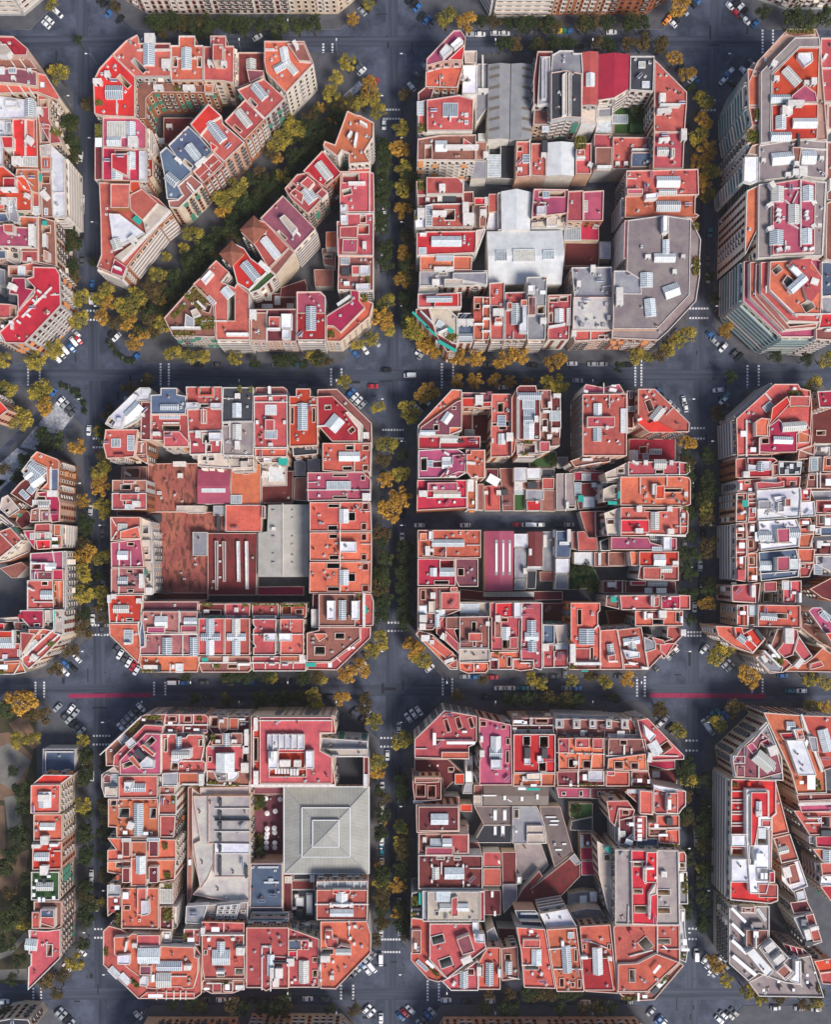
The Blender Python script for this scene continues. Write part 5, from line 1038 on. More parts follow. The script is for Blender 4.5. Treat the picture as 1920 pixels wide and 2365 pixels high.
for bi, b in enumerate(BL):
    g = random.Random(bi*13+5)
    jit = .03+.05*g.random(); jh = g.uniform(-.25,.25); b.h += jh; main = b.vols[0]
    main.h = b.h; P = inset(main.P, jit)
    if not simple(P): P = main.P
    mw = MBRICK if (g.random() < .12 or (b.blk == 'whitehall' and main.c == 'o')) else g.choices(MWALL, (5,4,3,2,2))[0]
    if b.h < 12: mw = g.choice([MWALL[4], MWALL[1], MWALL[0]])
    mp = MPARW if (main.c in 'wgebxc' or g.random() < .2) else MPAR
    if b.brick: mw = MBRICK
    if b.blk == 'terraced': mw = MWALL[1]
    mr = roofmat(main.c) if main.c != 'f' else MGLASS
    if b.h < 12 and main.c in 'nd' and area(main.P) > 250: mr = mossmat(main.c)
    root = obj('low_building' if b.h < 12 else 'apartment_building', None, None, (b.cx, b.cy, 0)); b.root = root
    def L(Q): return [(x-b.cx, y-b.cy) for x, y in Q]
    vols = []
    for v in b.vols[1:]:
        v.top = v.h+jh+g.uniform(.02,.12)
        if abs(v.top-b.h) < .5: v.top = b.h+.18+.08*g.random()
        v.Q = inset(v.P, .04+.03*g.random())
        if not simple(v.Q): v.Q = v.P
        vols.append(v)
    def topat(x, y):
        z = b.h; tv = None
        for v in vols:
            if v.top > z and inside(x, y, v.Q): z = v.top; tv = v
        return z, tv
    holes = []; gx = sum(p[0] for p in P)/len(P); gy = sum(p[1] for p in P)/len(P)
    vh = {id(v): [] for v in vols}
    if not b.ridge and not b.pyr:
        for c, px, py, w, d, a in b.feat:
            if c not in 'wx': continue
            x, y = at(px, py, b.h); zt, tv = topat(x, y)
            x, y = at(px, py, zt)
            dep = 13 if c == 'w' else 3.0
            if tv is not None:
                Q = fit_rect(x, y, w, d, a, tv.Q, x, y, [h for h, _ in vh[id(tv)]])
                if Q: vh[id(tv)].append((Q, 13 if c == 'w' else max(1.8, zt-b.h-.05)))
                else: continue
                if c == 'w':
                    q2 = inset(Q, .03)
                    if all(inside(p[0], p[1], P) and dist_edge(p[0], p[1], P) > .5 for p in q2) and fit_rect(x, y, w*.98, d*.98, a, P, x, y, [h for h, _ in holes]): holes.append((q2, 12))
            else:
                Q = fit_rect(x, y, w, d, a, P, gx, gy, [h for h, _ in holes]+[v.Q for v in vols if len(v.Q) == 4])
                if Q and not any(inside(p[0], p[1], v.Q) for v in vols for p in Q): holes.append((Q, dep))
    if b.pyr:
        m = MB(); m.prism(L(P), 0, b.h, mw, mr); m.build('wall', root)
        m = MB(); x0,x1,y0,y1 = b.x0-b.cx-.3, b.x1-b.cx+.3, b.y0-b.cy-.3, b.y1-b.cy+.3; z = b.h+.1
        mz = mat('pyramid_metal_x', (.45,.44,.40), .5, var=.18, scale=.2, brick=('X', .55, .4), stain=.2); mz2 = mat('pyramid_metal_y', (.45,.44,.40), .5, var=.18, scale=.2, brick=('Y', .55, .4), stain=.2)
        def ring(s0, s1, za, zb):
            A = [(x0*s0,y0*s0,za),(x1*s0,y0*s0,za),(x1*s0,y1*s0,za),(x0*s0,y1*s0,za)]; B_ = [(x0*s1,y0*s1,zb),(x1*s1,y0*s1,zb),(x1*s1,y1*s1,zb),(x0*s1,y1*s1,zb)]
            for i in range(4): m.face([A[i],A[(i+1)%4],B_[(i+1)%4],B_[i]], (mz,mz2)[i%2])
        ring(1, 1, z-1, z); ring(1, .55, z, z+2.2); ring(.562, .562, z+2.05, z+3.0); ring(.562, .295, z+3.0, z+3.9); ring(.305, .305, z+3.8, z+4.8); ring(.305, .002, z+4.8, z+6.6)
        for s_, zz in ((.562,z+2.15),(.305,z+3.85),(.562,z+3.05),(.305,z+4.85),(1,z)):
            C4 = [(x0*s_,y0*s_,zz),(x1*s_,y0*s_,zz),(x1*s_,y1*s_,zz),(x0*s_,y1*s_,zz)]
            for q_ in range(4): m.tube(C4[q_], C4[(q_+1)%4], .22, .22, MDARK if s_ < 1 and zz in (z+2.15,z+3.85) else MFRAME, 5)
        for sx in (-1,1):
            for sy in (-1,1):
                for s0, s1, za, zb in ((1,.56,z+.06,z+2.26),(.56,.3,z+3.06,z+3.96),(.3,.0,z+4.86,z+6.66)):
                    xx = x1*sx if sx > 0 else -x0*sx; yy = y1*sy if sy > 0 else -y0*sy
                    m.tube((xx*s0,yy*s0,za),(xx*s1,yy*s1,zb),.16,.16,MGREY,5)
        m.build('roof', root)
    elif b.ridge:
        ax = 0 if b.ridge == 'v' else 1          # v: ridge runs up the picture, distance measured along x
        Q = L(P); lo = min(p[ax] for p in Q); hi = max(p[ax] for p in Q); mid = (lo+hi)/2; hw = (hi-lo)/2; hr = min(2.2, hw*.2)
        E = []
        for i in range(len(Q)):
            p, q = Q[i], Q[(i+1)%len(Q)]; E.append(p)
            if (p[ax]-mid)*(q[ax]-mid) < -1e-6:
                t = (mid-p[ax])/(q[ax]-p[ax]); E.append((p[0]+(q[0]-p[0])*t, p[1]+(q[1]-p[1])*t))
        zf = lambda p: b.h+hr*(1-abs(p[ax]-mid)/hw)
        m = MB()
        for i in range(len(E)):
            p, q = E[i], E[(i+1)%len(E)]; m.face([(p[0],p[1],0),(q[0],q[1],0),(q[0],q[1],zf(q)),(p[0],p[1],zf(p))], mw)
        m.build('wall', root); m = MB()
        corr = mat('sheet_'+main.c+b.ridge, RC[main.c], .5, var=.2, scale=.25, objvar=.08, brick=('Y' if ax == 0 else 'X', 1.1, .22))
        for sg in (-1, 1):
            F = [p for p in E if (p[ax]-mid)*sg >= -1e-4]
            if len(F) >= 3: m.face([(p[0],p[1],zf(p)+.05) for p in F], corr)
        m.build('roof', root)
    else:
        m = [MB(), MB(), MB()]
        shell(m, L(P), 0, b.h, mw, mr, mp, [(L(h), dd) for h, dd in holes], par=.3 if b.h > 12 else .2, ph=.8 if b.h > 12 else .3)
        m[0].build('wall', root); m[1].build('roof', root); m[2].build('parapet', root)
    for v in vols:
        low = v.top < b.h-.3
        inmain = inside(sum(p[0] for p in v.Q)/len(v.Q), sum(p[1] for p in v.Q)/len(v.Q), P)
        if low and inmain: continue
        vr = MGLASS if v.c == 'f' else roofmat(v.c)
        vw = MWHITE if v.c in 'wcg' else (mw if g.random() < .5 else MWALL[1])
        m = MB(); z0 = b.h-.5 if (inmain and not low) else 0
        shell([m, m, m], L(v.Q), z0, v.top, vw, vr, MPARW if v.c in 'wgce' else MPAR, [(L(h), dd) for h, dd in vh[id(v)]], par=.28, ph=.4)
        m.build('upper_storey' if not low else 'side_wing', root)
    taken = [h for h, _ in holes]
    fe = list(b.feat)
    for c, px, py, w, d, a in fe:
        if c in 'wx': continue
        x, y = at(px, py, b.h); zt, tv = topat(x, y)
        if b.ridge:
            xx, yy = at(px, py, b.h+1); zt = zf((xx-b.cx, yy-b.cy))-(.25 if c in 'fgd' else .1)
        if b.pyr: continue
        x, y = at(px, py, zt)
        if c == '!': trees_extra.append((px, py, g.uniform(13,19), 'g', b)); continue
        if c == 'u': parasols.append((x, y, zt)); continue
        if c == 'v':
            if b.ridge:
                mm = MB(); Q = [(p[0]-b.cx, p[1]-b.cy) for p in rect(x, y, w, d, a)]
                if (Q[0][ax]-mid)*(Q[2][ax]-mid) > 0: mm.face([(p[0],p[1],zf(p)+.12) for p in Q], mat('grp_panel', (.16,.13,.11), .6)); mm.build('roof_panel', root)
            continue
        w = max(w, .45); d = max(d, .35); lx, ly = x-b.cx, y-b.cy
        if c in 'gfmbk': taken.append(rect(x, y, w, d, a))
        if c == 'g':
            if w >= d: mm = litmesh_gable(w, d, 0); aa = a
            else: mm = litmesh_gable(d, w, 0); aa = a+pi/2
            obj('skylight', mm.mesh('skylight'), root, (lx, ly, zt), aa)
        elif c == 'f':
            if w >= d: mm = litmesh_flat(w, d); aa = a
            else: mm = litmesh_flat(d, w); aa = a+pi/2
            obj('roof_glazing', mm.mesh('roof_glazing'), root, (lx, ly, zt), aa)
        elif c == 'm':
            hh = 2.5 if max(w, d) > 2.2 else (1.6 if max(w,d) > 1.2 else 1.0)
            obj('stair_head' if max(w, d) > 2.2 else 'chimney', stairhead(w, d, hh).mesh('stair_head'), root, (lx, ly, zt), a)
        elif c in 'bk':
            mm = MB(); mm.box(0,0,0,w,d,2.0 if max(w,d) > 1.5 else 1.0,0, mr if c == 'b' else MDARK)
            obj('roof_hut', mm.mesh('roof_hut'), root, (lx, ly, zt), a)
        elif c == 'y':
            mm = MB(); mm.box(0,0,0,w,d,1.4,0,MWALL[2]); hw_, hd_ = w/2+.3, d/2+.3
            C_ = [(-hw_,-hd_,1.4),(hw_,-hd_,1.4),(hw_,hd_,1.4),(-hw_,hd_,1.4)]
            for i in range(4): mm.face([C_[i], C_[(i+1)%4], (0,0,1.4+min(w,d)*.38)], MTILE)
            obj('pyramid_roof', mm.mesh('pyramid_roof'), root, (lx, ly, zt), a)
        elif c == 'l':
            obj('planter', leafpatch(w, d, min(260, int(w*d*7)+12)).mesh('planter'), root, (lx, ly, zt), a)
        elif c in 'ts':
            mm = MB(); mm.box(0,0,2.1,w,d,.12,0,MTEAL if c == 't' else MFRAME)
            for sx in (-1,1):
                for sy in (-1,1): mm.box(sx*w*.45, sy*d*.45, 0, .08,.08,2.1,0,MGREY)
            obj('awning', mm.mesh('awning'), root, (lx, ly, zt), a)
        elif c == 'c':
            mm = MB(); mm.box(0,0,0,w,d,.35,0,MGREY); mm.box(0,0,.35,w*.8,d*.8,.25,0,MFRAME)
            obj('roof_unit', mm.mesh('roof_unit'), root, (lx, ly, zt), a)
        elif c == 'd':
            if w < d: w = max(w, .35)
            mm = MB(); mm.box(0,0,0,w,max(.35, min(d, 1.2)) if w >= d else d,.9,0,MPARW)
            obj('dividing_wall', mm.mesh('dividing_wall'), root, (lx, ly, zt), a)
        elif c == 'q':
            mm = MB()
            for yy in (-.5,.5): mm.box(0,yy*d,.01,w,.18,.02,0,MFRAME)
            for xx in (-.5,0,.5): mm.box(xx*w,0,.01,.18,d-.2,.024,0,MFRAME)
            mm.box(0,0,.01,w-.4,.18,.018,0,MFRAME)
            obj('court_lines', mm.mesh('court_lines'), root, (lx, ly, zt), a)
    # small rooftop clutter and low party walls between terraces
    A = area(P)
    if not b.ridge and not b.pyr and b.blk not in ('topblock','bottomblock'):
        n = int(min(24, A/14)) if b.h > 12 else int(min(8, A/60))
        if main.c in 'G': n = 0
        for k in range(n):
            x = g.uniform(b.x0, b.x1); y = g.uniform(b.y0, b.y1)
            if not inside(x, y, P) or dist_edge(x, y, P) < 1.0: continue
            if any(inside(x, y, inset(ccw(t), -.9)) for t in taken): continue
            zt, tv = topat(x, y)
            if tv is not None and dist_edge(x, y, tv.Q) < .9: continue
            if tv is None and any(dist_edge(x, y, v.Q) < .9 for v in vols): continue
            kd = g.choices(('chimney','air_conditioner','water_tank','antenna','vent','laundry_line','table_and_chairs'), (6,6,1,3,7,2,2))[0]
            obj(kd, SM[kd], root, (x-b.cx, y-b.cy, zt), g.choice((0,pi/2,pi/4)), None)
        if b.h > 12 and A > 130:
            for k in range(2 if A > 300 else 1):     # low wall across the terrace
                i = g.randrange(len(P)); p, q = Vector(P[i]), Vector(P[(i+1)%len(P)])
                e = q-p
                if e.length < 7: continue
                nn = Vector((-e.y, e.x)).normalized(); ln = g.uniform(3, 8); st = p+e*g.uniform(.3,.7); md = st+nn*(ln/2+.4)
                if any(not inside(*(st+nn*(.5+ln*t)), P) for t in (.1,.5,.9)): continue
                if any(inside(*(st+nn*(.5+ln*t)), inset(ccw(T_), -.6)) for T_ in taken+[v.Q for v in vols] for t in (0,.25,.5,.75,1)): continue
                mm = MB(); mm.box(0,0,0,ln,.28,.85,0,MPARW)
                obj('dividing_wall', mm.mesh('dividing_wall'), root, (md.x-b.cx, md.y-b.cy, b.h), math.atan2(nn.y, nn.x))
    # facade openings on the sides turned towards the flight path
    st = b.style or ('w' if b.h > 12.5 and g.random() < .85 else ('b' if b.h > 12.5 else 'n'))
    nW = nB = 0; wm = g.choice(WIN); bm = g.choice(BALC); am = g.choice(AWN+[None]*4)
    zf = b.h-(b.h//3.0)*3.0+.6
    if b.h > 12.5 and st != 'n':
        ztop = b.h
        floors = [z for z in [ztop-2.6-3.0*i for i in range(14)] if z > 1.2]
        for i in range(len(P)):
            p, q = Vector(P[i]), Vector(P[(i+1)%len(P)]); e = q-p; ln = e.length
            if ln < 3.2: continue
            e.normalize(); nn = Vector((e.y, -e.x)); mid = (p+q)/2
            face = (-mid).dot(nn)
            if face < 22: continue
            aw = math.atan2(nn.y, nn.x)-pi/2
            k = max(1, int(ln/2.9))
            if st == 'b' and ln > 5:
                oc = p+e*(ln/2)+nn*1.0
                for z in floors:
                    if blocked(oc.x, oc.y, z, b): continue
                    if nB < 90:
                        mm = MB(); W_ = ln-.8; bc = MBAL2 if (b.blk == 'terraced' and g.random() < .55) else MBAL
                        mm.box(0,.7,-.2,W_,1.3,.18,0,bc); mm.box(0,1.32,-.02,W_,.08,.95,0,bc)
                        for sx in [-1,1]: mm.box(sx*(W_/2-.05),.66,-.02,.1,1.2,2.6,0,bc)
                        obj('balcony', mm.mesh('balcony'), root, (mid.x-b.cx, mid.y-b.cy, z), aw); nB += 1
                        for j in range(max(1, int(W_/4))):
                            kk = max(1, int(W_/4)); t = (j+.5)/kk*W_-W_/2
                            if nW < 98: obj('window', WIN[0], root, (mid.x+e.x*t-b.cx, mid.y+e.y*t-b.cy, z+.1), aw, (2.2,1,1)); nW += 1
                continue
            for j in range(k):
                pt = p+e*(ln*(j+.5)/k); oc = pt+nn*1.1
                bal = g.random() < .5
                for z in floors:
                    if blocked(oc.x, oc.y, z, b) or nW > 97: continue
                    obj('window', wm, root, (pt.x-b.cx, pt.y-b.cy, z), aw); nW += 1
                    if bal and nB < 60 and z > 4: obj('balcony', bm, root, (pt.x-b.cx, pt.y-b.cy, z-.2), aw); nB += 1
                    elif am and g.random() < .25: obj('awning', am, root, (pt.x-b.cx, pt.y-b.cy, z), aw)
    nwin += nW
apts = sorted([b for b in BL if b.h >= 12], key=lambda b: area(b.P))
NWING = max(0, len(apts)-288); big = apts[NWING:]
for b in BL: b.wing = False
for b in apts[:NWING]:
    c = [(min(dist_edge(x, y, o.P) for x, y in b.P[::1]), o) for o in big if o.blk == b.blk]
    if not c: continue
    o = min(c, key=lambda t: t[0])[1]; r = b.root; kids = list(r.children); wl = next((k for k in kids if k.name.startswith('wall')), None)
    if wl is None: continue
    b.wing = True; wl.name = 'side_wing'; wl.parent = o.root; wl.location = (b.cx-o.cx, b.cy-o.cy, 0)
    for k in kids:
        if k is not wl: k.parent = wl
    bpy.data.objects.remove(r); b.root = None
print('buildings', len(BL), 'windows', nwin)
# ------------------------------------------------------------- ground
def G(px, py): return at(px, py, 0)
def flat(name, polys, m, z, kind='structure', h=None, side=None):
    mb = MB()
    for P in polys:
        Q = ccw(clean([G(*p) for p in P]))
        if h: mb.prism(Q, z, z+h, side or m, m)
        else: mb.cap(Q, z, m)
    o = mb.build(name)
    if o and kind: o['kind'] = kind
    return o
MASPH = mat('asphalt', (.036,.044,.070), .75, scale=.10, rgb2=(.092,.106,.155), stain=.25, bump=.1)
MLANE = mat('asphalt_dark', (.034,.041,.064), .75, scale=.5, rgb2=(.075,.087,.125), aniso=(.03,1,1), bump=.1)
MLANEV = mat('asphalt_lane_up', (.034,.041,.064), .75, scale=.5, rgb2=(.075,.087,.125), aniso=(1,.03,1), bump=.1)
MPAV = mat('pavement_tiles', (.105,.105,.12), .85, scale=.2, rgb2=(.07,.072,.085), bump=.1)
MPLAZA = mat('plaza_stone', (.50,.51,.56), .8, scale=.9, rgb2=(.22,.225,.26))
MPAINT = mat('road_paint', (.82,.83,.86), .7, var=.35, scale=2.0)
MKERB = mat('kerb_stone', (.30,.30,.31), .8)
MBIKE = mat('bike_lane_red', (.32,.03,.09), .8, var=.25, scale=.4)
MSAND = mat('park_sand', (.22,.13,.085), .95, scale=.1, rgb2=(.13,.085,.06), bump=.2)
MSPATH = mat('park_path', (.20,.185,.17), .9, scale=.3, rgb2=(.15,.14,.13))
MSOIL = mat('park_soil', (.05,.045,.028), .95, scale=.2, rgb2=(.07,.06,.03))
mb = MB(); mb.face([(-1500,-1500,0),(1500,-1500,0),(1500,1500,0),(-1500,1500,0)], MASPH); o = mb.build('ground'); o['kind'] = 'structure'
# street centre lines (picture coordinates at ground level): x at rows y=100,866,1590,2290
ROWS = [96, 866, 1592, 2294]
VX = [[-545,-500,-480,-480],[190,218,229,232],[905,906,905,902],[1650,1611,1600,1600],[2360,2320,2300,2300]]
RW = 27      # half roadway in px
def vx(i, y):
    xs = VX[i]
    for k in range(3):
        if y <= ROWS[k+1] or k == 2:
            t = (y-ROWS[k])/(ROWS[k+1]-ROWS[k]); return xs[k]+(xs[k+1]-xs[k])*t
def block_poly(i, j, off, ch):
    """pavement outline of the block between streets i,i+1 and rows j,j+1 (j=-1 top, j=3 bottom)"""
    y0 = (ROWS[j]+off) if j >= 0 else -420; y1 = (ROWS[j+1]-off) if j < 3 else 2800
    xl = lambda y: vx(i, y)+off; xr = lambda y: vx(i+1, y)-off
    return [(xl(y0+ch), y0+ch), (xl(y0)+ch, y0), (xr(y0)-ch, y0), (xr(y0+ch), y0+ch), (xr(y1-ch), y1-ch), (xr(y1)-ch, y1), (xl(y1)+ch, y1), (xl(y1-ch), y1-ch)]
for i in range(4):
    for j in range(-1, 4):
        P = [block_poly(i, j, RW, 92)]
        if (i, j) == (2, 0):
            c = P[0]; yl = 424; P = [[c[0],c[1],c[2],c[3],(c[3][0],yl-9),(c[0][0],yl-9)], [(c[0][0]-2,yl+9),(c[3][0],yl+9),c[4],c[5],c[6],c[7]]]
        if (i, j) == (2, 1):
            c = P[0]; P = [[c[0],c[1],c[2],c[3],(c[3][0]-3,1190),(1340,1190),(940,1190)], [(1340,1190),(c[3][0]-3,1190),c[4],c[5],c[6],c[7],(932,1221),(1340,1221)]]
        flat('pavement', P, MPAV, .0, h=.14, side=MKERB)
# darker lanes worn into the carriageways
for j in range(4): flat('road', [[(-400,ROWS[j]-12),(2300,ROWS[j]-12),(2300,ROWS[j]+14),(-400,ROWS[j]+14)]], MLANE, .004)
for i in range(1, 4):
    flat('road', [[(vx(i,y0)-13,y0),(vx(i,y0)+14,y0),(vx(i,y1)+14,y1),(vx(i,y1)-13,y1)] for y0, y1 in ((-400,84),(110,854),(880,1580),(1606,2282),(2308,2780))], MLANEV, .004)
# worn patches and manhole covers
wp = []; mh = []
rg = random.Random(21)
for j in range(4):
    for i in range(1, 4):
        for k in range(5):
            cx, cy = vx(i, ROWS[j])+rg.uniform(-90,90), ROWS[j]+rg.uniform(-90,90); w_, h_ = rg.uniform(6,34), rg.uniform(2,7)
            if abs(cx-vx(i, ROWS[j]))+abs(cy-ROWS[j]) > 105: continue
            if rg.random() < .5: w_, h_ = h_, w_
            wp.append([(cx-w_/2,cy-h_/2),(cx+w_/2,cy-h_/2),(cx+w_/2,cy+h_/2),(cx-w_/2,cy+h_/2)])
        for k in range(3):
            cx, cy = vx(i, ROWS[j])+rg.uniform(-60,60), ROWS[j]+rg.uniform(-40,40); mh.append([(cx+2.1*cos(q_*pi/5), cy+2.1*sin(q_*pi/5)) for q_ in range(10)])
flat('road_patches', wp, mat('asphalt_patch', (.026,.029,.04), .8, var=.3, scale=.6), .0065)
flat('manhole_covers', mh, mat('manhole_iron', (.02,.022,.028), .6), .0185)
# paint
def strip(x0, y0, x1, y1, w):
    dx, dy = x1-x0, y1-y0; l = math.hypot(dx, dy); nx, ny = -dy/l*w/2, dx/l*w/2
    return [(x0+nx,y0+ny),(x1+nx,y1+ny),(x1-nx,y1-ny),(x0-nx,y0-ny)]
def dashes(x0, y0, x1, y1, on, off_, w):
    l = math.hypot(x1-x0, y1-y0); n = int(l/(on+off_)); out = []
    for k in range(n):
        a = k*(on+off_)/l; c = (k*(on+off_)+on)/l; out.append(strip(x0+(x1-x0)*a, y0+(y1-y0)*a, x0+(x1-x0)*c, y0+(y1-y0)*c, w))
    return out
lines = []
seg = [(128,835),(900,1558),(1625,2262)]
for i in range(1, 4):
    for y0, y1 in seg:
        y0 += 70; y1 -= 75
        lines += [strip(vx(i,y0)-4, y0, vx(i,(y0+y1)/2)-4, (y0+y1)/2, 1.0)] + dashes(vx(i,y0)-4, (y0+y1)/2, vx(i,y1)-4, y1, 11, 13, 1.0) + dashes(vx(i,y0)+12, y0, vx(i,y1)+12, y1, 11, 16, .9)
xs = [(-20,150),(320,800),(1010,1480),(1720,1920)]
for j in range(4):
    for x0, x1 in xs:
        lines += dashes(x0, ROWS[j]-5, x1, ROWS[j]-5, 14, 14, .9)+[strip(x0, ROWS[j]+9, x1, ROWS[j]+9, .9)]
# triangular kerb-side markings at the chamfers
for j in range(4):
    for i in range(1, 4):
        cx, cy = vx(i, ROWS[j]), ROWS[j]
        for sx in (-1, 1):
            for sy in (-1, 1):
                a = (cx+sx*(RW+1), cy+sy*(RW+66)); b_ = (cx+sx*(RW+22), cy+sy*(RW+82)); c_ = (cx+sx*(RW+1), cy+sy*(RW+92))
                lines += [strip(*a, *b_, 1.3), strip(*a, *c_, 1.2)]
                a = (cx+sx*(RW+66), cy+sy*(RW+1)); b_ = (cx+sx*(RW+82), cy+sy*(RW+20)); c_ = (cx+sx*(RW+92), cy+sy*(RW+1))
                lines += [strip(*a, *b_, 1.3), strip(*a, *c_, 1.2)]
                p = (cx+sx*(RW+24), cy+sy*(RW+78)); q = (cx+sx*(RW+78), cy+sy*(RW+24))
                for k in range(1, 9):
                    t = k/9; x = p[0]+(q[0]-p[0])*t; y = p[1]+(q[1]-p[1])*t; lines.append(strip(x, y, x-sx*12, y-sy*12, .7))
flat('road_markings', lines, MPAINT, .009)
def crossing(kind, a, b0, b1, name='crosswalk'):
    """kind v: columns of dots at x=a[0],a[1] between y=b0..b1 ; h: rows of dots at y"""
    P = []
    for t in a:
        n = max(3, int(abs(b1-b0)/6.5))
        for k in range(n):
            u = b0+(b1-b0)*(k+.5)/n
            P.append([(t-2.2,u-2.1),(t+2.2,u-2.1),(t+2.2,u+2.1),(t-2.2,u+2.1)] if kind == 'v' else [(u-2.1,t-2.2),(u+2.1,t-2.2),(u+2.1,t+2.2),(u-2.1,t+2.2)])
    flat(name, P, MPAINT, .016 if kind == 'v' else .013)
for a, y0, y1 in (((747,768),100,140),((1762,1786),68,125),((371,390),838,897),((65,92),836,892),((765,789),850,892),((1021,1047),838,900),((1468,1482),840,900),((1727,1753),842,900),
                  ((82,102),1573,1612),((356,382),1573,1607),((1023,1045),1558,1607),((1472,1490),1560,1610),((1738,1762),1565,1614),((788,816),2272,2309),((77,95),2279,2315),((988,1014),2262,2312)):
    crossing('v', a, y0, y1)
for a, x0, x1 in (((718,739),198,236),((1013,1033),213,240),((1444,1466),210,252),((1699,1719),213,256),((2145,2165),216,238),((254,275),884,925),((993,1013),882,934),
                  ((1438,1457),894,932),((1704,1724),877,908),((2169,2198),880,926),((233,255),1618,1655),((713,735),1585,1638),((989,1013),1595,1630),((1460,1468),1580,1622),((1710,1733),1582,1614),((2144,2168),1589,1612)):
    crossing('h', a, x0, x1)
flat('stop_lines', [strip(198,710,236,710,1.2),strip(210,1438,252,1438,1.2),strip(884,282,925,282,1.2),strip(1585,705,1638,705,1.2),strip(1055,1558,1055,1608,1.2),strip(388,1573,388,1596,1.2),strip(761,850,761,872,1.2),strip(882,1020,934,1020,1.2)], MPAINT, .0125)
flat('bike_lane', [[(158,1602),(352,1600),(352,1610),(158,1612)],[(1500,1600),(1770,1602),(1770,1613),(1500,1611)]], MBIKE, .020)
flat('bike_lane_edge', dashes(150,1599.3,356,1598.5,2.2,2,.9)+dashes(150,1613,352,1611.4,2.2,2,.9)+dashes(1480,1599,1770,1600.5,2.2,2,.9)+dashes(1500,1612.5,1770,1614.3,2.2,2,.9)+[strip(30,1601,150,1601,.9),strip(30,1612,150,1612,.9)], MPAINT, .020)
# pedestrian avenue with stone setts, upper half between wedge and triangle, lower-left plaza
def q(pts, ox, oy): return [(ox+x/4, oy+y/4) for x, y in pts]
flat('promenade', [q([(350,480),(520,280),(690,390),(560,560),(460,560)],0,860), q([(180,690),(340,490),(450,570),(330,720)],0,860), q([(-40,880),(160,700),(300,760),(150,960),(-40,1120)],0,860), q([(-40,980),(60,1000),(-40,1100)],0,860),
                  q([(1400,620),(1560,470),(1600,520),(1420,690)],440,70)], MPLAZA, .15)
flat('promenade_edge', [q([(-40,760),(480,220),(520,250),(-40,830)],0,860), q([(-40,1150),(640,460),(700,480),(560,640),(-40,1200)],0,860)], MLANE, .146)
# park beside the slab
flat('park_ground', [[(-60,1640),(84,1640),(90,2200),(60,2270),(-60,2270)]], MSOIL, .150)
flat('sand_area', [[(-40,1700),(20,1690),(75,1745),(60,1800),(20,1850),(-40,1840)],[(-40,1990),(20,1980),(68,1960),(60,2010),(35,2060),(-40,2050)],[(20,1670),(60,1650),(95,1720),(75,1730),(40,1700)],[(-40,1860),(10,1860),(14,1930),(10,2000),(-40,2010)]], MSAND, .156)
flat('park_path', [[(-40,1745),(20,1715),(72,1757),(30,1825),(5,1810),(-40,1800)],[(10,1840),(45,1835),(52,1910),(18,1915)],[(-40,2205),(20,2190),(60,2150),(66,2160),(25,2205),(-5,2216),(-40,2222)],[(-40,2240),(62,2236),(64,2262),(-40,2262)]], MSPATH, .162)
# ------------------------------------------------------------- trees
def leafmat(name, c1, c2, c3):
    m = bpy.data.materials.new(name); m.use_nodes = True; nt = m.node_tree; N = nt.nodes; Lk = nt.links; b = N['Principled BSDF']
    b.inputs['Roughness'].default_value = .75; b.inputs['Specular IOR Level'].default_value = .15
    g = N.new('ShaderNodeNewGeometry'); cr = N.new('ShaderNodeValToRGB'); oi = N.new('ShaderNodeObjectInfo')
    cr.color_ramp.elements[0].color = (*c1,1); cr.color_ramp.elements[1].color = (*c3,1); e = cr.color_ramp.elements.new(.5); e.color = (*c2,1)
    tc = N.new('ShaderNodeTexCoord'); nz = N.new('ShaderNodeTexNoise'); nz.inputs['Scale'].default_value = 1.6
    Lk.new(tc.outputs['Object'], nz.inputs['Vector'])
    a = N.new('ShaderNodeMath'); a.operation = 'MULTIPLY'; a.inputs[1].default_value = .45; Lk.new(g.outputs['Random Per Island'], a.inputs[0])
    a2 = N.new('ShaderNodeMath'); a2.operation = 'MULTIPLY_ADD'; a2.inputs[1].default_value = 1.5; a2.inputs[2].default_value = -.55; Lk.new(nz.outputs[0], a2.inputs[0])
    a3 = N.new('ShaderNodeMath'); a3.operation = 'ADD'; Lk.new(a.outputs[0], a3.inputs[0]); Lk.new(a2.outputs[0], a3.inputs[1])
    a4 = N.new('ShaderNodeMath'); a4.operation = 'MULTIPLY_ADD'; a4.inputs[1].default_value = .3; Lk.new(oi.outputs['Random'], a4.inputs[0]); Lk.new(a3.outputs[0], a4.inputs[2])
    Lk.new(a4.outputs[0], cr.inputs[0]); Lk.new(cr.outputs[0], b.inputs['Base Color']); return m
LEAF = {'y': leafmat('leaves_yellow_green', (.06,.068,.018), (.20,.165,.03), (.50,.36,.05)),
        'o': leafmat('leaves_orange', (.10,.075,.02), (.34,.18,.03), (.62,.34,.05)),
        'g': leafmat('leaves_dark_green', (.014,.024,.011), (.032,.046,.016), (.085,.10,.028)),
        'b': leafmat('leaves_brown_green', (.03,.035,.014), (.085,.06,.022), (.17,.11,.04))}
LW = {'y':'yellow-green','o':'orange','g':'dark green','b':'brownish green'}
MBARK = mat('bark', (.09,.065,.045), .9)
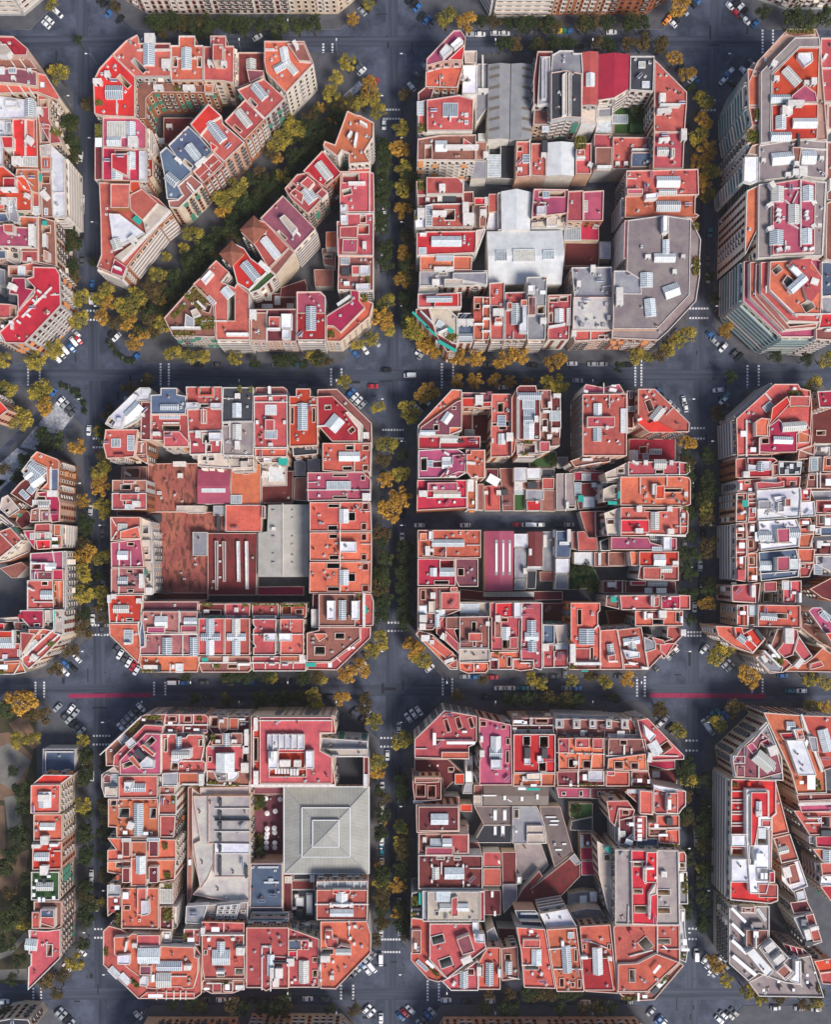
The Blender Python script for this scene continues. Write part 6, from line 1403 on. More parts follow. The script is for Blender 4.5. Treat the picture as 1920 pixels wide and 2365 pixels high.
def crownmesh(seed, m):
    g = random.Random(seed); mb = MB(); cl = []
    for k in range(15):
        a = g.uniform(0, 2*pi); r = g.uniform(.25, .82)**.8; cl.append((r*cos(a), r*sin(a), g.uniform(-.35,.55)*(1.1-r*.6), g.uniform(.24,.40)))
    cl.append((0,0,.55,.4))
    for cx, cy, cz, cr in cl:
        for k in range(80):
            d = Vector((g.gauss(0,1), g.gauss(0,1), g.gauss(0,.8))).normalized()*cr*g.uniform(.55,1.08)
            c = Vector((cx,cy,cz))+d; s = g.uniform(.035,.075)
            n = (d.normalized()+Vector((g.gauss(0,.5), g.gauss(0,.5), .5+g.gauss(0,.5)))).normalized()
            u = n.orthogonal().normalized(); u.rotate(__import__('mathutils').Quaternion(n, g.uniform(0,6.28))); v = n.cross(u)
            mb.face([c-u*s-v*s*.7, c+u*s-v*s*.7, c+u*s+v*s*.7, c-u*s+v*s*.7], m)
    return mb.mesh('crown')
def trunkmesh(seed):
    g = random.Random(seed); mb = MB(); mb.tube((0,0,0),(0,0,.55),.035,.024,MBARK,8)
    for k in range(5):
        a = k*1.257+g.uniform(-.4,.4); r = g.uniform(.22,.36); z = g.uniform(.74,.95); mb.tube((0,0,.5),(r*cos(a)*.5,r*sin(a)*.5,.68),.02,.013,MBARK); mb.tube((r*cos(a)*.5,r*sin(a)*.5,.68),(r*cos(a),r*sin(a),z),.013,.005,MBARK)
    return mb.mesh('trunk')
CROWN = {c: [crownmesh(10*ci+s, LEAF[c]) for s in range(3)] for ci, c in enumerate('yogb')}
TRUNK = [trunkmesh(s) for s in range(3)]
TREES = []
def tree(px, py, r, c, rng, z0=.14, hgt=None, extra=''):
    rad = r*S*.97; h = hgt or max(6.0, min(12.5, rad*2.0+3.5)); zc = h-rad*.62
    x, y = at(px, py, zc)
    t = obj('tree', None, None, (x, y, z0))
    k = rng.randrange(3)
    ob = obj('crown', CROWN[c][k], t, (0, 0, zc-z0), rng.uniform(0, 6.28), (rad, rad, rad*rng.uniform(.62,.8)))
    obj('trunk', TRUNK[rng.randrange(3)], t, (0,0,0), rng.uniform(0, 6.28), (h*.8, h*.8, zc-z0+rad*.1))
    t['category'] = 'tree'; TREES.append((t, px, py, c, r, extra)); return t
TD = """
360,50,20,g 400,46,18,g 440,55,20,g 480,58,20,g 522,54,20,g 562,60,20,g 604,58,20,g 645,55,20,g 690,58,22,g 726,56,20,g 117,10,14,y 265,15,14,g 380,76,16,g 460,80,16,g 640,82,16,g
1034,43,20,y 1077,52,22,o 1113,50,16,g 1142,48,17,g 1174,54,16,g 1217,50,17,g 1265,50,16,g 1346,52,18,b 1383,48,17,b 1464,46,18,b 1158,102,17,g 1192,104,16,b 1244,104,17,g 1276,104,17,g 1308,106,16,g 1453,102,17,b 1490,98,18,b 1528,97,17,b 1571,16,22,o 1764,30,18,g 1834,43,24,g 1872,48,22,g 1905,40,20,g
1560,135,17,o 1587,170,18,o 1600,205,15,g 1625,235,22,y 1627,278,20,o 1616,318,20,y 1634,348,22,o 1616,374,20,o 1640,398,18,y 1622,424,20,o 1634,450,16,y 1582,770,22,y 1562,792,17,y 1543,808,17,y 1526,820,16,b 1467,822,18,y 1494,826,16,y 1677,764,20,o 1650,690,14,g 1640,640,14,g 1282,835,22,o 1060,826,22,o 1100,828,20,o 1162,832,22,o 1202,820,23,o 962,768,22,y 986,796,22,o 1004,814,16,o 1911,830,20,y 1793,822,16,g 1864,830,16,g
805,145,21,y 775,182,17,y 767,218,19,y 852,208,24,o 868,232,17,y 840,235,18,y 812,248,16,y 772,278,14,o 740,250,12,o 717,270,18,g 664,272,19,y 682,300,23,y 658,315,18,y 640,332,20,y 710,296,20,g 740,320,20,g 716,334,19,g 690,358,20,g 642,366,14,o 600,397,14,b 655,407,18,y 672,392,18,g 625,350,18,g 547,432,24,y 534,454,20,y 512,466,24,y 518,484,18,o 575,415,18,g 560,470,20,g 446,537,21,y 384,595,12,y 424,575,12,y 364,637,18,y 489,590,14,o 374,670,17,b 352,684,18,b 312,690,22,y 376,702,14,o 244,670,17,y 226,694,17,y 250,700,16,o 286,716,26,y 296,740,22,o 236,730,18,o 350,736,18,b 374,752,19,y 326,770,17,o 311,792,18,o 268,745,18,b 398,812,18,y 438,822,17,y 469,822,16,y 545,826,16,y 723,829,16,y 344,655,16,b 402,640,19,g 432,612,20,g 458,595,20,g 486,566,20,g 508,540,20,g 468,560,18,g 538,510,20,g 590,452,16,g 420,660,16,g 545,540,18,g 610,425,18,g 400,690,18,b 390,725,18,b 352,765,18,b 414,705,14,b
135,174,24,y 205,242,17,b 162,287,20,g 164,330,20,g 172,500,17,g 167,452,16,g 168,560,18,g 170,610,16,g 215,605,13,g 186,692,20,y 184,742,20,y 122,805,22,y 82,830,22,y 8,830,20,y 168,375,16,g 172,640,14,b 150,240,16,g
10,895,28,y 97,908,28,y 104,936,22,o 45,970,28,y 112,1020,31,g 60,1065,21,g 42,1102,18,g 180,1032,20,o 235,1090,21,y 232,1122,22,o 240,1166,20,y 244,1186,14,y 192,1157,16,o 195,1280,25,o 234,1285,18,y 300,900,17,b 337,882,17,b 252,955,18,b 232,1000,14,y 12,1085,16,g 197,1322,20,y 192,1370,21,y 232,1375,21,y 236,1402,17,b 238,1428,16,b 195,1452,21,b 162,1502,17,b 130,1547,17,b 47,1620,31,o 8,1640,24,g 100,1652,18,b 232,1330,15,g 180,1420,15,g
872,256,18,y 936,222,16,b 924,298,18,y 924,345,21,o 930,391,18,y 928,437,20,y 930,486,20,o 880,457,13,b 816,45,15,o 852,7,15,y 888,392,18,g 884,335,17,g 934,586,18,o 929,645,19,o 941,610,15,o 891,694,19,y 884,736,23,o 897,762,15,y 857,781,18,y 826,799,15,y 954,762,26,y 998,802,24,o 796,883,16,y 988,908,26,o 949,950,23,y 874,943,15,y 894,1022,21,y 886,1062,17,b 892,1108,17,o 926,1097,20,y 925,1150,23,o 900,1182,24,o 882,1250,17,g 889,1290,19,g 884,1335,18,g 888,1380,18,g 886,1420,17,g 932,1260,16,g 934,1340,17,g 934,1385,16,g 930,1050,15,g 884,1478,21,y 857,1506,18,y 831,1541,23,o 802,1558,19,o 788,1612,19,o 956,1498,20,o 976,1522,20,y 945,1485,14,o 865,1667,18,y 928,1706,22,y 876,1761,20,y 874,1784,17,o 882,1894,12,o 924,1909,16,y 924,1947,16,y 879,1998,12,o 882,2038,17,y 921,2043,20,o 922,2112,18,o 869,2172,16,b 936,2157,14,b 820,2331,16,b 884,2090,17,g 886,2125,16,g 928,1800,16,g 930,1840,16,g 874,1825,14,g 930,2000,16,g 938,540,16,g 936,700,14,b
522,1562,14,b 625,1565,15,y 742,1565,15,y 730,1612,21,y 692,1610,15,b 842,1640,15,b 845,1612,14,b 965,1505,18,o 1117,1570,12,b 1230,1566,15,y 1252,1577,15,y 1320,1572,15,y 1057,1605,15,b 1362,1565,15,b 1400,1572,17,y 1450,1570,18,o 1655,1508,24,y 1680,1498,17,y 1634,1395,18,o 1640,1350,13,y 1600,1282,18,g 1592,1235,17,g 1596,1325,17,g 1594,1190,16,g 1628,1174,19,y 1624,1150,14,b 1876,887,20,y 1658,957,17,b 1588,1020,18,o 1592,1100,16,g 1731,1563,26,o 1871,1567,17,y 1905,1574,16,y 1876,1626,18,y 1698,1635,21,b 1523,1635,14,b 1906,1634,15,o 1590,1140,15,g 1640,1060,15,g 1600,1370,16,g 1690,870,16,g 1596,1430,15,g
1057,882,17,o 1098,880,17,o 1142,880,18,o 1177,882,15,o 1290,886,23,y 1264,884,15,y 1220,884,14,b 1569,1684,19,y 1525,1642,16,b 1591,1797,20,y 1631,1917,15,b 1624,2001,15,y 1657,1673,19,y 1659,2232,17,o 1644,2214,14,o 1725,2290,16,y 1760,2303,16,y 1885,2316,16,y 1858,2320,14,b 1552,2241,15,g 1628,2130,17,g 1630,2085,16,g 1630,1860,15,g 1624,1960,14,g 1680,2262,16,y 1584,1840,14,b
44,1709,20,y 76,1702,17,y 190,1711,15,y 190,1801,14,b 190,1857,19,y 239,1855,14,b 49,1824,23,g 53,1868,19,g 44,1928,25,g 27,1974,23,g 13,2005,20,g 50,2095,23,g 53,2128,19,y 18,2126,24,g 13,2180,23,g 44,2216,17,g 102,2259,23,b 173,2219,20,y 146,2250,18,b 192,2179,17,g 133,2292,17,b 27,2262,16,g 9,2338,18,g 226,2086,15,y 195,2041,17,g 30,1780,14,g 70,1650,16,b 196,1930,18,g 194,1980,17,g 192,2110,17,g 630,2331,14,y 606,2328,14,g 655,2335,15,g 236,1920,14,g 236,1975,14,g 60,2030,16,g 20,2060,17,g
500,898,12,g 560,902,12,g 700,840,15,g 760,836,12,g 655,836,15,g 590,838,14,g 1390,892,13,g 1430,846,14,g 600,1612,15,g 520,1614,15,g 450,1612,15,g 430,1562,12,g 1340,1612,14,g 1420,1612,14,g 1260,1612,14,g 1170,1612,14,g 660,2302,15,g 450,2305,14,g 560,2330,15,g 400,2320,15,g 1180,2296,13,g 1250,2298,14,b 1130,2298,13,b 1450,2296,14,g 1880,2300,14,g 1810,2296,14,g 180,92,12,g"""
rt = random.Random(3)
TL = [tk.split(',') for tk in TD.split()]
TG = sorted([p for p in TL if p[3] == 'g'], key=lambda p: float(p[2])); drop = max(0, len(TL)+len(trees_extra)-298)
TG = {id(p) for p in TG[:drop]}
DROP = []
for p in TL:
    if id(p) in TG: DROP.append((float(p[0]), float(p[1]), float(p[2])))
    else: tree(float(p[0]), float(p[1]), float(p[2])*rt.uniform(1.04,1.2), p[3], rt)
for px, py, r, c, b in trees_extra: tree(px, py, r, c, rt, .3, extra='yard')
# the many small shaded trees beyond the individual ones: one mass
TX = DROP+[(x, y, rt.uniform(15,22)) for x, y in ((rt.uniform(*a), rt.uniform(*b_)) for a, b_, n in (((160,176),(280,680),9),((192,202),(1180,1420),5),((240,250),(930,1060),3),((936,944),(300,760),9),((880,892),(320,720),8),((878,886),(1230,1440),7),((930,938),(1230,1440),6),((880,886),(1790,2140),8),((926,932),(1760,2140),8),
     ((1584,1592),(480,680),5),((1580,1588),(1040,1420),9),((1630,1640),(1010,1400),7),((1580,1588),(1740,2140),8),((1622,1630),(1760,2140),8),((196,202),(1740,2130),8),((244,250),(1740,2130),7),((330,740),(50,60),7),((1130,1540),(52,58),6),((1130,1540),(98,106),5),((430,740),(828,834),3),
     ((480,760),(1560,1565),4),((480,780),(1612,1618),4),((1100,1460),(1612,1618),5),((1130,1460),(2292,2298),5),((430,780),(2322,2330),6),((1040,1450),(2324,2330),5),((1760,1910),(2292,2298),3),((400,700),(490,640),0)) for k in range(int(n*1.7)))]
for k in range(80):   # under the promenade canopy
    t_ = rt.random(); x = 330+t_*470; y = 745-t_*500; TX.append((x+rt.uniform(-34,34), y+rt.uniform(-34,34), rt.uniform(13,19)))
mb = MB()
for px, py, r in TX:
    rad = r*S; hz = min(9, rad*1.6+3); x, y = at(px, py, hz)
    if any(o.x0-1 < x < o.x1+1 and o.y0-1 < y < o.y1+1 and (inside(x, y, o.P) or dist_edge(x, y, o.P) < rad*.6) for o in BL): continue
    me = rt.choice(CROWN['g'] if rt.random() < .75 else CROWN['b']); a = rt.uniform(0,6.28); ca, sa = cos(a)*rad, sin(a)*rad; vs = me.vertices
    o0 = len(mb.v); mb.v += [(x+v.co.x*ca-v.co.y*sa, y+v.co.x*sa+v.co.y*ca, hz+v.co.z*rad*.7) for v in vs]
    k_ = mb.mi(me.materials[0])
    for p in me.polygons: mb.f.append(tuple(o0+i for i in p.vertices)); mb.m.append(k_)
    mb.tube((x,y,0),(x,y,hz),.22,.12,MBARK)
o = mb.build('tree_canopy'); tag(o, 'mass of shaded dark green street trees filling the gaps between the brighter ones', 'trees', None, 'stuff')
# ------------------------------------------------------------- vehicles
def cmat(n, c, r=.3): return mat('car_paint_'+n, c, r, spec=.5)
CC = {'w': cmat('white', (.78,.79,.82)), 'k': cmat('black', (.02,.021,.025)), 's': cmat('silver', (.36,.38,.41)), 'G': cmat('dark grey', (.09,.095,.11)),
      'r': cmat('red', (.45,.03,.05)), 'b': cmat('blue', (.04,.15,.38)), 'y': cmat('yellow', (.75,.45,.02)), 'o': cmat('orange', (.75,.25,.02)), 't': cmat('teal', (.02,.20,.26))}
CW = {'w':'white','k':'black','s':'silver','G':'dark grey','r':'red','b':'blue','y':'yellow','o':'orange','t':'teal'}
MCG = mat('car_glass', (.015,.018,.024), .08, spec=.6); MTYRE = mat('tyre', (.02,.02,.02), .8); MRIM = mat('wheel_rim', (.4,.4,.42), .4, metal=.6)
MHEAD = mat('headlight', (.7,.72,.75), .2); MTAIL = mat('tail_light', (.35,.02,.02), .3)
def loft(secs, m, mb):
    """secs: list of (x, halfwidth, z0, z1, topinset)"""
    rings = [[(x,-w,z0),(x,w,z0),(x,w,(z0+z1)/2+.1),(x,w-t,z1),(x,-(w-t),z1),(x,-w,(z0+z1)/2+.1)] for x, w, z0, z1, t in secs]
    for a, b in zip(rings, rings[1:]):
        for i in range(6): j = (i+1)%6; mb.face([a[i],a[j],b[j],b[i]][::-1], m)
    mb.face(rings[0][::-1][::-1], m); mb.face(rings[-1][::-1], m)
def carmeshes(kind, paint):
    P = {}; B_ = MB()
    if kind == 'car':
        loft([(-2.15,.70,.35,.75,.12),(-2.05,.84,.25,.92,.14),(-1.5,.89,.22,.98,.14),(0,.90,.22,.97,.12),(1.1,.89,.22,.93,.14),(1.9,.82,.24,.80,.16),(2.12,.62,.32,.66,.14)], paint, B_)
        loft([(-1.25,.72,.95,1.40,.10),(-.9,.74,.95,1.47,.12),(.1,.74,.95,1.47,.12),(.4,.72,.95,1.42,.12)], paint, B_)
        w = MB(); w.face([(.42,-.62,1.41),(.42,.62,1.41),(1.12,.72,.96),(1.12,-.72,.96)][::-1], MCG); w.face([(.42,.62,1.40),(1.12,.72,.95),(.4,.76,.95)], MCG); w.face([(.42,-.62,1.40),(.4,-.76,.95),(1.12,-.72,.95)], MCG)
        P['windscreen'] = w.mesh('windscreen')
        w = MB(); w.face([(-1.27,-.62,1.38),(-1.27,.62,1.38),(-1.78,.70,1.0),(-1.78,-.70,1.0)], MCG); w.face([(-1.27,.62,1.37),(-1.78,.70,.99),(-1.2,.74,.99)][::-1], MCG); w.face([(-1.27,-.62,1.37),(-1.2,-.74,.99),(-1.78,-.70,.99)][::-1], MCG)
        P['rear_window'] = w.mesh('rear_window')
        ws = (-1.32, 1.36); hl = 2.06; hz = .62; L_ = 2.1
    else:
        loft([(-2.5,.86,.35,1.7,.1),(-2.42,.93,.28,1.95,.12),(0,.95,.26,2.0,.12),(1.2,.94,.26,1.97,.14)], paint, B_)
        loft([(1.2,.94,.26,1.2,.1),(2.1,.90,.28,1.05,.16),(2.5,.78,.34,.85,.16)], paint, B_)
        w = MB(); w.face([(1.24,-.78,1.88),(1.24,.78,1.88),(1.95,.82,1.1),(1.95,-.82,1.1)][::-1], MCG); w.face([(1.24,.79,1.86),(1.95,.83,1.09),(1.22,.90,1.19)], MCG); w.face([(1.24,-.79,1.86),(1.22,-.90,1.19),(1.95,-.83,1.09)], MCG)
        P['windscreen'] = w.mesh('windscreen')
        ws = (-1.6, 1.6); hl = 2.44; hz = .72; L_ = 2.45
    P['body'] = B_.mesh('body'); return P, ws, hl, hz
def wheelmesh():
    m = MB(); n = 14
    for r, m_, w in ((.32, MTYRE, .11), (.20, MRIM, .12)):
        A = [(r*cos(2*pi*i/n), -w, r*sin(2*pi*i/n)) for i in range(n)]; B_ = [(p[0], w, p[2]) for p in A]
        for i in range(n): m.face([A[i],A[(i+1)%n],B_[(i+1)%n],B_[i]][::-1], m_)
        m.face(A[::-1][::-1], m_); m.face(B_[::-1], m_)
    return m.mesh('wheel')
WHEEL = wheelmesh()
def hlmesh(m_):
    m = MB(); m.box(0,0,0,.1,.3,.14,0,m_); return m
HLM = hlmesh(MHEAD).mesh('headlight'); TLM = hlmesh(MTAIL).mesh('tail_light')
CAR = {(k, c): carmeshes(k, CC[c]) for k in ('car','van') for c in CC}
CARS = []
def car(px, py, ang, c, kind='car', flip=None):
    x, y = at(px, py, .7)
    if kind == 'van': nm = 'parked_van'
    else: nm = 'parked_car'
    r = obj(nm, None, None, (x, y, .015)); a = R(ang)+(pi if (flip if flip is not None else rt.random() < .5) else 0); r.rotation_euler = (0,0,a)
    P, ws, hl, hz = CAR[(kind, c)]
    s = 1.06 if kind == 'car' else 1.05; r.scale = (s,s,s)
    for n_, me in P.items(): obj(n_, me, r)
    for wx in ws:
        for sy in (-1,1): obj('wheel', WHEEL, r, (wx, sy*.80 if kind == 'car' else sy*.84, .32))
    for sy in (-1,1): obj('headlight', HLM, r, (hl-.05, sy*.56, hz-.07)); obj('tail_light', TLM, r, (-hl+(.0 if kind == 'van' else -.0), sy*.6, hz))
    if c == 'y' or (c == 'o' and kind == 'car'):
        mb = MB(); mb.box(-.3,0,1.47,.25,.7,.16,0,MHEAD); mb.build('taxi_sign', r)
    r['category'] = 'van' if kind == 'van' else 'car'; CARS.append((r, px, py, ang, c, kind)); return r
CD = """
186,362,83,w 190,462,88,w 190,482,88,s 213,658,86,b 212,690,90,w,v 205,994,87,w 209,1178,86,w 207,1318,90,G 237,1345,90,s 214,1430,90,w 212,1792,90,w 211,2020,90,w 210,2042,90,w 210,2062,90,s 209,2093,90,G 222,2090,90,w,v
132,827,-52,w 143,818,-52,G 150,808,-52,w 165,803,-52,b 170,789,-52,w 181,784,-52,r 178,1520,-48,w 150,1551,-45,w 168,1541,-45,k 164,1637,52,w 174,1647,52,s 277,1511,60,w 287,1521,60,G 297,1530,60,w 307,1538,60,r 315,1548,60,w
106,57,-42,w 114,47,-42,w 133,31,-42,w,v 252,31,50,b 268,17,50,k 595,87,30,w 973,38,50,k 986,47,50,b 1110,80,0,w 1088,80,0,s 1145,78,0,w 1166,78,0,w 1378,107,3,w 1413,75,0,w 1541,48,45,o 1548,38,45,o 1687,16,-45,w 1699,29,-45,r 1711,38,-45,G 1723,48,-45,w 1850,72,0,w
849,184,52,r 867,191,52,r 951,201,-50,w 887,288,90,w 887,492,90,w 887,521,88,w 885,579,90,w 943,603,90,o,v 843,808,-55,w 894,855,0,k 947,867,0,w,v 869,791,-50,s 968,809,55,w 973,820,55,s 862,892,0,r
969,1213,0,w 887,1232,90,r 929,1242,90,w 928,1289,90,s 993,1543,40,w 837,1538,50,w 955,1648,-55,w 968,1642,-55,w 943,1657,-55,w 847,1637,-45,w 895,1744,90,w 921,1680,90,s 883,1817,90,w 882,1867,90,w 882,1889,90,w 882,1919,90,b 882,1941,90,w 882,1963,90,t 882,1993,90,w 938,1916,90,y 923,2085,90,w 880,2152,90,w 880,2216,90,w,v 848,2240,-52,w 860,2233,-52,w,v 923,2147,90,s 1031,2309,0,w 848,2329,45,w 858,2339,45,w 880,2351,90,w 948,2331,-45,w 936,2339,-45,r 926,2347,-45,b
1075,1213,0,w 1196,1212,0,r 1220,1212,0,w,v 1246,1212,0,w 1291,1212,0,k 1315,1212,0,s 402,1576,0,w,v 425,1577,0,b 576,1576,0,b 1075,1562,0,s 1095,1563,0,b 1139,1564,0,r 1154,1589,0,w 1179,1589,0,w 1206,1589,0,t 1228,1589,0,s 1310,1589,0,s 1332,1589,0,b 1305,1552,90,s 1808,1560,0,b 1826,1595,0,t 1852,1595,0,w 1627,1499,50,w 1618,1307,90,w 1605,1402,90,w 1335,879,0,s 1162,895,0,w 1322,840,0,w 1369,841,0,s 1392,841,0,s 1659,901,6,w 1671,803,48,w 1643,775,-42,b 1651,789,-42,s 1580,927,-80,w 1584,940,-80,w 1677,915,45,t 1672,924,45,w 1641,535,90,t 1636,600,90,G 1636,642,90,s 1686,167,45,w 1678,176,45,b 1672,186,45,w
511,2308,0,w 540,2308,0,w 660,2307,0,w 635,2307,0,G 711,2306,0,w 1132,2311,0,w 1275,2313,0,G 1353,2314,0,w 1609,2204,90,w,v 1630,2214,55,w 1638,2226,50,w 1646,2237,50,w 1654,2246,50,s 1662,2354,-42,w 1672,2343,-42,s 1792,2327,0,s 1847,2328,0,s 1885,2330,0,s 1631,1673,-55,w,v 1642,1664,-50,s 1651,1653,-50,t 1662,1646,-50,t 1536,1662,45,w 1527,1669,45,w 1609,1943,90,w 1608,1917,90,w 1609,1968,90,G 1230,1992,-58,w 1241,1980,-58,w,v 9,2312,0,w
186,420,88,G 188,540,88,k 190,600,88,G 208,1220,88,k 209,1260,88,G 208,1370,90,k 237,1230,88,G 236,1455,90,G 934,400,90,k 934,440,90,G 932,520,90,k 886,360,90,G 886,430,90,k 886,620,90,G 932,680,90,k 886,1100,90,k 930,1110,90,G 886,1160,90,G 932,1190,90,k 884,1290,90,k 884,1340,90,G 884,1390,90,k 931,1400,90,k 884,1420,90,b 884,1780,90,k 920,1780,90,k 920,1840,90,G 920,1980,90,k 921,2010,90,G 884,2040,90,k 884,2075,90,G 884,2110,90,k 921,2060,90,G
1588,300,90,k 1590,520,90,G 1588,570,90,k 1592,640,90,G 1586,1080,90,k 1584,1130,90,G 1584,1200,90,k 1582,1260,90,s 1582,1330,90,k 1626,1120,90,G 1624,1230,90,k 1620,1350,90,G 1586,1780,90,k 1586,1830,90,G 1612,1830,90,k 1586,1990,90,G 1612,2020,90,k 1612,2060,90,G 1586,2080,90,k
460,843,0,k 500,843,0,G 590,843,0,k 640,843,0,G 690,843,0,b 460,892,0,k 540,892,0,G 620,892,0,k 700,892,0,G 1130,843,0,G 1230,843,0,k 1200,892,0,k 1240,892,0,G 1430,892,0,G 1450,843,0,k 470,1576,0,G 520,1576,0,k 640,1576,0,k 690,1576,0,G 480,1609,0,k 640,1609,0,G 760,1609,0,k 1250,1562,0,k 1280,1562,0,G 1370,1562,0,k 1430,1562,0,G 1120,1609,0,k 1250,1609,0,G 1400,1609,0,k 1880,1560,0,k 440,2308,0,k 475,2308,0,G 585,2308,0,k 750,2307,0,G 1080,2312,0,k 1190,2312,0,G 1230,2312,0,k 1400,2313,0,G 1450,2313,0,k 430,72,0,k 480,72,0,G 540,72,0,k 660,72,0,G 1230,76,0,G 1340,108,0,k 1490,76,0,k"""
for tk in CD.split():
    p = tk.split(','); car(float(p[0]), float(p[1]), float(p[2]), p[3], 'van' if len(p) > 4 else 'car')
for j in range(4):
    for i in (1,2,3):
        for sx in (-1,1):
            for sy in (-1,1):
                for k in range(7):
                    u = (k-3)*13; px = vx(i, ROWS[j])+sx*(RW+42)+u*.7; py = ROWS[j]+sy*(RW+42)-sx*sy*u*.7
                    if rt.random() < .35 or py < -5 or py > 2370: continue
                    if any(abs(c_[1]-px)+abs(c_[2]-py) < 17 for c_ in CARS): continue
                    x, y = at(px, py, 1)
                    if any(o.x0-3 < x < o.x1+3 and o.y0-3 < y < o.y1+3 and (inside(x, y, o.P) or dist_edge(x, y, o.P) < 3.2) for o in BL): continue
                    if any(abs(tt[1]-px)+abs(tt[2]-py) < 12 for tt in TREES): continue
                    car(px, py, -45*sx*sy, rt.choice('kkGGswsb'))
# ------------------------------------------------------------- street furniture
def lampmesh():
    a = MB(); a.tube((0,0,0),(0,0,8.0),.12,.07,MGREY,8); a.cone(0,0,0,.5,.2,.16,MGREY,10)
    b_ = MB(); b_.tube((0,0,7.9),(1.6,0,8.5),.05,.04,MGREY,6)
    c = MB(); c.box(1.9,0,8.42,1.0,.42,.18,0,MFRAME); c.cone(1.9,0,8.3,8.42,.15,.2,MFRAME,10)
    return a.mesh('pole'), b_.mesh('arm'), c.mesh('lamp_head')
LP = lampmesh(); LAMPS = []
for i in (1,2,3):
    for k, y in enumerate(list(range(150,800,95))+list(range(930,1540,95))+list(range(1660,2240,95))):
        sx = -1 if k%2 else 1; px = vx(i, y)+sx*(RW+5)
        x, y_ = G(px, y); t = obj('street_lamp', None, None, (x, y_, .14), 0 if sx < 0 else pi)
        for n_, me in zip(('pole','arm','lamp_head'), LP): obj(n_, me, t)
        t['category'] = 'street lamp'; LAMPS.append((t, px, y))
for j in range(4):
    for k, x0 in enumerate(list(range(340,800,110))+list(range(1030,1500,110))):
        sy = -1 if k%2 else 1; py = ROWS[j]+sy*(RW+5)
        x, y_ = G(x0, py); t = obj('street_lamp', None, None, (x, y_, .14), pi/2 if sy > 0 else -pi/2)
        for n_, me in zip(('pole','arm','lamp_head'), LP): obj(n_, me, t)
        t['category'] = 'street lamp'; LAMPS.append((t, x0, py))
ORD = ['first','second','third','fourth','fifth','sixth','seventh','eighth','ninth','tenth','eleventh','twelfth','thirteenth','fourteenth','fifteenth','sixteenth','seventeenth','eighteenth','nineteenth','twentieth']
def nth(k):
    if k < 20: return ORD[k]
    t = k+1; return f"{t}{'th' if 10 <= t%100 <= 20 else {1:'st',2:'nd',3:'rd'}.get(t%10,'th')}"
# recycling bins, planters, courtyard parasols
BIN = [(1292.5,75.5,'y','yellow'),(1303,75,'G_','green'),(1316,75,'b','blue'),(1275.5,76.5,'w','white')]
for px, py, c, wd in BIN:
    mt = {'y':CC['y'],'G_':mat('bin_green',(.02,.16,.10),.5),'b':CC['b'],'w':CC['w']}[c]
    x, y = G(px, py); t = obj('recycling_container', None, None, (x,y,.01))
    m = MB(); m.box(0,0,.15,1.9,1.5,1.3,0,mt); m.build('bin_body', t)
    m = MB(); m.box(0,0,1.46,2.0,1.6,.16,0,mt); m.box(0,0,1.62,1.2,.9,.14,0,mt); m.build('lid', t)
    tag(t, f'{wd} recycling container standing at the kerb of the top street', 'container', 'recycling containers in a row')
k = 0
PL = q([(580,130),(635,148),(690,190),(728,182),(740,238),(782,295),(788,368)],0,860)+q([(1015,1495),(1050,1538),(1085,1588),(1125,1622),(1182,1656),(1230,1662)],0,420)
for i_, (px, py) in enumerate(PL):
    x, y = G(px, py); t = obj('planter_shrub', None, None, (x,y,.14)); m = MB(); m.cone(0,0,0,.55,.8,.95,MGREY,12); m.build('pot', t)
    obj('shrub', CROWN['g'][i_%3], t, (0,0,1.2), i_, (1.5,1.5,1.1))
    w_ = 'plaza corner left of the red-courtyard block' if i_ < 7 else 'corner right of the top-left edge block'
    tag(t, f'round potted shrub, {nth(i_ if i_ < 7 else i_-7)} from the left on the {w_}', 'shrub', 'round potted shrubs along the corner')
for i_, (x, y, z) in enumerate(sorted(parasols, key=lambda p: (-p[1], p[0]))):
    t = obj('parasol', None, None, (x,y,z)); m = MB(); m.cone(0,0,0,2.3,.05,.04,MGREY,6); m.build('pole', t)
    m = MB(); m.cone(0,0,2.1,2.6,1.15,.03,MFRAME,8,False); m.cone(0,0,2.1,2.09,1.15,.02,MFRAME,8,False); m.build('canopy', t)
    tag(t, f'small white parasol, {nth(i_)} counting downwards in the courtyard beside the pyramid roof', 'parasol', 'parasols in the cafe courtyard')
# ------------------------------------------------------------- labels
def near_street(px, py):
    """short phrase for where on the streets a point lies"""
    best = None
    for i in (1,2,3):
        d = abs(px-vx(i, min(max(py,96),2294)))
        if best is None or d < best[0]: best = (d, 'v', i)
    for j in range(4):
        d = abs(py-ROWS[j])
        if d < best[0]: best = (d, 'h', j)
    if best[1] == 'v':
        s = ('left','centre','right')[best[2]-1]+' avenue'; seg_ = 'top' if py < 480 else ('upper' if py < 866 else ('middle' if py < 1592 else 'lower'))
        side = 'left' if px < vx(best[2], min(max(py,96),2294)) else 'right'; return s, seg_+' stretch', side, 'v', py
    s = ('top','upper','lower','bottom')[best[2]]+' street'; seg_ = 'left' if px < 560 else ('centre-left' if px < 900 else ('centre-right' if px < 1250 else 'right'))
    side = 'upper' if py < ROWS[best[2]] else 'lower'; return s, seg_+' stretch', side, 'h', px
def rank(items, keyf, ordf):
    g_ = {}
    for it in items: g_.setdefault(keyf(it), []).append(it)
    for k_, l in g_.items():
        l.sort(key=ordf)
        for n_, it in enumerate(l): yield it, k_, n_, len(l)
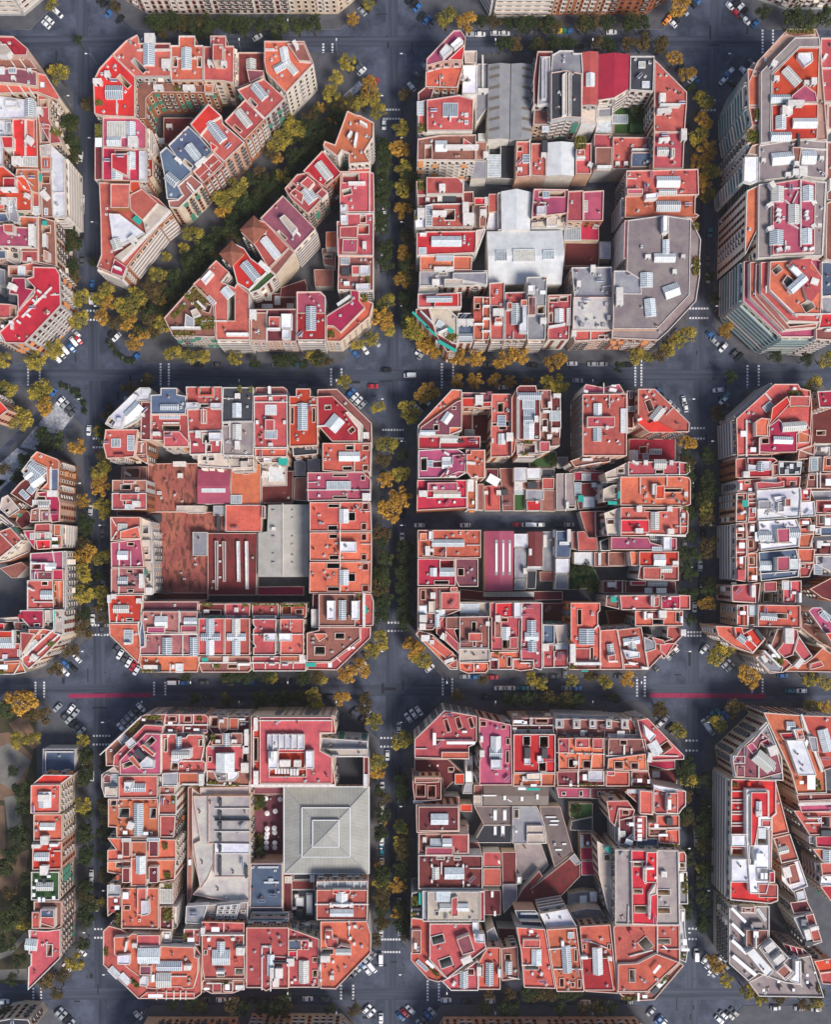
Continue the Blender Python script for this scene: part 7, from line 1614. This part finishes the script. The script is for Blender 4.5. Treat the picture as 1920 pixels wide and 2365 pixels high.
for (r, px, py, ang, c, kd), k_, n_, tot in rank(CARS, lambda t: (t[4], t[5])+near_street(t[1], t[2])[:4], lambda t: near_street(t[1], t[2])[4]):
    st_, sg_, sd_, vh_ = k_[2:]
    r['label'] = f"{CW[c]} {kd}, {nth(n_)+' ' if tot > 1 else ''}{('from top' if vh_ == 'v' else 'from left') if tot > 1 else 'alone'}, {sd_} side of {st_}, {sg_}"
    r['group'] = f'vehicles along the {st_}'
for (t, px, py, c, r_, ex), k_, n_, tot in rank(TREES, lambda t: (t[3], t[5], 'yard' if t[5] else '')+near_street(t[1], t[2])[:4], lambda t: near_street(t[1], t[2])[4]):
    st_, sg_, sd_, vh_ = k_[3:]
    if ex: t['label'] = f"{LW[c]} courtyard tree, {nth(n_)} {'from top' if vh_ == 'v' else 'from left'}, off {sd_} side of {st_}, {sg_}"; t['group'] = 'trees in the block courtyards'
    else: t['label'] = f"{LW[c]} leafy tree, {nth(n_)} {'from top' if vh_ == 'v' else 'from left'}, {sd_} side of {st_}, {sg_}"; t['group'] = f'trees along the {st_}'
for (t, px, py), k_, n_, tot in rank(LAMPS, lambda t: near_street(t[1], t[2])[:4], lambda t: near_street(t[1], t[2])[4]):
    st_, sg_, sd_, vh_ = k_; t['label'] = f"grey street lamp, {nth(n_)} {'from top' if vh_ == 'v' else 'from left'}, {sd_} kerb of {st_}, {sg_}"; t['group'] = f'street lamps along the {st_}'
BN = {'wedge':'wedge-shaped block','triangle':'triangular block','whitehall':'white-hall block','westedge':'top-left edge block','terraced':'top-right edge block','redyard':'red-courtyard block',
      'patio':'block split by a lane','plaza':'block beside the plaza','courtyards':'middle-right edge block','pyramid':'pyramid-roof block','garage':'block with brown sheds','parkside':'parkside row','slab':'bottom-right edge block',
      'topblock':'top edge row','bottomblock':'bottom edge row'}
ext = {}
for b in BL:
    if b.wing: continue
    e = ext.setdefault(b.blk, [1e9,-1e9]); e[0] = min(e[0], b.x0); e[1] = max(e[1], b.x1)
def bkey(b):
    e = ext[b.blk]; t = (b.cx-e[0])/(e[1]-e[0])
    part_ = 'left' if t < .3 else ('middle' if t < .68 else 'right')
    return (b.blk, part_, b.vols[0].c, b.h < 12)
for b, k_, n_, tot in rank([b for b in BL if not b.wing], bkey, lambda b: (-b.cy, b.cx)):
    e = b.root; cn = RN[b.vols[0].c]; kn = 'low shed' if b.h < 12 else 'apartment house'
    e['label'] = f"{kn}, {cn} roof, {(nth(n_)+' from top, ') if tot > 1 else ''}{k_[1]} part of {BN[b.blk]}"
    e['category'] = 'low building' if b.h < 12 else 'building'; e['group'] = f'buildings of the {BN[b.blk]}'
if HAZE_LIFT:  # scattering box added to lift the dark tones, standing in for a colour grade
    mb = MB(); x = 420
    for P in ([(-x,-x,-1),(-x,x,-1),(x,x,-1),(x,-x,-1)],[(-x,-x,410),(x,-x,410),(x,x,410),(-x,x,410)],[(-x,-x,-1),(x,-x,-1),(x,-x,410),(-x,-x,410)],[(x,-x,-1),(x,x,-1),(x,x,410),(x,-x,410)],[(x,x,-1),(-x,x,-1),(-x,x,410),(x,x,410)],[(-x,x,-1),(-x,-x,-1),(-x,-x,410),(-x,x,410)]): mb.face(P, MGREY)
    o = mb.build('lift_haze'); o['kind'] = 'stuff'; o['label'] = 'thin pale scattering volume added above the city to lift the dark tones'
    hm = bpy.data.materials.new('lift_haze_air'); hm.use_nodes = True; nt = hm.node_tree; nt.nodes.remove(nt.nodes['Principled BSDF'])
    pv = nt.nodes.new('ShaderNodeVolumePrincipled'); pv.inputs['Color'].default_value = (.95,.88,.85,1); pv.inputs['Density'].default_value = HAZE_LIFT; pv.inputs['Anisotropy'].default_value = .0
    nt.links.new(pv.outputs[0], nt.nodes['Material Output'].inputs['Volume']); o.data.materials.clear(); o.data.materials.append(hm)
# ------------------------------------------------------------- camera, light
cam = bpy.data.cameras.new('camera'); co = bpy.data.objects.new('camera', cam); col.objects.link(co); sc.camera = co
co.location = (0,0,H); cam.sensor_fit = 'HORIZONTAL'; cam.sensor_width = 36; cam.lens = 36*H/(1920*S)
cam.shift_x = (960-NX)/1920; cam.shift_y = (NY-1182.5)/1920; cam.clip_end = 4000; cam.clip_start = 1
w = bpy.data.worlds.new('World'); sc.world = w; w.use_nodes = True; nt = w.node_tree
sky = nt.nodes.new('ShaderNodeTexSky'); sky.sky_type = 'NISHITA'; sky.sun_disc = False
EL, AZ = SUN_EL, SUN_AZ       # azimuth measured from +Y clockwise; picture-bottom is -Y
sky.sun_elevation = R(EL); sky.sun_rotation = R(AZ)
bg = nt.nodes['Background']; bg.inputs[1].default_value = SKY_S; nt.links.new(sky.outputs[0], bg.inputs[0])
sun = bpy.data.lights.new('sun', 'SUN'); so = bpy.data.objects.new('sun', sun); col.objects.link(so)
sun.energy = SUN_E; sun.angle = R(SUN_A); sun.color = (1,.93,.84)
d = Vector((sin(R(AZ))*cos(R(EL)), cos(R(AZ))*cos(R(EL)), sin(R(EL))))
so.rotation_euler = d.to_track_quat('Z', 'Y').to_euler(); so.location = d*500
sc.view_settings.view_transform = 'Standard'; sc.view_settings.look = 'None'; sc.view_settings.exposure = EXPO; sc.view_settings.gamma = 1
print('objects', len(bpy.data.objects), 'trees', len(TREES), 'cars', len(CARS))
